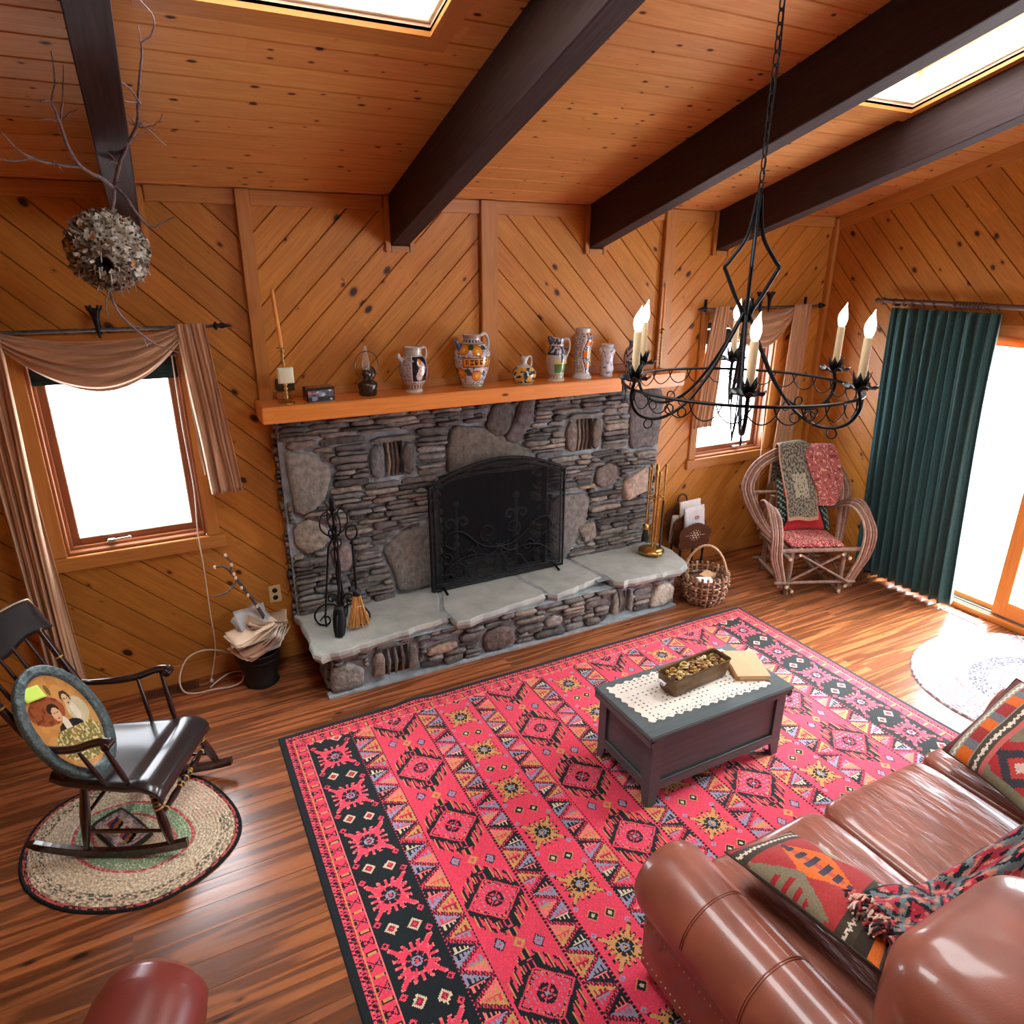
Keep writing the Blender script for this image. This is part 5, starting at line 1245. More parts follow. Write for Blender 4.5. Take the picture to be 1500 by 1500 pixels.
# ------------------------------------------------------------------ big patterned rug (woven cell by cell)
def rug():
    X0, X1, Y0, Y1 = .303, 3.888, .72, 3.53; c = .006
    nx, ny = int((X1-X0)/c), int((Y1-Y0)/c)
    xs = (np.arange(nx)+.5)*c; ys = (np.arange(ny)+.5)*c          # y measured from the hearth end
    X, Y = np.meshgrid(xs, ys); W = X1-X0; L = Y1-Y0
    P = np.array([srgb(24, 32, 36), srgb(222, 66, 92), srgb(196, 146, 88), srgb(140, 142, 166), srgb(232, 116, 116), srgb(150, 30, 60), srgb(206, 190, 160)], dtype=np.float32)
    K, R, G, B, S, D, Cc = range(7)
    U = np.minimum(X, W-X)                                           # mirrored across the middle
    out = np.full(X.shape, R)
    def fr(a, p): return (a % p)/p
    def tri(a, p): return np.abs(fr(a, p)-.5)*2
    # black ground bands
    b0, b1 = .137, .382
    out[(U > b0) & (U < b1)] = K
    def star(cx, period, y0, r0, main, edge, core, lo, hi, spikes=8):
        """rows of hooked star medallions"""
        m = (U > lo) & (U < hi); dx = U-cx; dy = (Y-y0+period/2) % period-period/2; rho = np.hypot(dx, dy); th = np.arctan2(dy, dx)
        sq = 1/np.maximum(np.abs(np.cos(th)), np.abs(np.sin(th)))
        R_ = r0*(.62*sq+.20*np.clip(np.cos(spikes*2*th)*2, -.6, 1)+.20*np.clip(np.cos(4*th+PI), 0, 1)**2)
        out[m & (rho < R_+.009)] = edge; out[m & (rho < R_)] = main
        q = r0*.46; out[m & (rho < q) & (np.abs(np.sin(2*th)) > .12)] = core
        out[m & (rho < q) & (np.cos(8*th) > .35) & (rho > q*.45)] = core
        out[m & (rho < q) & (np.abs(np.cos(4*th)) < .3) & (rho > q*.62)] = main
        out[m & (rho < q*.5) & (rho > q*.28)] = B; out[m & (rho < q*.2)] = main
    def dia(cx, period, y0, r, cols, lo, hi, sx=1):
        m = (U > lo) & (U < hi); d = np.abs(U-cx)/sx+np.abs((Y-y0+period/2) % period-period/2)
        for k, (q, cc) in enumerate(cols): out[m & (d < r*q)] = cc
    star(.257, .334, .31, .097, R, S, K, b0, b1)
    for s in (-1, 1):
        dia(.257+s*.046, .334, .31+.167+s*.012, .032, [(1, Cc), (.62, D), (.25, R)], b0, b1)
        dia(.257+s*.095, .334, .31+.115, .018, [(1, R), (.4, K)], b0, b1); dia(.257+s*.095, .334, .31-.115, .018, [(1, R), (.4, K)], b0, b1)
    # zigzag dividers
    def zig(lo, hi, seed):
        m = (U > lo) & (U < hi); w = hi-lo; p = .1435
        t = tri(Y+seed*.03, p); e = (U-lo)/w; k = np.floor((Y+seed*.03)/p).astype(int)
        side = e < t; idx = np.where(side, k*2, np.floor((Y+seed*.03)/p+.5).astype(int)*2+1)
        fill = np.array([G, B, S, K, R, B, G, K])[(idx*3+seed) % 8]; mot = np.array([R, K, G, Cc, B, R, D, S])[(idx*3+seed) % 8]
        out[m] = fill[m]
        # comb leaf motif inside every triangle
        ctr = np.where(side, np.floor((Y+seed*.03)/p)*p+0, (np.floor((Y+seed*.03)/p+.5)-.5)*p+p*.5)
        yy = (Y+seed*.03); loc = np.where(side, (yy % p)-p/2, ((yy+p/2) % p)-p/2); loc = np.abs(np.where(side, np.where(np.abs(loc) > p/4, p/2-np.abs(loc), 99), loc)) if False else np.abs(((yy+np.where(side, 0, p/2)) % p)-0)
        l2 = np.minimum(loc, p-loc); depth = np.where(side, e, 1-e)*w
        leaf = (l2 < .040*(1-depth/(w*.8))) & (depth > .012) & (depth < w*.62)
        tooth = ((depth*1000).astype(int)//9 % 2 == 0) | (l2 < .006)
        out[m & leaf & tooth] = mot[m & leaf & tooth]
        dz = np.abs(e-t)*w
        out[m & (dz < .016)] = K; out[m & (dz < .011)] = D; out[m & (dz < .007)] = R; out[m & (dz < .003)] = K
        for ed in (lo, hi): out[(np.abs(U-ed) < .006)] = R; out[(np.abs(U-ed) < .0055) & (fr(Y, .018) < .6)] = K
    for i, (lo, hi) in enumerate(((.387, .507), (.792, .912), (1.137, 1.257), (1.547, 1.667))): zig(lo, hi, i+1)
    # hexagon guls with fingers
    def gul(cx, lo, hi, y0, p=.459):
        m = (U > lo) & (U < hi); dx = U-cx; dy = (Y-y0+p/2) % p-p/2; A = (hi-lo)/2-.008; Bh = .122
        ax = np.abs(dx)/A; s = ax+np.abs(dy)/Bh; skew = dx*np.sign(dy)
        t = np.abs(dy)-Bh*(1-ax)
        ph = fr(np.abs(dx)+.5*np.abs(dy)*0, .034)
        saw = (t > 0) & (t < .062*(1-ph)+.008) & (ax < .97); out[m & saw] = K
        line = (t > 0) & (t < .078) & (ph < .24) & (ax < .95); out[m & line] = K
        edge = (t > 0) & (t < .084) & (ph >= .24) & (ph < .40) & (t > .02) & (ax < .95); out[m & edge] = G
        hook = (t > .064) & (t < .084) & (ph > .74) & (ax < .9); out[m & hook] = K
        inn = s < 1; out[m & inn] = K
        out[m & (np.abs(s-.90) < .045)] = R
        oc = np.maximum(np.abs(dx)/.088, np.abs(dy)/.070); sc = .05*np.sin(np.abs(dx)*300)*np.sin(np.abs(dy)*300)
        ok = (s < .84) & (np.abs(dx)*.8+np.abs(dy) < .100+.006*np.sin(dx*320)); out[m & ok & (np.abs(dx)*.8+np.abs(dy) > .093)] = G
        ok2 = (s < .82) & (np.abs(dx)*.8+np.abs(dy) < .094+.006*np.sin(dx*320)); out[m & ok2] = R
        rho = np.hypot(dx, dy); th = np.arctan2(dy, dx)
        dots = (fr(dx+.012, .024) < .38) & (fr(dy+.011, .022) < .40) & (rho > .042) & ok2; out[m & dots] = B
        core = (rho < .040) & ((np.abs(np.abs(dx)-np.abs(dy)) > .004)); out[m & core] = K; out[m & (rho < .026) & (rho > .016) & (np.cos(4*th) > .2)] = R; out[m & (rho < .008)] = B
        tb = (np.abs(dx) < .030) & (np.abs(dy) > Bh-.012) & (np.abs(dy) < Bh+.030); out[m & tb] = K
        out[m & tb & (np.abs(dx) < .016) & (np.abs(dx) > .010)] = R; out[m & (np.abs(dx) < .044) & (np.abs(np.abs(dy)-(Bh+.026)) < .009)] = K; out[m & (np.abs(dx) < .012) & (np.abs(np.abs(dy)-(Bh+.026)) < .004)] = R
        ce = ((Y-y0) % p)-p/2
        d = np.abs(dx)+np.abs(ce)
        out[m & (d < .028)] = G; out[m & (d < .012)] = R
        for sg in (-1, 1):
            d = np.abs(dx-sg*.075)*1.2+np.abs(ce-sg*.028); out[m & (d < .034)] = K; out[m & (d < .026)] = B; out[m & (d < .008)] = R
    gul(.652, .507, .792, .615); gul(1.402, 1.257, 1.547, .615)
    star(1.022, .334, .305, .086, G, K, K, .912, 1.137, 8)
    star(W/2, .334, .305, .086, G, K, K, 1.667, 9, 8)
    for cx, lo, hi in ((1.022, .912, 1.137), (W/2, 1.667, 9)):
        for s in ((-1, 1) if cx < 1.5 else (-1,)):
            dia(cx+s*.036, .334, .305+.167+s*.010, .030, [(1, G), (.82, K), (.35, Cc)], lo, hi)
            dia(cx+s*.086, .334, .305+.10, .015, [(1, B), (.4, R)], lo, hi); dia(cx+s*.086, .334, .305-.10, .015, [(1, B), (.4, R)], lo, hi)
    # borders on all sides
    V_ = np.minimum(Y, L-Y); E = np.minimum(U, V_); along = np.where(U < V_, Y, X)
    bd = E < .150
    o2 = np.full(X.shape, K)
    z = (E > .034) & (E < .074); o2[z] = R
    zz = np.abs(fr(along, .020)-.5)*2*.018; o2[z & (np.abs((E-.040)-zz) < .0045)] = K; o2[z & (np.abs((E-.056)-(.018-zz)) < .004)] = D; o2[z & (np.abs(E-.062) < .006) & (fr(along, .020) < .5)] = K; o2[z & (np.abs(E-.045) < .003) & (fr(along, .02) < .4)] = S
    o2[(E >= .074) & (E < .078)] = G
    xb = (E >= .078) & (E < .137); o2[xb] = R; e2 = (E-.078)/.059; a2 = fr(along, .104)
    o2[xb & (np.abs(np.abs(a2-.25)*2-np.abs(e2-.5)*.9) < .055) & (a2 < .5)] = K; o2[xb & (a2 < .5) & (np.abs(e2-.5) > .34) & (np.abs(a2-.25) < .1)] = K
    q = (np.abs(a2-.75-.0*e2) < .085) & (np.abs(e2-.5) < .40); o2[xb & q] = K; o2[xb & (np.abs(a2-.75) < .052) & (np.abs(e2-.5) < .32)] = G
    o2[(E >= .133) & (E < .137)] = S
    side = U < .137; top = (V_ < .137); sel = side | top; out[sel] = o2[sel]; out[E < .034] = K
    tb = (V_ > .137) & (V_ < .150) & ~side; out[tb & (fr(X, .05) < .5)] = S
    col = P[out]; nf = col.reshape(-1, 3)
    rng = np.random.default_rng(4); nf = nf*(1+rng.normal(0, .06, (nf.shape[0], 1))).astype(np.float32)
    gx, gy = np.meshgrid(np.linspace(X0, X1, nx+1), np.linspace(Y1, Y0, ny+1))
    gz = np.full(gx.shape, .009); gz += .010*np.exp(-((gx-1.12)/.10)**2-((gy-Y1)/.10)**2)
    gz += .0015*np.sin(gx*7)*np.sin(gy*5)
    gy2 = gy+.012*np.exp(-((gx-1.12)/.12)**2-((gy-Y1)/.12)**2)
    edge = (gx < X0+.004) | (gx > X1-.004) | (gy > Y1-.004) | (gy < Y0+.004); gz = np.where(edge, .001, gz)
    co = np.stack([gx, gy2, gz], -1).reshape(-1, 3).astype(np.float32)
    i = np.arange(ny)[:, None]*(nx+1)+np.arange(nx)[None, :]; F = np.stack([i, i+nx+1, i+nx+2, i+1], -1).reshape(-1, 4)
    me = bpy.data.meshes.new('patterned_rug'); me.vertices.add(len(co)); me.vertices.foreach_set('co', co.ravel()); me.loops.add(F.size); me.loops.foreach_set('vertex_index', F.ravel().astype(np.int32))
    me.polygons.add(len(F)); me.polygons.foreach_set('loop_start', np.arange(0, F.size, 4, dtype=np.int32)); me.update(calc_edges=True)
    ca = me.color_attributes.new('Col', 'FLOAT_COLOR', 'CORNER'); a = np.ones((F.size, 4), dtype=np.float32); a[:, :3] = np.repeat(nf, 4, axis=0); ca.data.foreach_set('color', a.ravel())
    me.materials.append(MATS['textile']); me.validate(); o = bpy.data.objects.new('patterned_rug', me); COL.objects.link(o)
    return tag(o, 'large red and black patterned wool rug in striped columns under the chest', 'rug')
rug()
# ------------------------------------------------------------------ braided rugs
def oval(name, label, c, a, b, rot, rings, colf, h=.012, wob=.02, seed=0, nseg=220):
    m = MB(); nr = rings*3
    def P(t, r):
        w = 1+wob*nz(math.cos(t)*1.3, math.sin(t)*1.3, seed)
        ln = max(0, 1-b/a); core = a*ln*.8
        x = (core*r**0*0+a*r)*math.cos(t); y = b*r*math.sin(t)
        # keep the braids parallel: stretch inner rings along x
        x = math.copysign(abs(math.cos(t))**1.0, math.cos(t))*(a-b+b*r if r > 0 else a-b); x = x if r > 0 else (a-b)*math.cos(t)
        return x*w, y*w
    m_ = nr; vs = []; fs = []; cs = []
    for j in range(m_+1):
        r = j/m_; ph = (j % 3)
        for i in range(nseg):
            t = 2*PI*i/nseg; x, y = P(t, max(r, .001)); z = h*(.55 if ph == 0 else 1)+.0014*math.sin(i*2.2+j*.7)
            if j == m_: z = .0015
            vs.append((c[0]+x*math.cos(rot)-y*math.sin(rot), c[1]+x*math.sin(rot)+y*math.cos(rot), c[2]+z))
    for j in range(m_):
        for i in range(nseg):
            fs.append((j*nseg+i, j*nseg+(i+1) % nseg, (j+1)*nseg+(i+1) % nseg, (j+1)*nseg+i)); cs.append(colf((j//3)/rings, i/nseg, j//3, i))
    m.add(vs, fs, cs, None, True); m.add([vs[i] for i in range(nseg)], [tuple(range(nseg))], cs[0])
    return tag(m.build(name, 'braid'), label, 'rug')
rg = random.Random(3)
def col1(r, a, k, i):
    q = rg.random(); c = (226, 214, 186) if q < .55 else (210, 190, 160) if q < .8 else (190, 174, 152)
    if .24 < r < .30 or .43 < r < .50: c = (196, 92, 98) if q < .7 else (222, 160, 150)
    elif .30 < r < .43: c = (140, 170, 132) if q < .7 else (196, 206, 180)
    elif r < .14: c = (222, 200, 170)
    elif .74 < r < .84 and q < .35: c = (110, 104, 92)
    elif r > .925: c = (34, 34, 38)
    elif r > .895: c = (190, 96, 90) if q < .6 else (60, 50, 48)
    elif r > .84 and q < .3: c = (140, 130, 110)
    if .12 < a < .36 and r < .9 and .5 < r and q < .4: c = (214, 176, 160)
    return srgb(*c)
oval('crocheted_rug', 'oval cream crocheted rug with black edge and pink and green rings beneath the rocking chair', (-.44, 3.105, 0), .515, .42, math.radians(-45), 26, col1, wob=.05, seed=2)
rg2 = random.Random(5)
def col2(r, a, k, i):
    q = rg2.random(); c = rg2.choice([(190, 180, 176), (172, 160, 162), (150, 140, 150), (200, 192, 184), (128, 118, 130)])
    if .0 < r < .12 or .2 < r < .28: c = (180, 96, 116) if q < .6 else c
    elif .30 < r < .46: c = (78, 80, 94) if q < .55 else c
    elif .55 < r < .62 and q < .4: c = (190, 104, 104)
    elif q < .12: c = (150, 110, 120)
    elif q < .18: c = (110, 120, 140)
    if r > .96: c = (120, 84, 60) if q < .6 else (196, 180, 170)
    return srgb(*c)
oval('braided_rug', 'pale oval braided rug by the sliding door', (4.83, 1.82, 0), .76, .68, math.radians(-10), 24, col2, wob=.03, seed=7)
# little hooked mat lying on the crocheted rug
def matcol(u, v):
    e = min(u, 1-u, v, 1-v); q = nz(u*22, v*7)
    if e < .10: c = (58, 56, 38)
    elif e < .17: c = (120, 120, 124) if q > 0 else (196, 160, 170)
    else:
        c = (200, 180, 164)
        if abs(v-.5) < .16 and .2 < u < .86: c = [(190, 60, 60), (60, 66, 110), (214, 140, 80), (36, 34, 40), (206, 196, 176)][int(u*14+v*5) % 5]
        elif q > .25: c = (150, 120, 110)
    return srgb(*c)
def matf(u, v):
    # rounded rectangle
    x, y = (u-.5)*2, (v-.5)*2; k = 1-.10*(abs(x)*abs(y))**2
    X, Y = x*.165*k, y*.085*k; a = math.radians(-62)
    return (-.487+X*math.cos(a)-Y*math.sin(a), 3.155+X*math.sin(a)+Y*math.cos(a), .020+.003*nz(u*20, v*20) if 0 < u < 1 and 0 < v < 1 else .0145)
m = MB(); m.grid(matf, 44, 24, colf=matcol)
tag(m.build('hooked_mat', 'braid'), 'small dark bordered hooked mat on the crocheted rug beneath the rocking chair', 'mat')
# ------------------------------------------------------------------ black rocking chair
r = thing('rocking_chair', 'black painted rocking chair with gold bands on an oval crocheted rug', 'rocking chair', (-.41, 3.255, .0145), math.radians(-26.4))
r.location.z = .0125
def turned(m, p, q, prof, n=10, bands=()):
    p, q = Vector(p), Vector(q); L = (q-p).length; d = (q-p)/L
    pts = spline([Vector((a, 0, b)) for a, b in prof], 4)
    m.lathe([(x.x, x.z*L) for x in pts], p, n, axis=d)
def gold(p, q, ts, rad):
    g = MB(); p, q = Vector(p), Vector(q); d = (q-p)
    for t, rr in zip(ts, rad): g.lathe([(rr, -.004), (rr+.0012, 0), (rr, .004)], p+d*t, 12, axis=d.normalized())
    return g
for s, nm in ((-1, 'rocker'), (1, 'rocker')):
    m = MB(); pts = []
    n = 20
    for i in range(n+1):
        x = lerp(-.365, .37, i/n); z = .020+.055*(abs(x-.0)/.36)**2; hh = .022 if i else .008
        pts.append((x, s*.274, z, hh))
    vs = []
    for x, y, z, hh in pts: vs += [(x, y-.014, z-hh+.002), (x, y+.014, z-hh+.002), (x, y+.014, z+hh), (x, y-.014, z+hh)]
    fs = []
    for i in range(n):
        for k in range(4): fs.append((i*4+k, i*4+(k+1) % 4, i*4+4+(k+1) % 4, i*4+4+k))
    fs += [(3, 2, 1, 0), (n*4, n*4+1, n*4+2, n*4+3)]
    m.add(vs, fs); m.build('rocker', 'lacquer', r, mods=[('bev', .003, 2)])
LEG = [(.011, 0), (.017, .12), (.022, .35), (.018, .6), (.020, .66), (.015, .70), (.019, .75), (.014, .80), (.018, .88), (.015, 1)]
RLEG = [(.011, 0), (.018, .2), (.023, .5), (.018, .8), (.014, 1)]
legs = {}
for s in (-1, 1):
    a, b = (.295, s*.274, .065), (.215, s*.215, .35); m = MB(); turned(m, a, b, LEG); lg = m.build('leg', 'lacquer', r); gold(a, b, (.62, .68, .74, .82), (.0195, .0195, .0185, .0165)).build('gold_bands', 'gold_band', lg)
    a, b = (-.10, s*.274, .035), (-.10, s*.185, .355); m = MB(); turned(m, a, b, RLEG); m.build('leg', 'lacquer', r)
    m = MB(); turned(m, (.275, s*.262, .135), (-.10, s*.25, .125), [(.007, 0), (.011, .5), (.007, 1)]); m.build('side_stretcher', 'lacquer', r)
a, b = (.258, -.246, .205), (.258, .246, .205); m = MB(); turned(m, a, b, [(.007, 0), (.012, .12), (.017, .28), (.012, .38), (.018, .42), (.011, .46), (.020, .5), (.011, .54), (.018, .58), (.012, .62), (.017, .72), (.012, .88), (.007, 1)])
fs_ = m.build('front_stretcher', 'lacquer', r); gold(a, b, (.1, .38, .42, .5, .58, .62, .9), (.0125, .013, .0185, .0205, .0185, .013, .0125)).build('gold_bands', 'gold_band', fs_)
m = MB(); turned(m, (-.10, -.225, .19), (-.10, .225, .19), [(.007, 0), (.011, .5), (.007, 1)]); m.build('rear_stretcher', 'lacquer', r)
def seatf(u, v):
    x = lerp(-.235, .285, v); hw = lerp(.205, .268, min(1, v*1.1))-.02*max(0, v-.85)/.15*0; y = (u-.5)*2*hw
    z = .385-.018*math.sin(PI*min(1, v*1.15))*(1-(2*u-1)**4)+.012*max(0, 1-abs(v-.80)/.12)
    if v > .84: t = (v-.84)/.16; z -= .062*t*t; x = lerp(-.235, .285, .84)+(.285-lerp(-.235, .285, .84))*math.sin(t*PI/2)*1.0
    if v < .1: z += .018*(1-v/.1)
    e = max(0, abs(2*u-1)-.88)/.12; z -= .014*e*e
    return (x, y, z)
m = MB(); m.grid(seatf, 30, 40); m.grid(lambda u, v: (seatf(1-u, v)[0]*.98, seatf(1-u, v)[1]*.97, seatf(1-u, v)[2]-.034), 12, 16)
def rim(k): 
    return None
bd_ = [(u/20, 0) for u in range(20)]+[(1, v/20) for v in range(20)]+[(1-u/20, 1) for u in range(20)]+[(0, 1-v/20) for v in range(20)]
top_ = [Vector(seatf(u, v)) for u, v in bd_]; bot_ = [Vector((p.x*.98, p.y*.97, p.z-.034)) for p in top_]; n = len(top_)
mid_ = [(t+b)/2+Vector((t.x, t.y, 0)).normalized()*.008 for t, b in zip(top_, bot_)]
m.add(top_+mid_+bot_, [(i, n+i, n+(i+1) % n, (i+1) % n) for i in range(n)]+[(n+i, 2*n+i, 2*n+(i+1) % n, n+(i+1) % n) for i in range(n)], None, None, True)
m.build('seat', 'seat_black', r)
for s in (-1, 1):
    a, b = (-.175, s*.188, .385), (-.465, s*.222, 1.0); m = MB(); turned(m, a, b, [(.015, 0), (.019, .15), (.020, .3), (.015, .36), (.019, .41), (.017, .6), (.014, .8), (.011, 1)], 12); ps = m.build('back_post', 'lacquer', r); gold(a, b, (.18, .33, .36, .62, .86), (.020, .017, .017, .0175, .0135)).build('gold_bands', 'gold_band', ps)
for k in range(4):
    y = lerp(-.12, .12, k/3); m = MB(); turned(m, (-.19, y*.95, .375), (-.445, y*1.12, .93), [(.008, 0), (.011, .4), (.009, .8), (.007, 1)]); m.build('back_spindle', 'lacquer', r)
m = MB()
def crest(u, v):
    y = (u-.5)*.56; a = 1-(2*u-1)**2; zt = 1.05+.045*a**.5-.10*max(0, abs(2*u-1)-.8)/.2; zb = .915-.012*math.cos(4*PI*u)-.01
    return (-.44-.035*v+.035*(2*u-1)**2, y, lerp(zb, zt, v))
m.grid(crest, 30, 8); cr_ = m.build('crest_rail', 'seat_black', r, mods=[('solid', .018)])
m = MB(); m.tube([Vector(crest(u/30, 1))+Vector((.008, 0, -.004)) for u in range(31)], .0035, 5); m.build('gold_edge', 'gold_band', cr_)
for s in (-1, 1):
    m = MB(); P_ = spline([(-.285, s*.205, .625), (-.24, s*.232, .603), (-.15, s*.262, .592), (-.04, s*.278, .605), (.05, s*.284, .638), (.10, s*.284, .648), (.128, s*.284, .640)], 6); n = len(P_)
    m.tube(P_, [.012+.008*min(1, i/(n*.4)) for i in range(n)], 12, flat=.8, up=(0, 0, 1)); m.tube([(.118, s*.262, .632), (.118, s*.306, .632)], [.021, .021], 14); m.sphere((.118, s*.262, .632), .0205, 10, sq=(1, .4, 1)); m.sphere((.118, s*.306, .632), .0205, 10, sq=(1, .4, 1))
    m.build('armrest', 'lacquer', r)
    m = MB(); turned(m, (.135, s*.235, .375), (.085, s*.275, .630), [(.010, 0), (.014, .25), (.012, .55), (.008, 1)]); m.build('arm_support', 'lacquer', r)
    m = MB(); turned(m, (.02, s*.225, .375), (-.035, s*.268, .598), [(.009, 0), (.011, .35), (.007, 1)]); m.build('arm_spindle', 'lacquer', r)
# oval portrait
Mx = Matrix.Translation((-.41, 3.255, .0125)) @ Matrix.Rotation(math.radians(-26.4), 4, 'Z')
T_, B_ = Mx @ Vector((-.345, .005, .835)), Mx @ Vector((.000, -.205, .405)); ax = (T_-B_).normalized(); ctr = (T_+B_)/2
lat = (Mx.to_3x3() @ Vector((0, 1, 0))); lat = (lat-ax*lat.dot(ax)).normalized(); nn = lat.cross(ax)
if nn.dot(Vector((0, 0, 0))-ctr) < 0 and nn.z < 0: nn = -nn
if nn.z < 0: nn = -nn
HA, HB = (T_-B_).length/2, .205
Mf = Matrix(((lat.x, ax.x, nn.x, ctr.x), (lat.y, ax.y, nn.y, ctr.y), (lat.z, ax.z, nn.z, ctr.z), (0, 0, 0, 1)))
r = bpy.data.objects.new('portrait_frame', None); COL.objects.link(r); r.matrix_world = Mf; tag(r, 'oval teal grey framed old portrait of a couple leaning on the rocking chair seat', 'picture')
m = MB(); n = 72; pf = [(-.002, -.012), (.0, .012), (-.012, .020), (-.026, .016), (-.038, .022), (-.046, .014), (-.052, .004)]
vs = []
for i in range(n):
    t = 2*PI*i/n; bumpy = .003*math.sin(i*2.6)+.002*math.sin(i*5.1)
    for j, (o, z) in enumerate(pf): k = 1; vs.append(((HB+o)*math.cos(t), (HA+o)*math.sin(t), z+(bumpy if j in (2, 3, 4) else 0)))
q = len(pf); m.add(vs, [(i*q+j, ((i+1) % n)*q+j, ((i+1) % n)*q+j+1, i*q+j+1) for i in range(n) for j in range(q-1)], None, None, True); m.build('moulding', 'frame_teal', r)
m = MB(); m.grid(lambda u, v: (v*(HB-.01)*math.cos(2*PI*u), v*(HA-.01)*math.sin(2*PI*u), -.011), 48, 3, closeu=True); m.build('backing', 'rack_wood', r)
def port(x, y):
    """painted couple with hat and flowers, in the oval's own metres (rotated portrait)"""
    X = x/HB; Y = y/HA; h = nz(X*5, Y*5, 2); c = (206, 150, 84) if h > -.1 else (196, 138, 74)
    if X*X+Y*Y > .62: c = (190, 138, 84)
    e = lambda cx, cy, rx, ry: ((X-cx)/rx)**2+((Y-cy)/ry)**2
    if e(-.30, .24, .40, .25) < 1: c = (150, 82, 50) if nz(X*12, Y*12) > -.2 else (122, 62, 38)
    if e(.38, .10, .26, .24) < 1: c = (200, 190, 150)
    if e(.30, .10, .09, .16) < 1: c = (222, 214, 190)
    if e(.26, .36, .12, .12) < 1: c = (66, 54, 46)
    if e(.25, .31, .085, .11) < 1: c = (212, 178, 136)
    if e(.22, .33, .018, .014) < 1 or e(.29, .33, .018, .014) < 1 or e(.255, .25, .03, .010) < 1: c = (90, 62, 48)
    if e(.02, -.13, .30, .13) < 1: c = (38, 38, 42)
    if e(-.06, -.08, .08, .16) < 1: c = (226, 216, 190)
    if e(-.17, .24, .13, .10) < 1: c = (46, 36, 32)
    if e(-.15, .14, .10, .125) < 1: c = (218, 174, 134)
    if e(-.19, .17, .018, .012) < 1 or e(-.11, .17, .018, .012) < 1 or e(-.145, .07, .035, .010) < 1: c = (92, 58, 46)
    if e(-.02, .56, .05, .10) < 1: c = (110, 100, 50)
    if Y < -.14 and e(.1, -.38, .62, .34) < 1:
        k = nz(X*17, Y*17, 5); c = (216, 196, 140) if k > .1 else (112, 118, 62) if k > -.2 else (160, 130, 74)
    return srgb(*c)
m = MB(); N_ = 90
m.grid(lambda u, v: ((u-.5)*2*(HB-.05), (v-.5)*2*(HA-.05), .003+.010*max(0, 1-((2*u-1)**2+(2*v-1)**2))), N_, int(N_*1.3), colf=lambda u, v: port((u-.5)*2*(HB-.05), (v-.5)*2*(HA-.05)), skip=lambda u, v: (2*u-1)**2+(2*v-1)**2 > 1.02)
m.build('painting', 'portrait', r)
m = MB(); m.grid(lambda u, v: (lerp(-.13, -.03, u), lerp(.135, .205, v), .016-.006*v+.004*(1-v)**2), 6, 6); o = m.build('sticky_note', 'note_green', mods=[('solid', .0008)]); o.matrix_world = Mf; tag(o, 'bright yellow green sticky note on the oval portrait', 'note')
# ------------------------------------------------------------------ painted chest as coffee table
r = thing('blanket_chest', 'dark blue grey panelled wooden chest on the patterned rug', 'chest', (2.33, 2.342, .0095))
hx, hy = .455, .228; ZT = .42
def pbox(m, a, b, k=1.0, bv=.003): return m.box(a, b, (k,)*3, bevel=bv)
for sx in (-1, 1):
    for sy in (-1, 1):
        m = MB(); x, y = sx*hx, sy*hy; w = .065; ye = sy*(hy-.0008)
        for ax_ in (0, 1):
            if ax_ == 0: P = [(x, 0), (x-sx*.045, 0), (x-sx*w, .085), (x-sx*w, ZT), (x, ZT)]; 
            else: P = [(ye, 0), (y-sy*.045, 0), (y-sy*w, .085), (y-sy*w, ZT-.001), (ye, ZT-.001)]
            mm = MB(); mm.prism(P if (sx > 0) == (ax_ == 0) else list(reversed(P)), 0, .018)
            if ax_ == 0: T = Matrix(((1, 0, 0, 0), (0, 0, -sy, y), (0, 1, 0, 0), (0, 0, 0, 1)))
            else: T = Matrix(((0, 0, -sx, x-sx*-.0006), (1, 0, 0, 0), (0, 1, 0, 0), (0, 0, 0, 1)))
            m.merge(mm, T)
        m.build('corner_post', 'chest_paint', r)
m = MB()
for sy in (-1, 1):
    pbox(m, (-hx+.06, sy*hy, .085), (hx-.06, sy*(hy-.018), .135)); pbox(m, (-hx+.06, sy*hy, ZT-.045), (hx-.06, sy*(hy-.018), ZT)); m.tube([(-hx+.062, sy*(hy-.004), .138), (hx-.062, sy*(hy-.004), .138)], .005, 6)
for sx in (-1, 1):
    pbox(m, (sx*hx, -hy+.06, .085), (sx*(hx-.018), hy-.06, .135)); pbox(m, (sx*hx, -hy+.06, ZT-.045), (sx*(hx-.018), hy-.06, ZT)); m.tube([(sx*(hx-.004), -hy+.062, .138), (sx*(hx-.004), hy-.062, .138)], .005, 6)
m.build('rail', 'chest_paint', r)
m = MB(); pbox(m, (-hx+.014, -hy+.014, .088), (hx-.014, hy-.014, ZT-.002), .92); m.build('side_panel', 'chest_paint', r)
m = MB(); pbox(m, (-hx-.030, -hy-.020, ZT), (hx+.030, hy+.020, ZT+.026), 1.2, .005); pbox(m, (-hx-.024, -hy-.015, ZT-.016), (hx+.024, -hy-.004, ZT), 1.1); pbox(m, (-hx-.024, hy+.004, ZT-.016), (hx+.024, hy+.015, ZT), 1.1); pbox(m, (-hx-.026, -hy-.015, ZT-.040), (-hx-.006, hy+.015, ZT), 1.1); pbox(m, (hx+.006, -hy-.015, ZT-.040), (hx+.026, hy+.015, ZT), 1.1); m.build('lid', 'chest_paint', r)
TZ = .0095+ZT+.026
q4 = [Vector((1.885, 2.535, 0)), Vector((1.925, 2.195, 0)), Vector((2.705, 2.160, 0)), Vector((2.735, 2.565, 0))]
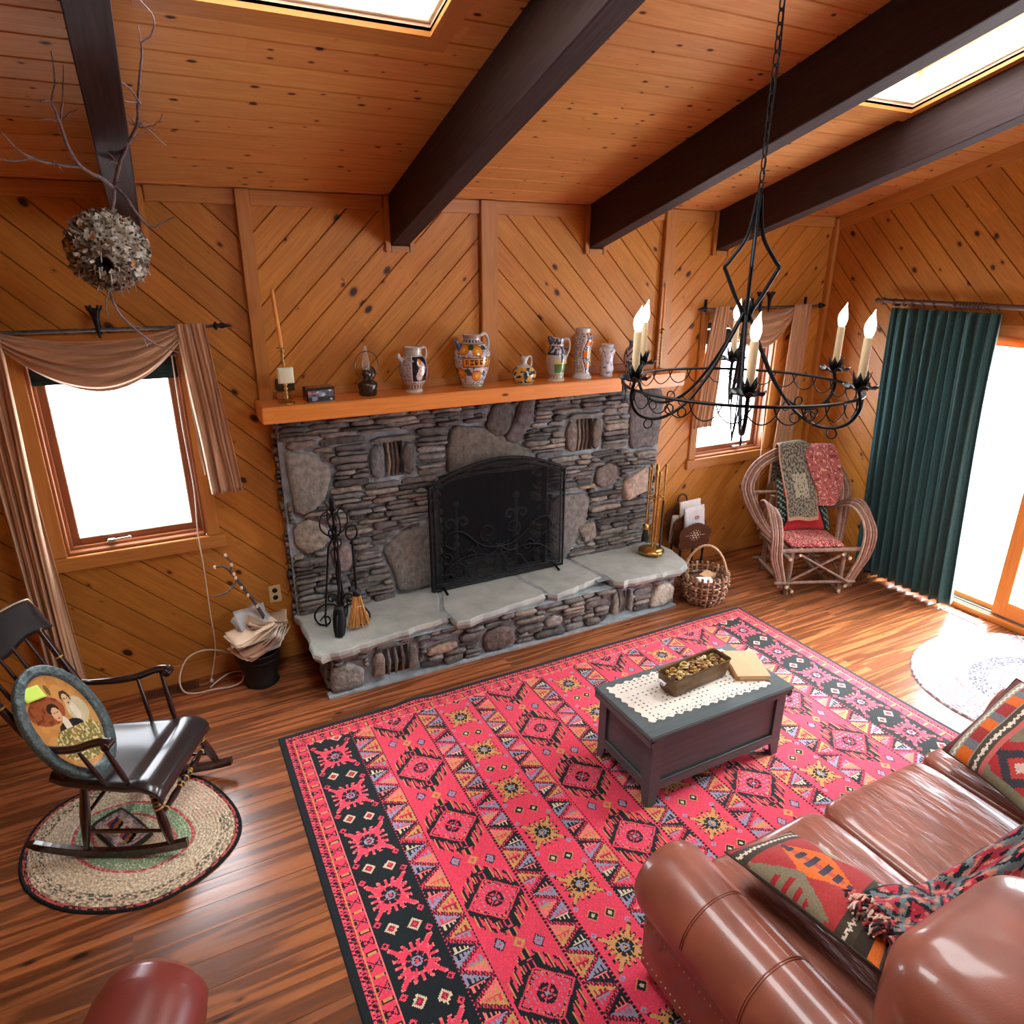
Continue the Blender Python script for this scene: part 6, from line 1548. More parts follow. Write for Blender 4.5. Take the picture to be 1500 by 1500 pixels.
def dl(u, v):
    p = q4[1].lerp(q4[2], u).lerp(q4[0].lerp(q4[3], u), v); s = .008
    if v in (0, 1): p.y += s*math.sin(u*2*PI*14)*(1 if v else -1)
    if u in (0, 1): p.x += s*math.sin(v*2*PI*7)*(1 if u else -1)
    return (p.x, p.y, TZ+.0022+.0012*nz(u*30, v*16))
def holes(u, v):
    a, b = (u*26) % 1, (v*13) % 1; e = min(u, 1-u, v, 1-v)
    if e < .03: return False
    return (abs(a-.5)+abs(b-.5) < .22 and nz(u*9, v*9) > -.1) or (.05 < e < .07 and (int(u*130) % 3 == 0))
m = MB(); m.grid(dl, 156, 78, skip=holes); tag(m.build('lace_runner', 'lace'), 'white crocheted lace runner spread on the chest lid', 'table runner')
r = thing('tin_planter', 'long brown tin pan with ceramic end handles on the lace runner', 'pan', (2.345, 2.372, TZ+.004), math.radians(4.5))
def tinp(a, b, rr, n=7):
    pts = []
    for cx, cy, a0 in ((a-rr, b-rr, 0), (-a+rr, b-rr, PI/2), (-a+rr, -b+rr, PI), (a-rr, -b+rr, 3*PI/2)):
        for i in range(n): t = a0+PI/2*i/(n-1); pts.append((cx+rr*math.cos(t), cy+rr*math.sin(t)))
    return pts
m = MB(); lv = [(.195, .055, .02, .004), (.2, .06, .02, .012), (.208, .064, .02, .05), (.210, .066, .02, .054), (.209, .065, .02, .058), (.214, .068, .02, .105), (.219, .073, .022, .110), (.214, .069, .02, .114), (.209, .064, .02, .104), (.196, .056, .02, .010)]
vs = []
for a, b, rr, z in lv: vs += [(x, y, z) for x, y in tinp(a, b, rr)]
n = 28; m.add(vs, [(j*n+i, j*n+(i+1) % n, (j+1)*n+(i+1) % n, (j+1)*n+i) for j in range(len(lv)-1) for i in range(n)], None, None, True); m.add(vs[-n:], [tuple(range(n))]); m.add(vs[:n], [tuple(reversed(range(n)))])
for x in (-.16, .16):
    for y in (-.04, .04): m.sphere((x, y, .002), .008, 8)
m.build('body', 'tin_brown', r)
for s in (-1, 1):
    m = MB(); m.tube([(s*.222, -.03, .085), (s*.238, -.03, .08), (s*.238, .03, .08), (s*.222, .03, .085)], .004, 6); hd = m.build('wire_handle', 'tin_brown', r)
    m = MB(); m.lathe([(.006, -.028), (.011, -.022), (.012, 0), (.011, .022), (.006, .028)], (s*.238, 0, .08), 12, colf=lambda u, z, i: srgb(80, 100, 170) if i in (1,) and int(u*12) % 3 == 0 else srgb(236, 234, 230), axis=(0, 1, 0)); m.build('ceramic_grip', 'glaze', hd)
m = MB(); rr = random.Random(12); m.grid(lambda u, v: (lerp(-.2, .2, u), lerp(-.058, .058, v), .070), 4, 2, col=srgb(60, 44, 30))
for k in range(190):
    x, y = rr.uniform(-.19, .19), rr.uniform(-.05, .05); z = rr.uniform(.072, .098); s = rr.uniform(.008, .016); c = rr.choice([(216, 190, 120), (190, 150, 80), (150, 104, 60), (96, 52, 40), (224, 208, 160), (120, 100, 64)])
    if rr.random() < .4: m.tube([(x+s*1.3*math.cos(t), y+s*1.1*math.sin(t), z+s*.3*math.sin(2*t)) for t in [2*PI*i/9 for i in range(9)]], s*.4, 5, srgb(*c), closed=True)
    else: m.sphere((x, y, z), s, 6, srgb(*c), sq=(1, rr.uniform(.5, 1), rr.uniform(.4, .9)))
o = m.build('dried_flowers', 'nest_paper'); o.location = (2.345, 2.372, TZ+.004); o.rotation_euler = (0, 0, math.radians(4.5)); tag(o, 'dried flowers and seed pods filling the long tin pan', 'dried flowers', kind='stuff')
bk = thing('album', 'old tan covered book lying at the right end of the chest', 'book', (2.705, 2.345, TZ+.0015), math.radians(-26))
m = MB(); m.box((-.092, -.132, .001), (.092, .132, .007), srgb(206, 168, 128), bevel=.002); m.box((-.092, -.132, .026), (.092, .132, .032), srgb(214, 178, 138), bevel=.002); m.tube([(-.090, -.131, .016), (-.090, .131, .016)], .014, 10, srgb(170, 124, 86)); m.build('cover', 'paper', bk)
m = MB(); m.box((-.085, -.126, .007), (.087, .126, .026), srgb(226, 204, 168)); m.build('pages', 'paper', bk)
# ------------------------------------------------------------------ leather sofa
def sgnp(x, e): return math.copysign(abs(x)**e, x)
def superel(m, c, s, e1=.35, e2=.35, nu=48, nv=28, wr=0, seed=0, fn=None):
    def f(u, v):
        t = 2*PI*u; p = PI*(v-.5)
        x = sgnp(math.cos(p), e1)*sgnp(math.cos(t), e2); y = sgnp(math.cos(p), e1)*sgnp(math.sin(t), e2); z = sgnp(math.sin(p), e1)
        q = Vector((x*s[0], y*s[1], z*s[2]))
        if fn: q = fn(q, x, y, z)
        if wr: q += Vector((x, y, z)).normalized()*wr*(nz(q.x*4+seed, q.y*4, q.z*4)+.5*nz(q.x*11+seed, q.y*9, q.z*9))
        return q+Vector(c)
    m.grid(f, nu, nv, closeu=True); return m
r = thing('leather_sofa', 'brown leather sofa with rolled arms facing the fireplace', 'sofa', (2.46, .85, 0))
O = Vector((2.46, .85, 0))
def arm(xc, nm, s):
    R = .152; zc_ = .465; m = MB(); y0, y1 = 1.475-O.y, .25-O.y
    def f(u, v):
        t = 2*PI*u
        prof = [(0, .30), (.004, .75), (.016, .93), (.045, 1.0), (.3, 1.0), (.6, 1.0), (1, 1.0)]
        k = v*(len(prof)-1); i = min(int(k), len(prof)-2); a = lerp(prof[i][0], prof[i+1][0], k-i); b = lerp(prof[i][1], prof[i+1][1], k-i)
        y = lerp(y0, y1, a); wr = 1+.012*nz(t*1.2, y*5)+.006*nz(math.cos(t)*3, y*16, math.sin(t)*3)
        return (xc-O.x+R*b*wr*math.cos(t), y, zc_+R*b*wr*math.sin(t))
    m.grid(f, 48, 48, closeu=True); m.add([f(i/48, 0) for i in range(48)], [tuple(range(48))]); a_ = m.build('armrest', 'leather', r)
    m = MB(); m.box((xc-.095-O.x, y1, .06), (xc+.11-O.x, y0-.02, zc_), bevel=.02); m.build('arm_panel', 'leather', r)
    m = MB()
    for yy_ in (1.19, .93):
        for d in (-.004, .004): m.tube([(xc-O.x+(R+.0005)*math.cos(t), yy_+d-O.y, zc_+(R+.0005)*math.sin(t)) for t in [PI*i/30-.3*(1-i/30) for i in range(31)]], .0022, 5)
    m.build('seam', 'leather', a_)
    m = MB()
    for z in (.12, .30):
        for k in range(46): m.sphere((xc+s*.098-O.x-(.0 if s < 0 else 0), y0-.03-k*.026, z), .0035, 5)
    m.build('stitching', 'bare_wood', a_)
arm(1.403, 'l', -1); arm(3.555, 'r', 1)
def cush(xa, xb, seed):
    m = MB(); c = ((xa+xb)/2-O.x, .955-O.y, .375)
    def fn(q, x, y, z):
        if z > 0:
            q.z += .014*(1-x*x)*(1-y*y)-.010*max(0, abs(x)-.8)
            q.z += .0085*math.sin(q.x*40+q.y*6+nz(q.x*5+seed, q.y*3)*5)*max(0, 1-abs(y))*(.5+nz(q.x*3+seed*2, q.y*3)*1.8)
        return q
    superel(m, c, ((xb-xa)/2-.002, .48, .088),   .22, .16, 140, 60, wr=.009, seed=seed, fn=fn); b = m.build('seat_cushion', 'leather_seat', r)
cush(1.545, 2.205, 1); cush(2.205, 2.88, 5); cush(2.88, 3.42, 9)
m = MB(); m.box((1.46-O.x, .24-O.y, .05), (3.5-O.x, 1.36-O.y, .30), bevel=.02); m.build('base', 'leather', r)
m = MB(); m.box((1.40-O.x, .10-O.y, .10), (3.56-O.x, .34-O.y, .80), bevel=.05); m.build('back_frame', 'leather', r)
for i, (xa, xb) in enumerate(((1.50, 2.19), (2.19, 2.87), (2.87, 3.50))):
    m = MB(); superel(m, ((xa+xb)/2-O.x, .53-O.y, .655), ((xb-xa)/2+.005, .235, .225), .55, .5, 56, 34, wr=.012, seed=i*3+1); m.build('back_cushion', 'leather', r)
for x in (1.40, 3.55):
    for y in (.25, 1.40): m = MB(); m.lathe([(.022, 0), (.034, .06)], (x-O.x, y-O.y, 0.009 if x < 3.8 else 0), 12); m.build('foot', 'rack_wood', r)
# neighbouring armchair: only one rolled arm reaches into view
r = thing('leather_armchair', 'oxblood leather armchair with one rolled arm showing on the bare floor boards', 'armchair', (-.685, 1.53, 0), math.radians(-19))
def aarm(xc, vis):
    m = MB(); R = .168; zc_ = .455
    def f(u, v):
        t = 2*PI*u; prof = [(0, .0), (.008, .45), (.03, .75), (.07, .93), (.14, 1.0), (.5, 1.0), (1, 1.0)]
        k = v*(len(prof)-1); i = min(int(k), len(prof)-2); a = lerp(prof[i][0], prof[i+1][0], k-i); b = lerp(prof[i][1], prof[i+1][1], k-i)
        y = lerp(.455, -.40, a); wr = 1+.02*nz(t, y*4, xc); return (xc+R*b*wr*math.cos(t), y, zc_+R*b*wr*math.sin(t))
    m.grid(f, 44, 42, closeu=True); m.build('armrest', 'leather_dark', r)
    m = MB(); m.box((xc-.10, -.40, .05), (xc+.10, .40, zc_), bevel=.025); m.build('arm_panel', 'leather_dark', r)
aarm(.27, 1); aarm(-.49, 0)
m = MB(); m.box((-.40, -.42, .05), (.18, .30, .28), bevel=.02); m.build('base', 'leather_dark', r)
m = MB(); superel(m, (-.11, -.02, .36), (.285, .36, .09), .25, .2, 48, 24, wr=.006); m.build('seat_cushion', 'leather_dark', r)
m = MB(); superel(m, (-.11, -.46, .55), (.45, .13, .38), .4, .35, 48, 24, wr=.01); m.build('back_cushion', 'leather_dark', r)
for x in (-.49, .27):
    for y in (-.36, .36): m = MB(); m.lathe([(.02, 0), (.03, .055)], (x, y, 0), 12); m.build('foot', 'rack_wood', r)
# ------------------------------------------------------------------ kilim pillows
def kilimA(u, v):
    # u along the long side (0 = hearth end), v across from the arm
    zz = abs(((v*16) % 1)-.5)*.03
    c = (178, 62, 62)
    for e in (.085, .80):
        if abs(u-e) < .055: c = (74, 66, 56)
        if abs(u-e+zz-.008) < .010: c = (232, 220, 200)
    if u < .03: c = (178, 62, 62) if v < .45 else (222, 190, 150)
    if .145 < u < .74:
        # orange lozenge with navy cross teeth
        d = abs(u-.43)/.29+abs(v-.50)/.27
        if d < 1: c = (236, 116, 44)
        a, b = u-.43, v-.50
        if d < 1.05 and (abs(a) < .20 and abs(b) < .035): c = (196, 92, 84)
        if d < 1.12 and int((u-.2)*22) % 2 == 0 and abs(b) < .13*(1-abs(a)/.32): c = (66, 66, 80)
        g = abs(u-.42)/.28+abs(v-.03)/.26+.05*math.sin(u*80)*.5
        if g < 1: c = (136, 128, 104)
        if g < .55 and int(u*26) % 2 == 0: c = (168, 46, 52)
        g = abs(u-.40)/.30+abs(v-.98)/.22
        if g < 1: c = (160, 158, 138)
        if .35 < g < .6: c = (224, 216, 196)
        if g < .35: c = (190, 70, 66)
    if u > .855:
        c = (226, 118, 46) if v > .55-.0*u and u < .93 else (60, 52, 46)
        if u > .93: c = (226, 118, 46) if v < .7 else (66, 58, 50)
        if abs(u-.90-(abs(((v*8) % 1)-.5)-.25)*.04) < .012 and v > .35: c = (232, 222, 204)
        if v > .8: c = (150, 150, 132)
    return srgb(*c)
def kilimB(u, v):
    c = (176, 52, 56); zz = abs(((u*18) % 1)-.5)*.03
    if v < .30:
        c = (160, 158, 140)
        if v < .06: c = (104, 50, 46)
        if abs(v-.10+zz) < .012: c = (232, 226, 208)
        if .12 < v < .24: c = (226, 112, 40) if (u*3 % 1) < .33 else (120, 124, 130) if (u*3 % 1) < .6 else (168, 60, 60)
    if .26 < v < .36: c = (84, 78, 66)
    if abs(v-.31+zz-.007) < .013: c = (232, 226, 208)
    if .36 < v < .40: c = (204, 110, 104)
    if v >= .40:
        d = (abs(((u*2.2) % 1)-.5)*2)+abs(((v*2.4) % 1)-.5)*1.6
        c = (176, 52, 56) if d > .9 else (64, 64, 72) if d > .5 else (196, 70, 66) if d > .25 else (220, 196, 180)
        if u < .06 or (d > 1.35): c = (132, 128, 104)
    return srgb(*c)
def pillow(name, label, q, th, colf, nu=90, nv=60, grp='kilim pillows on the sofa'):
    """q: four corners (u0v0, u1v0, u1v1, u0v1)"""
    q = [Vector(p) for p in q]; n = ((q[1]-q[0]).cross(q[3]-q[0])).normalized(); n = -n if n.z < 0 else n
    r = thing(name, label, 'pillow', (0, 0, 0), group=grp)
    def f(u, v, s):
        p = q[0].lerp(q[1], u).lerp(q[3].lerp(q[2], u), v); c = (q[0]+q[1]+q[2]+q[3])/4
        pin = 1-.055*(math.sin(PI*u)*(1 if v in (0,) or 1 else 0))*abs(2*v-1)**3-.04*math.sin(PI*v)*abs(2*u-1)**3; p = c+(p-c)*pin
        a = (1-abs(2*u-1)**2.6)*(1-abs(2*v-1)**2.6); return p+n*(s*th*a**.55+.006*nz(u*5, v*5, s)*a)
    m = MB(); m.grid(lambda u, v: f(u, v, 1), nu, nv, colf=colf); m.build('woven_front', 'textile', r)
    m = MB(); m.grid(lambda u, v: f(1-u, v, -1), 30, 20, col=srgb(92, 80, 62)); m.build('plain_back', 'textile', r)
    m = MB(); E = [(i/24, 0) for i in range(24)]+[(1, i/24) for i in range(24)]+[(1-i/24, 1) for i in range(24)]+[(0, 1-i/24) for i in range(24)]
    m.tube([f(u, v, 0) for u, v in E], .0045, 6, srgb(70, 62, 50), closed=True); m.build('piping', 'textile', r)
    return r
pillow('kilim_pillow', 'red kilim pillow with an orange lozenge lying against the left sofa arm', [(1.545, 1.315, .625), (1.615, .765, .655), (1.985, .90, .575), (1.90, 1.325, .545)], .055, kilimA)
pillow('kilim_pillow', 'striped kilim pillow with zigzag bands propped at the right end of the sofa', [(2.865, 1.335, .565), (2.705, .86, .60), (3.25, .80, .80), (3.40, 1.36, .76)], .065, lambda u, v: kilimB(v, .0+u*1.0) if False else kilimB(1-v, u) if False else kilimB(v*1.0, u))
# ------------------------------------------------------------------ throw blanket with fringe
def throwcol(u, v):
    a, b = (u*7) % 1, (v*1.6) % 1; d = abs(a-.5)*2+abs(b-.5)*2; k = nz(u*34, v*14)
    c = (206, 60, 84) if d < .6 else (40, 52, 58) if d < .85 else (124, 142, 146) if d < 1.25 else (190, 70, 84)
    if k > .28: c = (214, 150, 130)
    if k < -.3: c = (36, 46, 50)
    if v < .04 or v > .96: c = (46, 60, 62)
    return srgb(*c)
TP = spline([(1.735, .905, .672), (1.80, .88, .668), (1.90, .855, .672), (2.02, .84, .63), (2.15, .865, .585), (2.32, .85, .62), (2.50, .80, .74), (2.66, .72, .87), (2.85, .60, .90), (3.1, .45, .90)], 6)
def thr(u, v):
    k = u*(len(TP)-1); i = min(int(k), len(TP)-2); p = TP[i].lerp(TP[i+1], k-i); w = .125+.02*math.sin(u*9)
    f = nz(u*7, v*3)
    return (p.x+(v-.5)*(.03-.06*u), p.y+(v-.5)*w*1.3, p.z+.012*math.sin(v*PI*4+u*7)+.012*f-(.06*(v-.5) if u > .6 else 0)-.03*(2*v-1)**2*(1 if v > .5 else .3))
r = thing('throw_blanket', 'red and slate woven throw with knotted fringe lying over the sofa cushions', 'blanket', (0, 0, 0))
m = MB(); m.grid(thr, 150, 44, colf=throwcol); m.build('cloth', 'textile', r, mods=[('solid', .006)])
m = MB(); rr = random.Random(8)
fc = [srgb(*c) for c in ((60, 40, 44), (206, 110, 110), (230, 208, 190), (150, 52, 60), (40, 36, 40), (226, 180, 160))]
for k in range(330):
    if k < 200: v = rr.random(); b = Vector(thr(0, v)); d = Vector((-rr.uniform(.015, .045), rr.uniform(-.02, .02), rr.uniform(-.025, .012))); b += Vector((rr.uniform(-.02, .045), 0, rr.uniform(.0, .02)))
    else: u = rr.uniform(0, .22); b = Vector(thr(u, 0)); d = Vector((rr.uniform(-.015, .015), -rr.uniform(.012, .035), -rr.uniform(-.004, .02)))
    m.tube([b, b+d*.5+Vector((rr.uniform(-.006, .006), rr.uniform(-.006, .006), .006)), b+d], [.0042, .0048, .003], 5, rr.choice(fc))
m.build('fringe', 'textile', r)
# ------------------------------------------------------------------ bent willow chair
r = thing('willow_chair', 'rustic bent willow armchair with twig crossed braces in the far corner', 'armchair', (4.62, 3.43, 0), math.radians(-114))
def wc(k): return [srgb(*c) for c in ((150, 112, 94), (176, 150, 130), (128, 88, 72), (166, 132, 112), (140, 104, 90))][k % 5]
def log(p, q, rad, nm='post', col=None):
    m = MB(); p, q = Vector(p), Vector(q); n = 6
    pts = [p.lerp(q, i/n)+Vector((nz(i, p.x*9), nz(i, p.y*9+3), nz(i, 7))) * .004 for i in range(n+1)]; m.tube(pts, [rad*(1+.08*nz(i*1.3, rad*99)) for i in range(n+1)], 10)
    o = m.build(nm, 'twig', r)
    m2 = MB(); d = (q-p).normalized()
    for c, s in ((p, -1), (q, 1)): m2.lathe([(rad*.92, 0), (0, .003)], c+d*s*.001, 10, axis=d*s, cap=False)
    m2.build('cut_end', 'twig_cut', o); return o
for s in (-1, 1):
    log((0, s*.225, 0), (.0, s*.22, .375), .022, 'leg'); log((-.50, s*.22, 0), (-.51, s*.21, .70), .022, 'leg')
    log((.05, s*.25, .335), (-.53, s*.25, .335), .016, 'side_rail'); log((.05, s*.25, .085), (-.56, s*.25, .085), .016, 'side_rail'); log((.055, s*.20, .045), (-.54, s*.20, .05), .015, 'side_rail')
    log((.0, s*.265, .07), (-.50, s*.245, .36), .011, 'diagonal_brace')
log((.02, -.335, .40), (.02, .345, .405), .018, 'front_rail'); log((.03, -.345, .115), (.03, .335, .12), .014, 'front_rail'); log((-.50, -.31, .40), (-.50, .31, .40), .015, 'rear_rail'); log((-.53, -.40, .725), (-.53, .42, .725), .015, 'rear_rail'); log((-.53, -.31, .10), (-.53, .31, .10), .014, 'rear_rail')
log((.035, -.235, .13), (.035, .20, .375), .010, 'cross_brace'); log((.05, .27, .12), (.05, -.17, .375), .010, 'cross_brace')
for s in (-1, 1): log((.06, s*.18, .375), (.0, s*.18, .33), .012, 'peg')
for k in range(5):     # back hoop
    m = MB(); ww = .365+.023*k; zt = 1.0+.024*k; xo = -.004*k
    pts = spline([(-.12, -.20-.012*k, .36), (-.30, -.30-.018*k, .47), (-.44, -ww-.0, .64), (-.53, -ww-.02, .80), (-.60, -ww*.72, .955+.012*k), (-.62, 0, zt+.035), (-.60, ww*.72, .955+.012*k), (-.53, ww+.02, .80), (-.44, ww+.0, .64), (-.30, .30+.018*k, .47), (-.12, .20+.012*k, .36)], 7)
    m.tube([(p.x+xo, p.y, p.z) for p in pts], .0115, 7, wc(k)); m.build('back_hoop_rod', 'willow', r)
for s in (-1, 1):
    for k in range(5):
        m = MB(); o = .021*k
        pts = spline([(-.46, s*(.30+o*.3), .58+.01*k), (-.34, s*(.33+o*.6), .655+.014*k), (-.18, s*(.335+o*.9), .70+.012*k), (-.04, s*(.34+o), .655), (.035+.004*k, s*(.345+o), .54), (.045, s*(.33+o), .36), (.03, s*(.285+o*.8), .20), (.02, s*(.24+o*.8), .07)], 6)
        m.tube(pts, .0110, 7, wc(k+1)); m.build('arm_rod', 'willow', r)
for k in range(9):
    y = lerp(-.2, .2, k/8); m = MB(); m.tube([(.03, y, .412), (-.26, y, .395), (-.49, y, .415)], .011, 6, wc(k)); m.build('seat_rod', 'willow', r)
Mw = Matrix.Translation((4.62, 3.43, 0)) @ Matrix.Rotation(math.radians(-114), 4, 'Z')
W_ = lambda x, y, z: tuple(Mw @ Vector((x, y, z)))
def padcol(u, v): 
    k = nz(u*30, v*30); return srgb(*((168, 62, 66) if k > -.1 else (214, 160, 140) if k > -.3 else (70, 60, 66)))
m = MB()
def pad(u, v):
    a = (1-abs(2*u-1)**4)*(1-abs(2*v-1)**4); x = lerp(-.46, .0, v); y = lerp(-.225, .225, u); return W_(x, y, .424+.032*a**.6)
m.grid(pad, 60, 60, colf=padcol); tag(m.build('seat_pad', 'textile'), 'thin red patterned seat pad on the willow chair', 'cushion')
def wpil(u, v):
    x, y = (u-.5)*2, (v-.5)*2; c = (186, 50, 54)
    if y < -.05 and abs(x) < .95 and abs(x+.0) < .55-.35*(y+1)*.0:
        rho = math.hypot(x+.05, (y+.42)*1.1)
        c = (186, 50, 54)
        if rho < .19: c = (70, 84, 92) if int((math.atan2(y+.42, x+.05)+PI)*4/PI*1.27) % 2 else (200, 196, 170)
        if rho < .07: c = (206, 196, 150)
    e = abs(x)-(.52-.34*(y+1)*.5*.0)-(-.30*y)
    if abs(x)+.35*y > .48: c = (34, 42, 46) if (int(x*14)+int(y*14)) % 3 else (128, 150, 130)
    if abs(abs(x)+.35*y-.5) < .05: c = (24, 30, 36)
    if y > .35 and abs(x) < .8: c = (170, 44, 50) if x < 0 else (206, 196, 186)
    return srgb(*c)
pillow('kilim_pillow', 'red and black geometric pillow standing in the willow chair', [W_(-.30, -.235, .45), W_(-.30, .235, .45), W_(-.47, .22, .86), W_(-.47, -.22, .86)], .055, wpil, grp='cushions of the willow chair')
def runcol(u, v):
    k = nz(u*26, v*58); e = min(u, 1-u, 1-v)
    c = (136, 132, 112) if k > -.02 else (72, 74, 70)
    if abs(u-.5) < .22 and abs(((v*2.2) % 1)-.5) < .2 and k > -.25: c = (160, 156, 134)
    if e < .05: c = (178, 140, 116)
    return srgb(*c)
RP = spline([Mw @ Vector(p) for p in ((-.645, -.04, .80), (-.655, -.04, .98), (-.635, -.04, 1.145), (-.585, -.04, 1.155), (-.535, -.04, 1.04), (-.425, -.035, .88), (-.345, -.03, .76), (-.290, -.03, .64), (-.262, -.03, .555))], 8)
latw = (Mw.to_3x3() @ Vector((0, 1, 0)))
def rf(u, v):
    k = v*(len(RP)-1); i = min(int(k), len(RP)-2); p = RP[i].lerp(RP[i+1], k-i); return p+latw*((u-.5)*(.32-.06*v))+Vector((0, 0, .006*math.sin(u*9+v*5)+(-.035*abs(2*u-1)**2 if v < .95 else 0)))
m = MB(); m.grid(rf, 70, 150, colf=runcol); tag(m.build('brocade_runner', 'textile', mods=[('solid', .004)]), 'grey green brocade runner hanging over the willow chair back', 'runner')
SP = spline([Mw @ Vector(p) for p in ((-.66, .16, .95), (-.655, .17, 1.06), (-.63, .175, 1.13), (-.575, .19, 1.11), (-.50, .20, .98), (-.42, .215, .84), (-.37, .205, .74), (-.33, .17, .665))], 7)
def sf(u, v):
    k = v*(len(SP)-1); i = min(int(k), len(SP)-2); p = SP[i].lerp(SP[i+1], k-i); w = .055+.055*math.sin(PI*min(1, v*1.0))**2*(1 if v < .8 else 1)+.03*v; t = 2*PI*u
    q = Mw.to_3x3() @ Vector((1, 0, .3)).normalized(); fold = 1+.22*math.sin(5*t+v*9)
    return p+latw*math.cos(t)*w*fold+q*(.028+.02*v)*math.sin(t)*fold
m = MB(); m.grid(sf, 110, 90, colf=lambda u, v: srgb(*((166, 92, 88) if nz(u*34, v*50) > -.15 else (206, 166, 144) if nz(u*30, v*30) > 0 else (120, 60, 62))), closeu=True); tag(m.build('paisley_scarf', 'textile'), 'dusty red paisley scarf bunched over the right of the willow chair back', 'scarf')
# ------------------------------------------------------------------ splint basket
BC = (3.725, 3.765)
r = bk_ = thing('splint_basket', 'woven splint basket with tall hoop handle beside the right end of the hearth', 'basket', (*BC, 0))
m = MB(); nst = 26; rowsz = 9
bcols = [srgb(*c) for c in ((156, 118, 88), (110, 78, 58), (196, 170, 140), (132, 98, 74))]
def br_(z): return .128+.055*min(1, (z/.14))**.7 if z < .14 else .183-.0*(z-.14)
for j in range(rowsz):
    z = .018+.026*j; n = nst*4
    m.tube([((br_(z)+.006*math.sin(2*PI*i/8*1+PI*j))*math.cos(2*PI*i/n), (br_(z)+.006*math.sin(2*PI*i/8+PI*j))*math.sin(2*PI*i/n), z) for i in range(n)], .0095, 5, bcols[(j*3) % 4], closed=True, flat=.6, up=(0, 0, 1))
m.build('weavers', 'basketry', r)
m = MB()
for i in range(nst):
    a = 2*PI*i/nst; c, s = math.cos(a), math.sin(a)
    m.tube([(c*br_(z)*1.0, s*br_(z), z) for z in (.004, .05, .10, .16, .22, .262)], .008, 5, bcols[2 if i % 2 else 0], flat=1.6)
    if True:
        for z in (.05, .10, .155, .205): m.sphere((c*(br_(z)+.012), s*(br_(z)+.012), z), .0105, 6, bcols[(i+int(z*99)) % 4], sq=(1, 1, .8))
m.build('stakes', 'basketry', r)
m = MB(); m.lathe([(0, .004), (.13, .004)], n=30, col=bcols[1], cap=False); m.build('bottom', 'basketry', r)
m = MB(); d = Vector((.78, -.62, 0)); m.tube([(d.x*.178*math.cos(t), d.y*.178*math.cos(t), .14+(.34 if math.sin(t) > 0 else .05)*math.sin(t)) for t in [-.45+(PI+.9)*i/30 for i in range(31)]], .010, 8, srgb(200, 166, 130), flat=1.3); m.build('handle', 'basketry', r)
m = MB(); m.box((-.075, -.05, 0), (.055, .05, .022), srgb(232, 232, 236), bevel=.003); o = m.build('notepad', 'paper'); o.location = (BC[0]-.03, BC[1]-.06, .185); o.rotation_euler = (.15, .1, -.2); tag(o, 'white notepad lying inside the splint basket', 'notepad')
m = MB(); m.box((-.05, -.045, 0), (.07, .045, .03), srgb(206, 168, 120), bevel=.003); o = m.build('paperback', 'paper'); o.location = (BC[0]+.04, BC[1]+.02, .18); o.rotation_euler = (.12, -.05, .3); tag(o, 'tan paperback inside the splint basket', 'book')
m = MB(); m.lathe([(0, .006), (.12, .006), (.15, .08), (.165, .17), (0, .18)], n=30, col=bcols[1], cap=False); m.build('lining', 'basketry', bk_)
# ------------------------------------------------------------------ magazine rack
MR = Vector((3.94, 4.235, 0)); rz = math.radians(-10)
r = thing('magazine_rack', 'dark wooden magazine rack with pierced rosette panel beside the stonework', 'magazine rack', MR, rz)
def outl(w, h, hump, n=26):
    pts = [(-w*.78, 0), (w*.78, 0)]; 
    side = [(w*.95, h*.10), (w*1.0, h*.25), (w*.93, h*.38), (w*1.04, h*.55), (w*1.0, h*.72), (w*.80, h*.84)]
    pts += side
    for i in range(n//2+1): t = i/(n//2); x = lerp(w*.62, -w*.62, t); pts.append((x, h*.86+hump*math.sin(PI*t)+(.012 if i % 2 else 0)*h))
    pts += [(-x, z) for x, z in reversed(side)]
    return pts
def mpanel(w, h, hump, y, z0, lean, nm, handle=False):
    mm = MB(); mm.prism(outl(w, h, hump), -.006, .006)
    T = Matrix.Translation((0, y, z0)) @ Matrix.Rotation(lean, 4, 'X') @ Matrix.Rotation(PI/2, 4, 'X')
    m = MB(); m.merge(mm, T)
    if handle: m.merge(MB().tube([(.045*math.cos(t), h*.93+hump*.8+.05*math.sin(t), 0) for t in [-.3+(PI+.6)*i/16 for i in range(17)]], .009, 8), T)
    o = m.build(nm, 'rack_wood', r); return o, T
fo, FT = mpanel(.150, .25, .035, -.085, .27, math.radians(8), 'front_panel')
mpanel(.165, .36, .055, .075, .27, math.radians(-10), 'back_panel', True)
mpanel(.158, .30, .045, -.005, .27, 0, 'divider')
m = MB(); mm = MB()
for k in range(12): a = 2*PI*k/12; mm.sphere((.048*math.cos(a), .135+.048*math.sin(a), .0062), .0052, 6, sq=(1, 1, .3))
for k in range(6): a = 2*PI*k/6; mm.sphere((.026*math.cos(a), .135+.026*math.sin(a), .0062), .009, 7, sq=(1, 1, .2))
mm.sphere((0, .135, .0062), .009, 8, sq=(1, 1, .3))
for s in (-1, 1):
    for k in range(3): mm.sphere((s*(.065+.012*k), .135, .0062), .004, 6, sq=(1, 1, .3))
m.merge(mm, FT); m.build('pierced_rosette', 'bare_wood', fo)
m = MB(); m.box((-.13, -.08, .265), (.13, .08, .275)); m.build('floor_board', 'rack_wood', r)
for sx in (-1, 1):
    for sy in (-1, 1):
        m = MB(); m.lathe([(.008, 0), (.012, .05), (.008, .09), (.014, .14), (.009, .19), (.012, .25), (.012, .27)], (sx*.11, sy*.075, 0), 10); m.build('leg', 'near_black', r)
rr = random.Random(9)
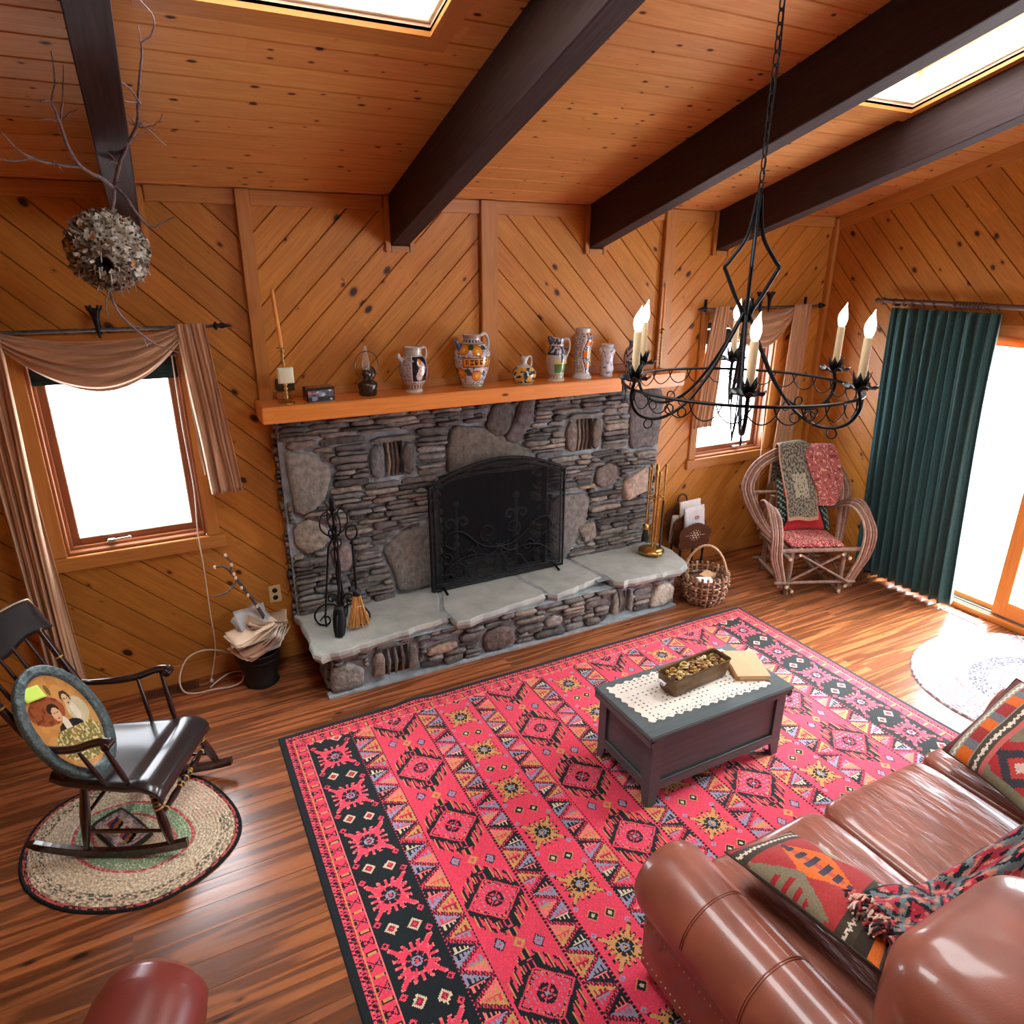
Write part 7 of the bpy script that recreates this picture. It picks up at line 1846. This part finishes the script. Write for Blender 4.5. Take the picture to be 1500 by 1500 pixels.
Mr = Matrix.Translation(MR) @ Matrix.Rotation(rz, 4, 'Z')
for k, (x, y, h, w, tilt, c, lb) in enumerate(((-.07, .045, .26, .17, 4, (226, 220, 210), 'cream newspaper upright at the back left of the magazine rack'), (.015, .045, .36, .19, 3, (210, 206, 200), 'tall folded newspaper at the back of the magazine rack'), (.05, .028, .40, .20, -6, (236, 234, 232), 'tallest white newspaper leaning right in the magazine rack'), (.04, -.035, .33, .19, -3, (216, 196, 172), 'tan edged newspaper in the front slot of the magazine rack'), (.055, -.052, .37, .19, -8, (226, 226, 226), 'grey white magazine leaning right in the front slot'))):
    m = MB(); m.grid(lambda u, v: ((u-.5)*w, .006*math.sin(v*3)+.004*math.sin(u*6), v*h), 8, 8, col=srgb(*c)); m.grid(lambda u, v: ((u-.5)*w, .014+.006*math.sin(v*3), v*h*.99), 8, 8, col=srgb(*[int(q*.93) for q in c]))
    if k in (2, 4):
        m.tube([(.02+.018*math.cos(t), -.004, h*.72+.012*math.sin(t)) for t in [2*PI*i/12 for i in range(12)]], .002, 4, srgb(196, 90, 70), closed=True)
    o = m.build('newspaper', 'paper', mods=[('solid', .002)]); o.matrix_world = Mr @ Matrix.Translation((x, y, .277)) @ Matrix.Rotation(math.radians(tilt), 4, 'Y'); tag(o, lb, 'newspaper', 'papers in the magazine rack')
# ------------------------------------------------------------------ light and camera
w = bpy.data.worlds.new('overcast'); scene.world = w; w.use_nodes = True; nt = w.node_tree
bg = nt.nodes['Background']
tc = nt.nodes.new('ShaderNodeTexCoord'); sep = nt.nodes.new('ShaderNodeSeparateXYZ'); nt.links.new(tc.outputs['Generated'], sep.inputs[0])
rp = nt.nodes.new('ShaderNodeValToRGB'); rp.color_ramp.elements[0].position = .45; rp.color_ramp.elements[0].color = (.80, .86, .95, 1); rp.color_ramp.elements[1].position = .9; rp.color_ramp.elements[1].color = (1, 1, 1, 1)
nt.links.new(sep.outputs[2], rp.inputs[0]); nt.links.new(rp.outputs[0], bg.inputs[0]); bg.inputs[1].default_value = 8.0
def portal(name, loc, rot, sx, sy):
    l = bpy.data.lights.new(name, 'AREA'); l.shape = 'RECTANGLE'; l.size = sx; l.size_y = sy; l.cycles.is_portal = True
    o = bpy.data.objects.new(name, l); COL.objects.link(o); o.location = loc; o.rotation_euler = rot
portal('daylight_window_left', (-.245, WY+.18, 1.575), (-PI/2, 0, 0), .8, 1.2)
portal('daylight_window_right', (4.495, WY+.18, 1.575), (-PI/2, 0, 0), .85, 1.2)
portal('daylight_door', (WX+.2, 2.4, 1.07), (0, PI/2, 0), 2.1, 2.1)
for x0, x1, y0, y1 in SK:
    portal('daylight_roof_window', ((x0+x1)/2, (y0+y1)/2, zc((y0+y1)/2)+.27), (-math.atan(SL), 0, 0), .95, 1.55)
portal('added_daylight_back', (4.15, YB-.15, 3.9), (PI/2, 0, 0), 1.9, 1.4)
sl = bpy.data.lights.new('hazy_sun', 'SUN'); sl.energy = 13; sl.angle = math.radians(35); sl.color = (1, .97, .93); so = bpy.data.objects.new('hazy_sun', sl); COL.objects.link(so); so.rotation_euler = Vector((.80, -.12, .62)).to_track_quat('Z', 'Y').to_euler()
cam = bpy.data.cameras.new('camera'); co = bpy.data.objects.new('camera', cam); COL.objects.link(co)
yaw, pitch, roll = map(math.radians, (27.4, 20.0, .2))
co.location = (0, 0, 2.6); co.rotation_euler = (Matrix.Rotation(-yaw, 3, 'Z') @ Matrix.Rotation(PI/2-pitch, 3, 'X') @ Matrix.Rotation(roll, 3, 'Z')).to_euler()
cam.sensor_width = 36; cam.sensor_fit = 'HORIZONTAL'; cam.lens = 36*1000/1500; cam.clip_start = .05
scene.camera = co
vs = scene.view_settings; vs.view_transform = 'Standard'; vs.look = 'None'; vs.gamma = 1; vs.use_curve_mapping = False; vs.exposure = 1.05
try:
    scene.cycles.max_bounces = 10; scene.cycles.diffuse_bounces = 6; scene.cycles.transparent_max_bounces = 16
except Exception: pass
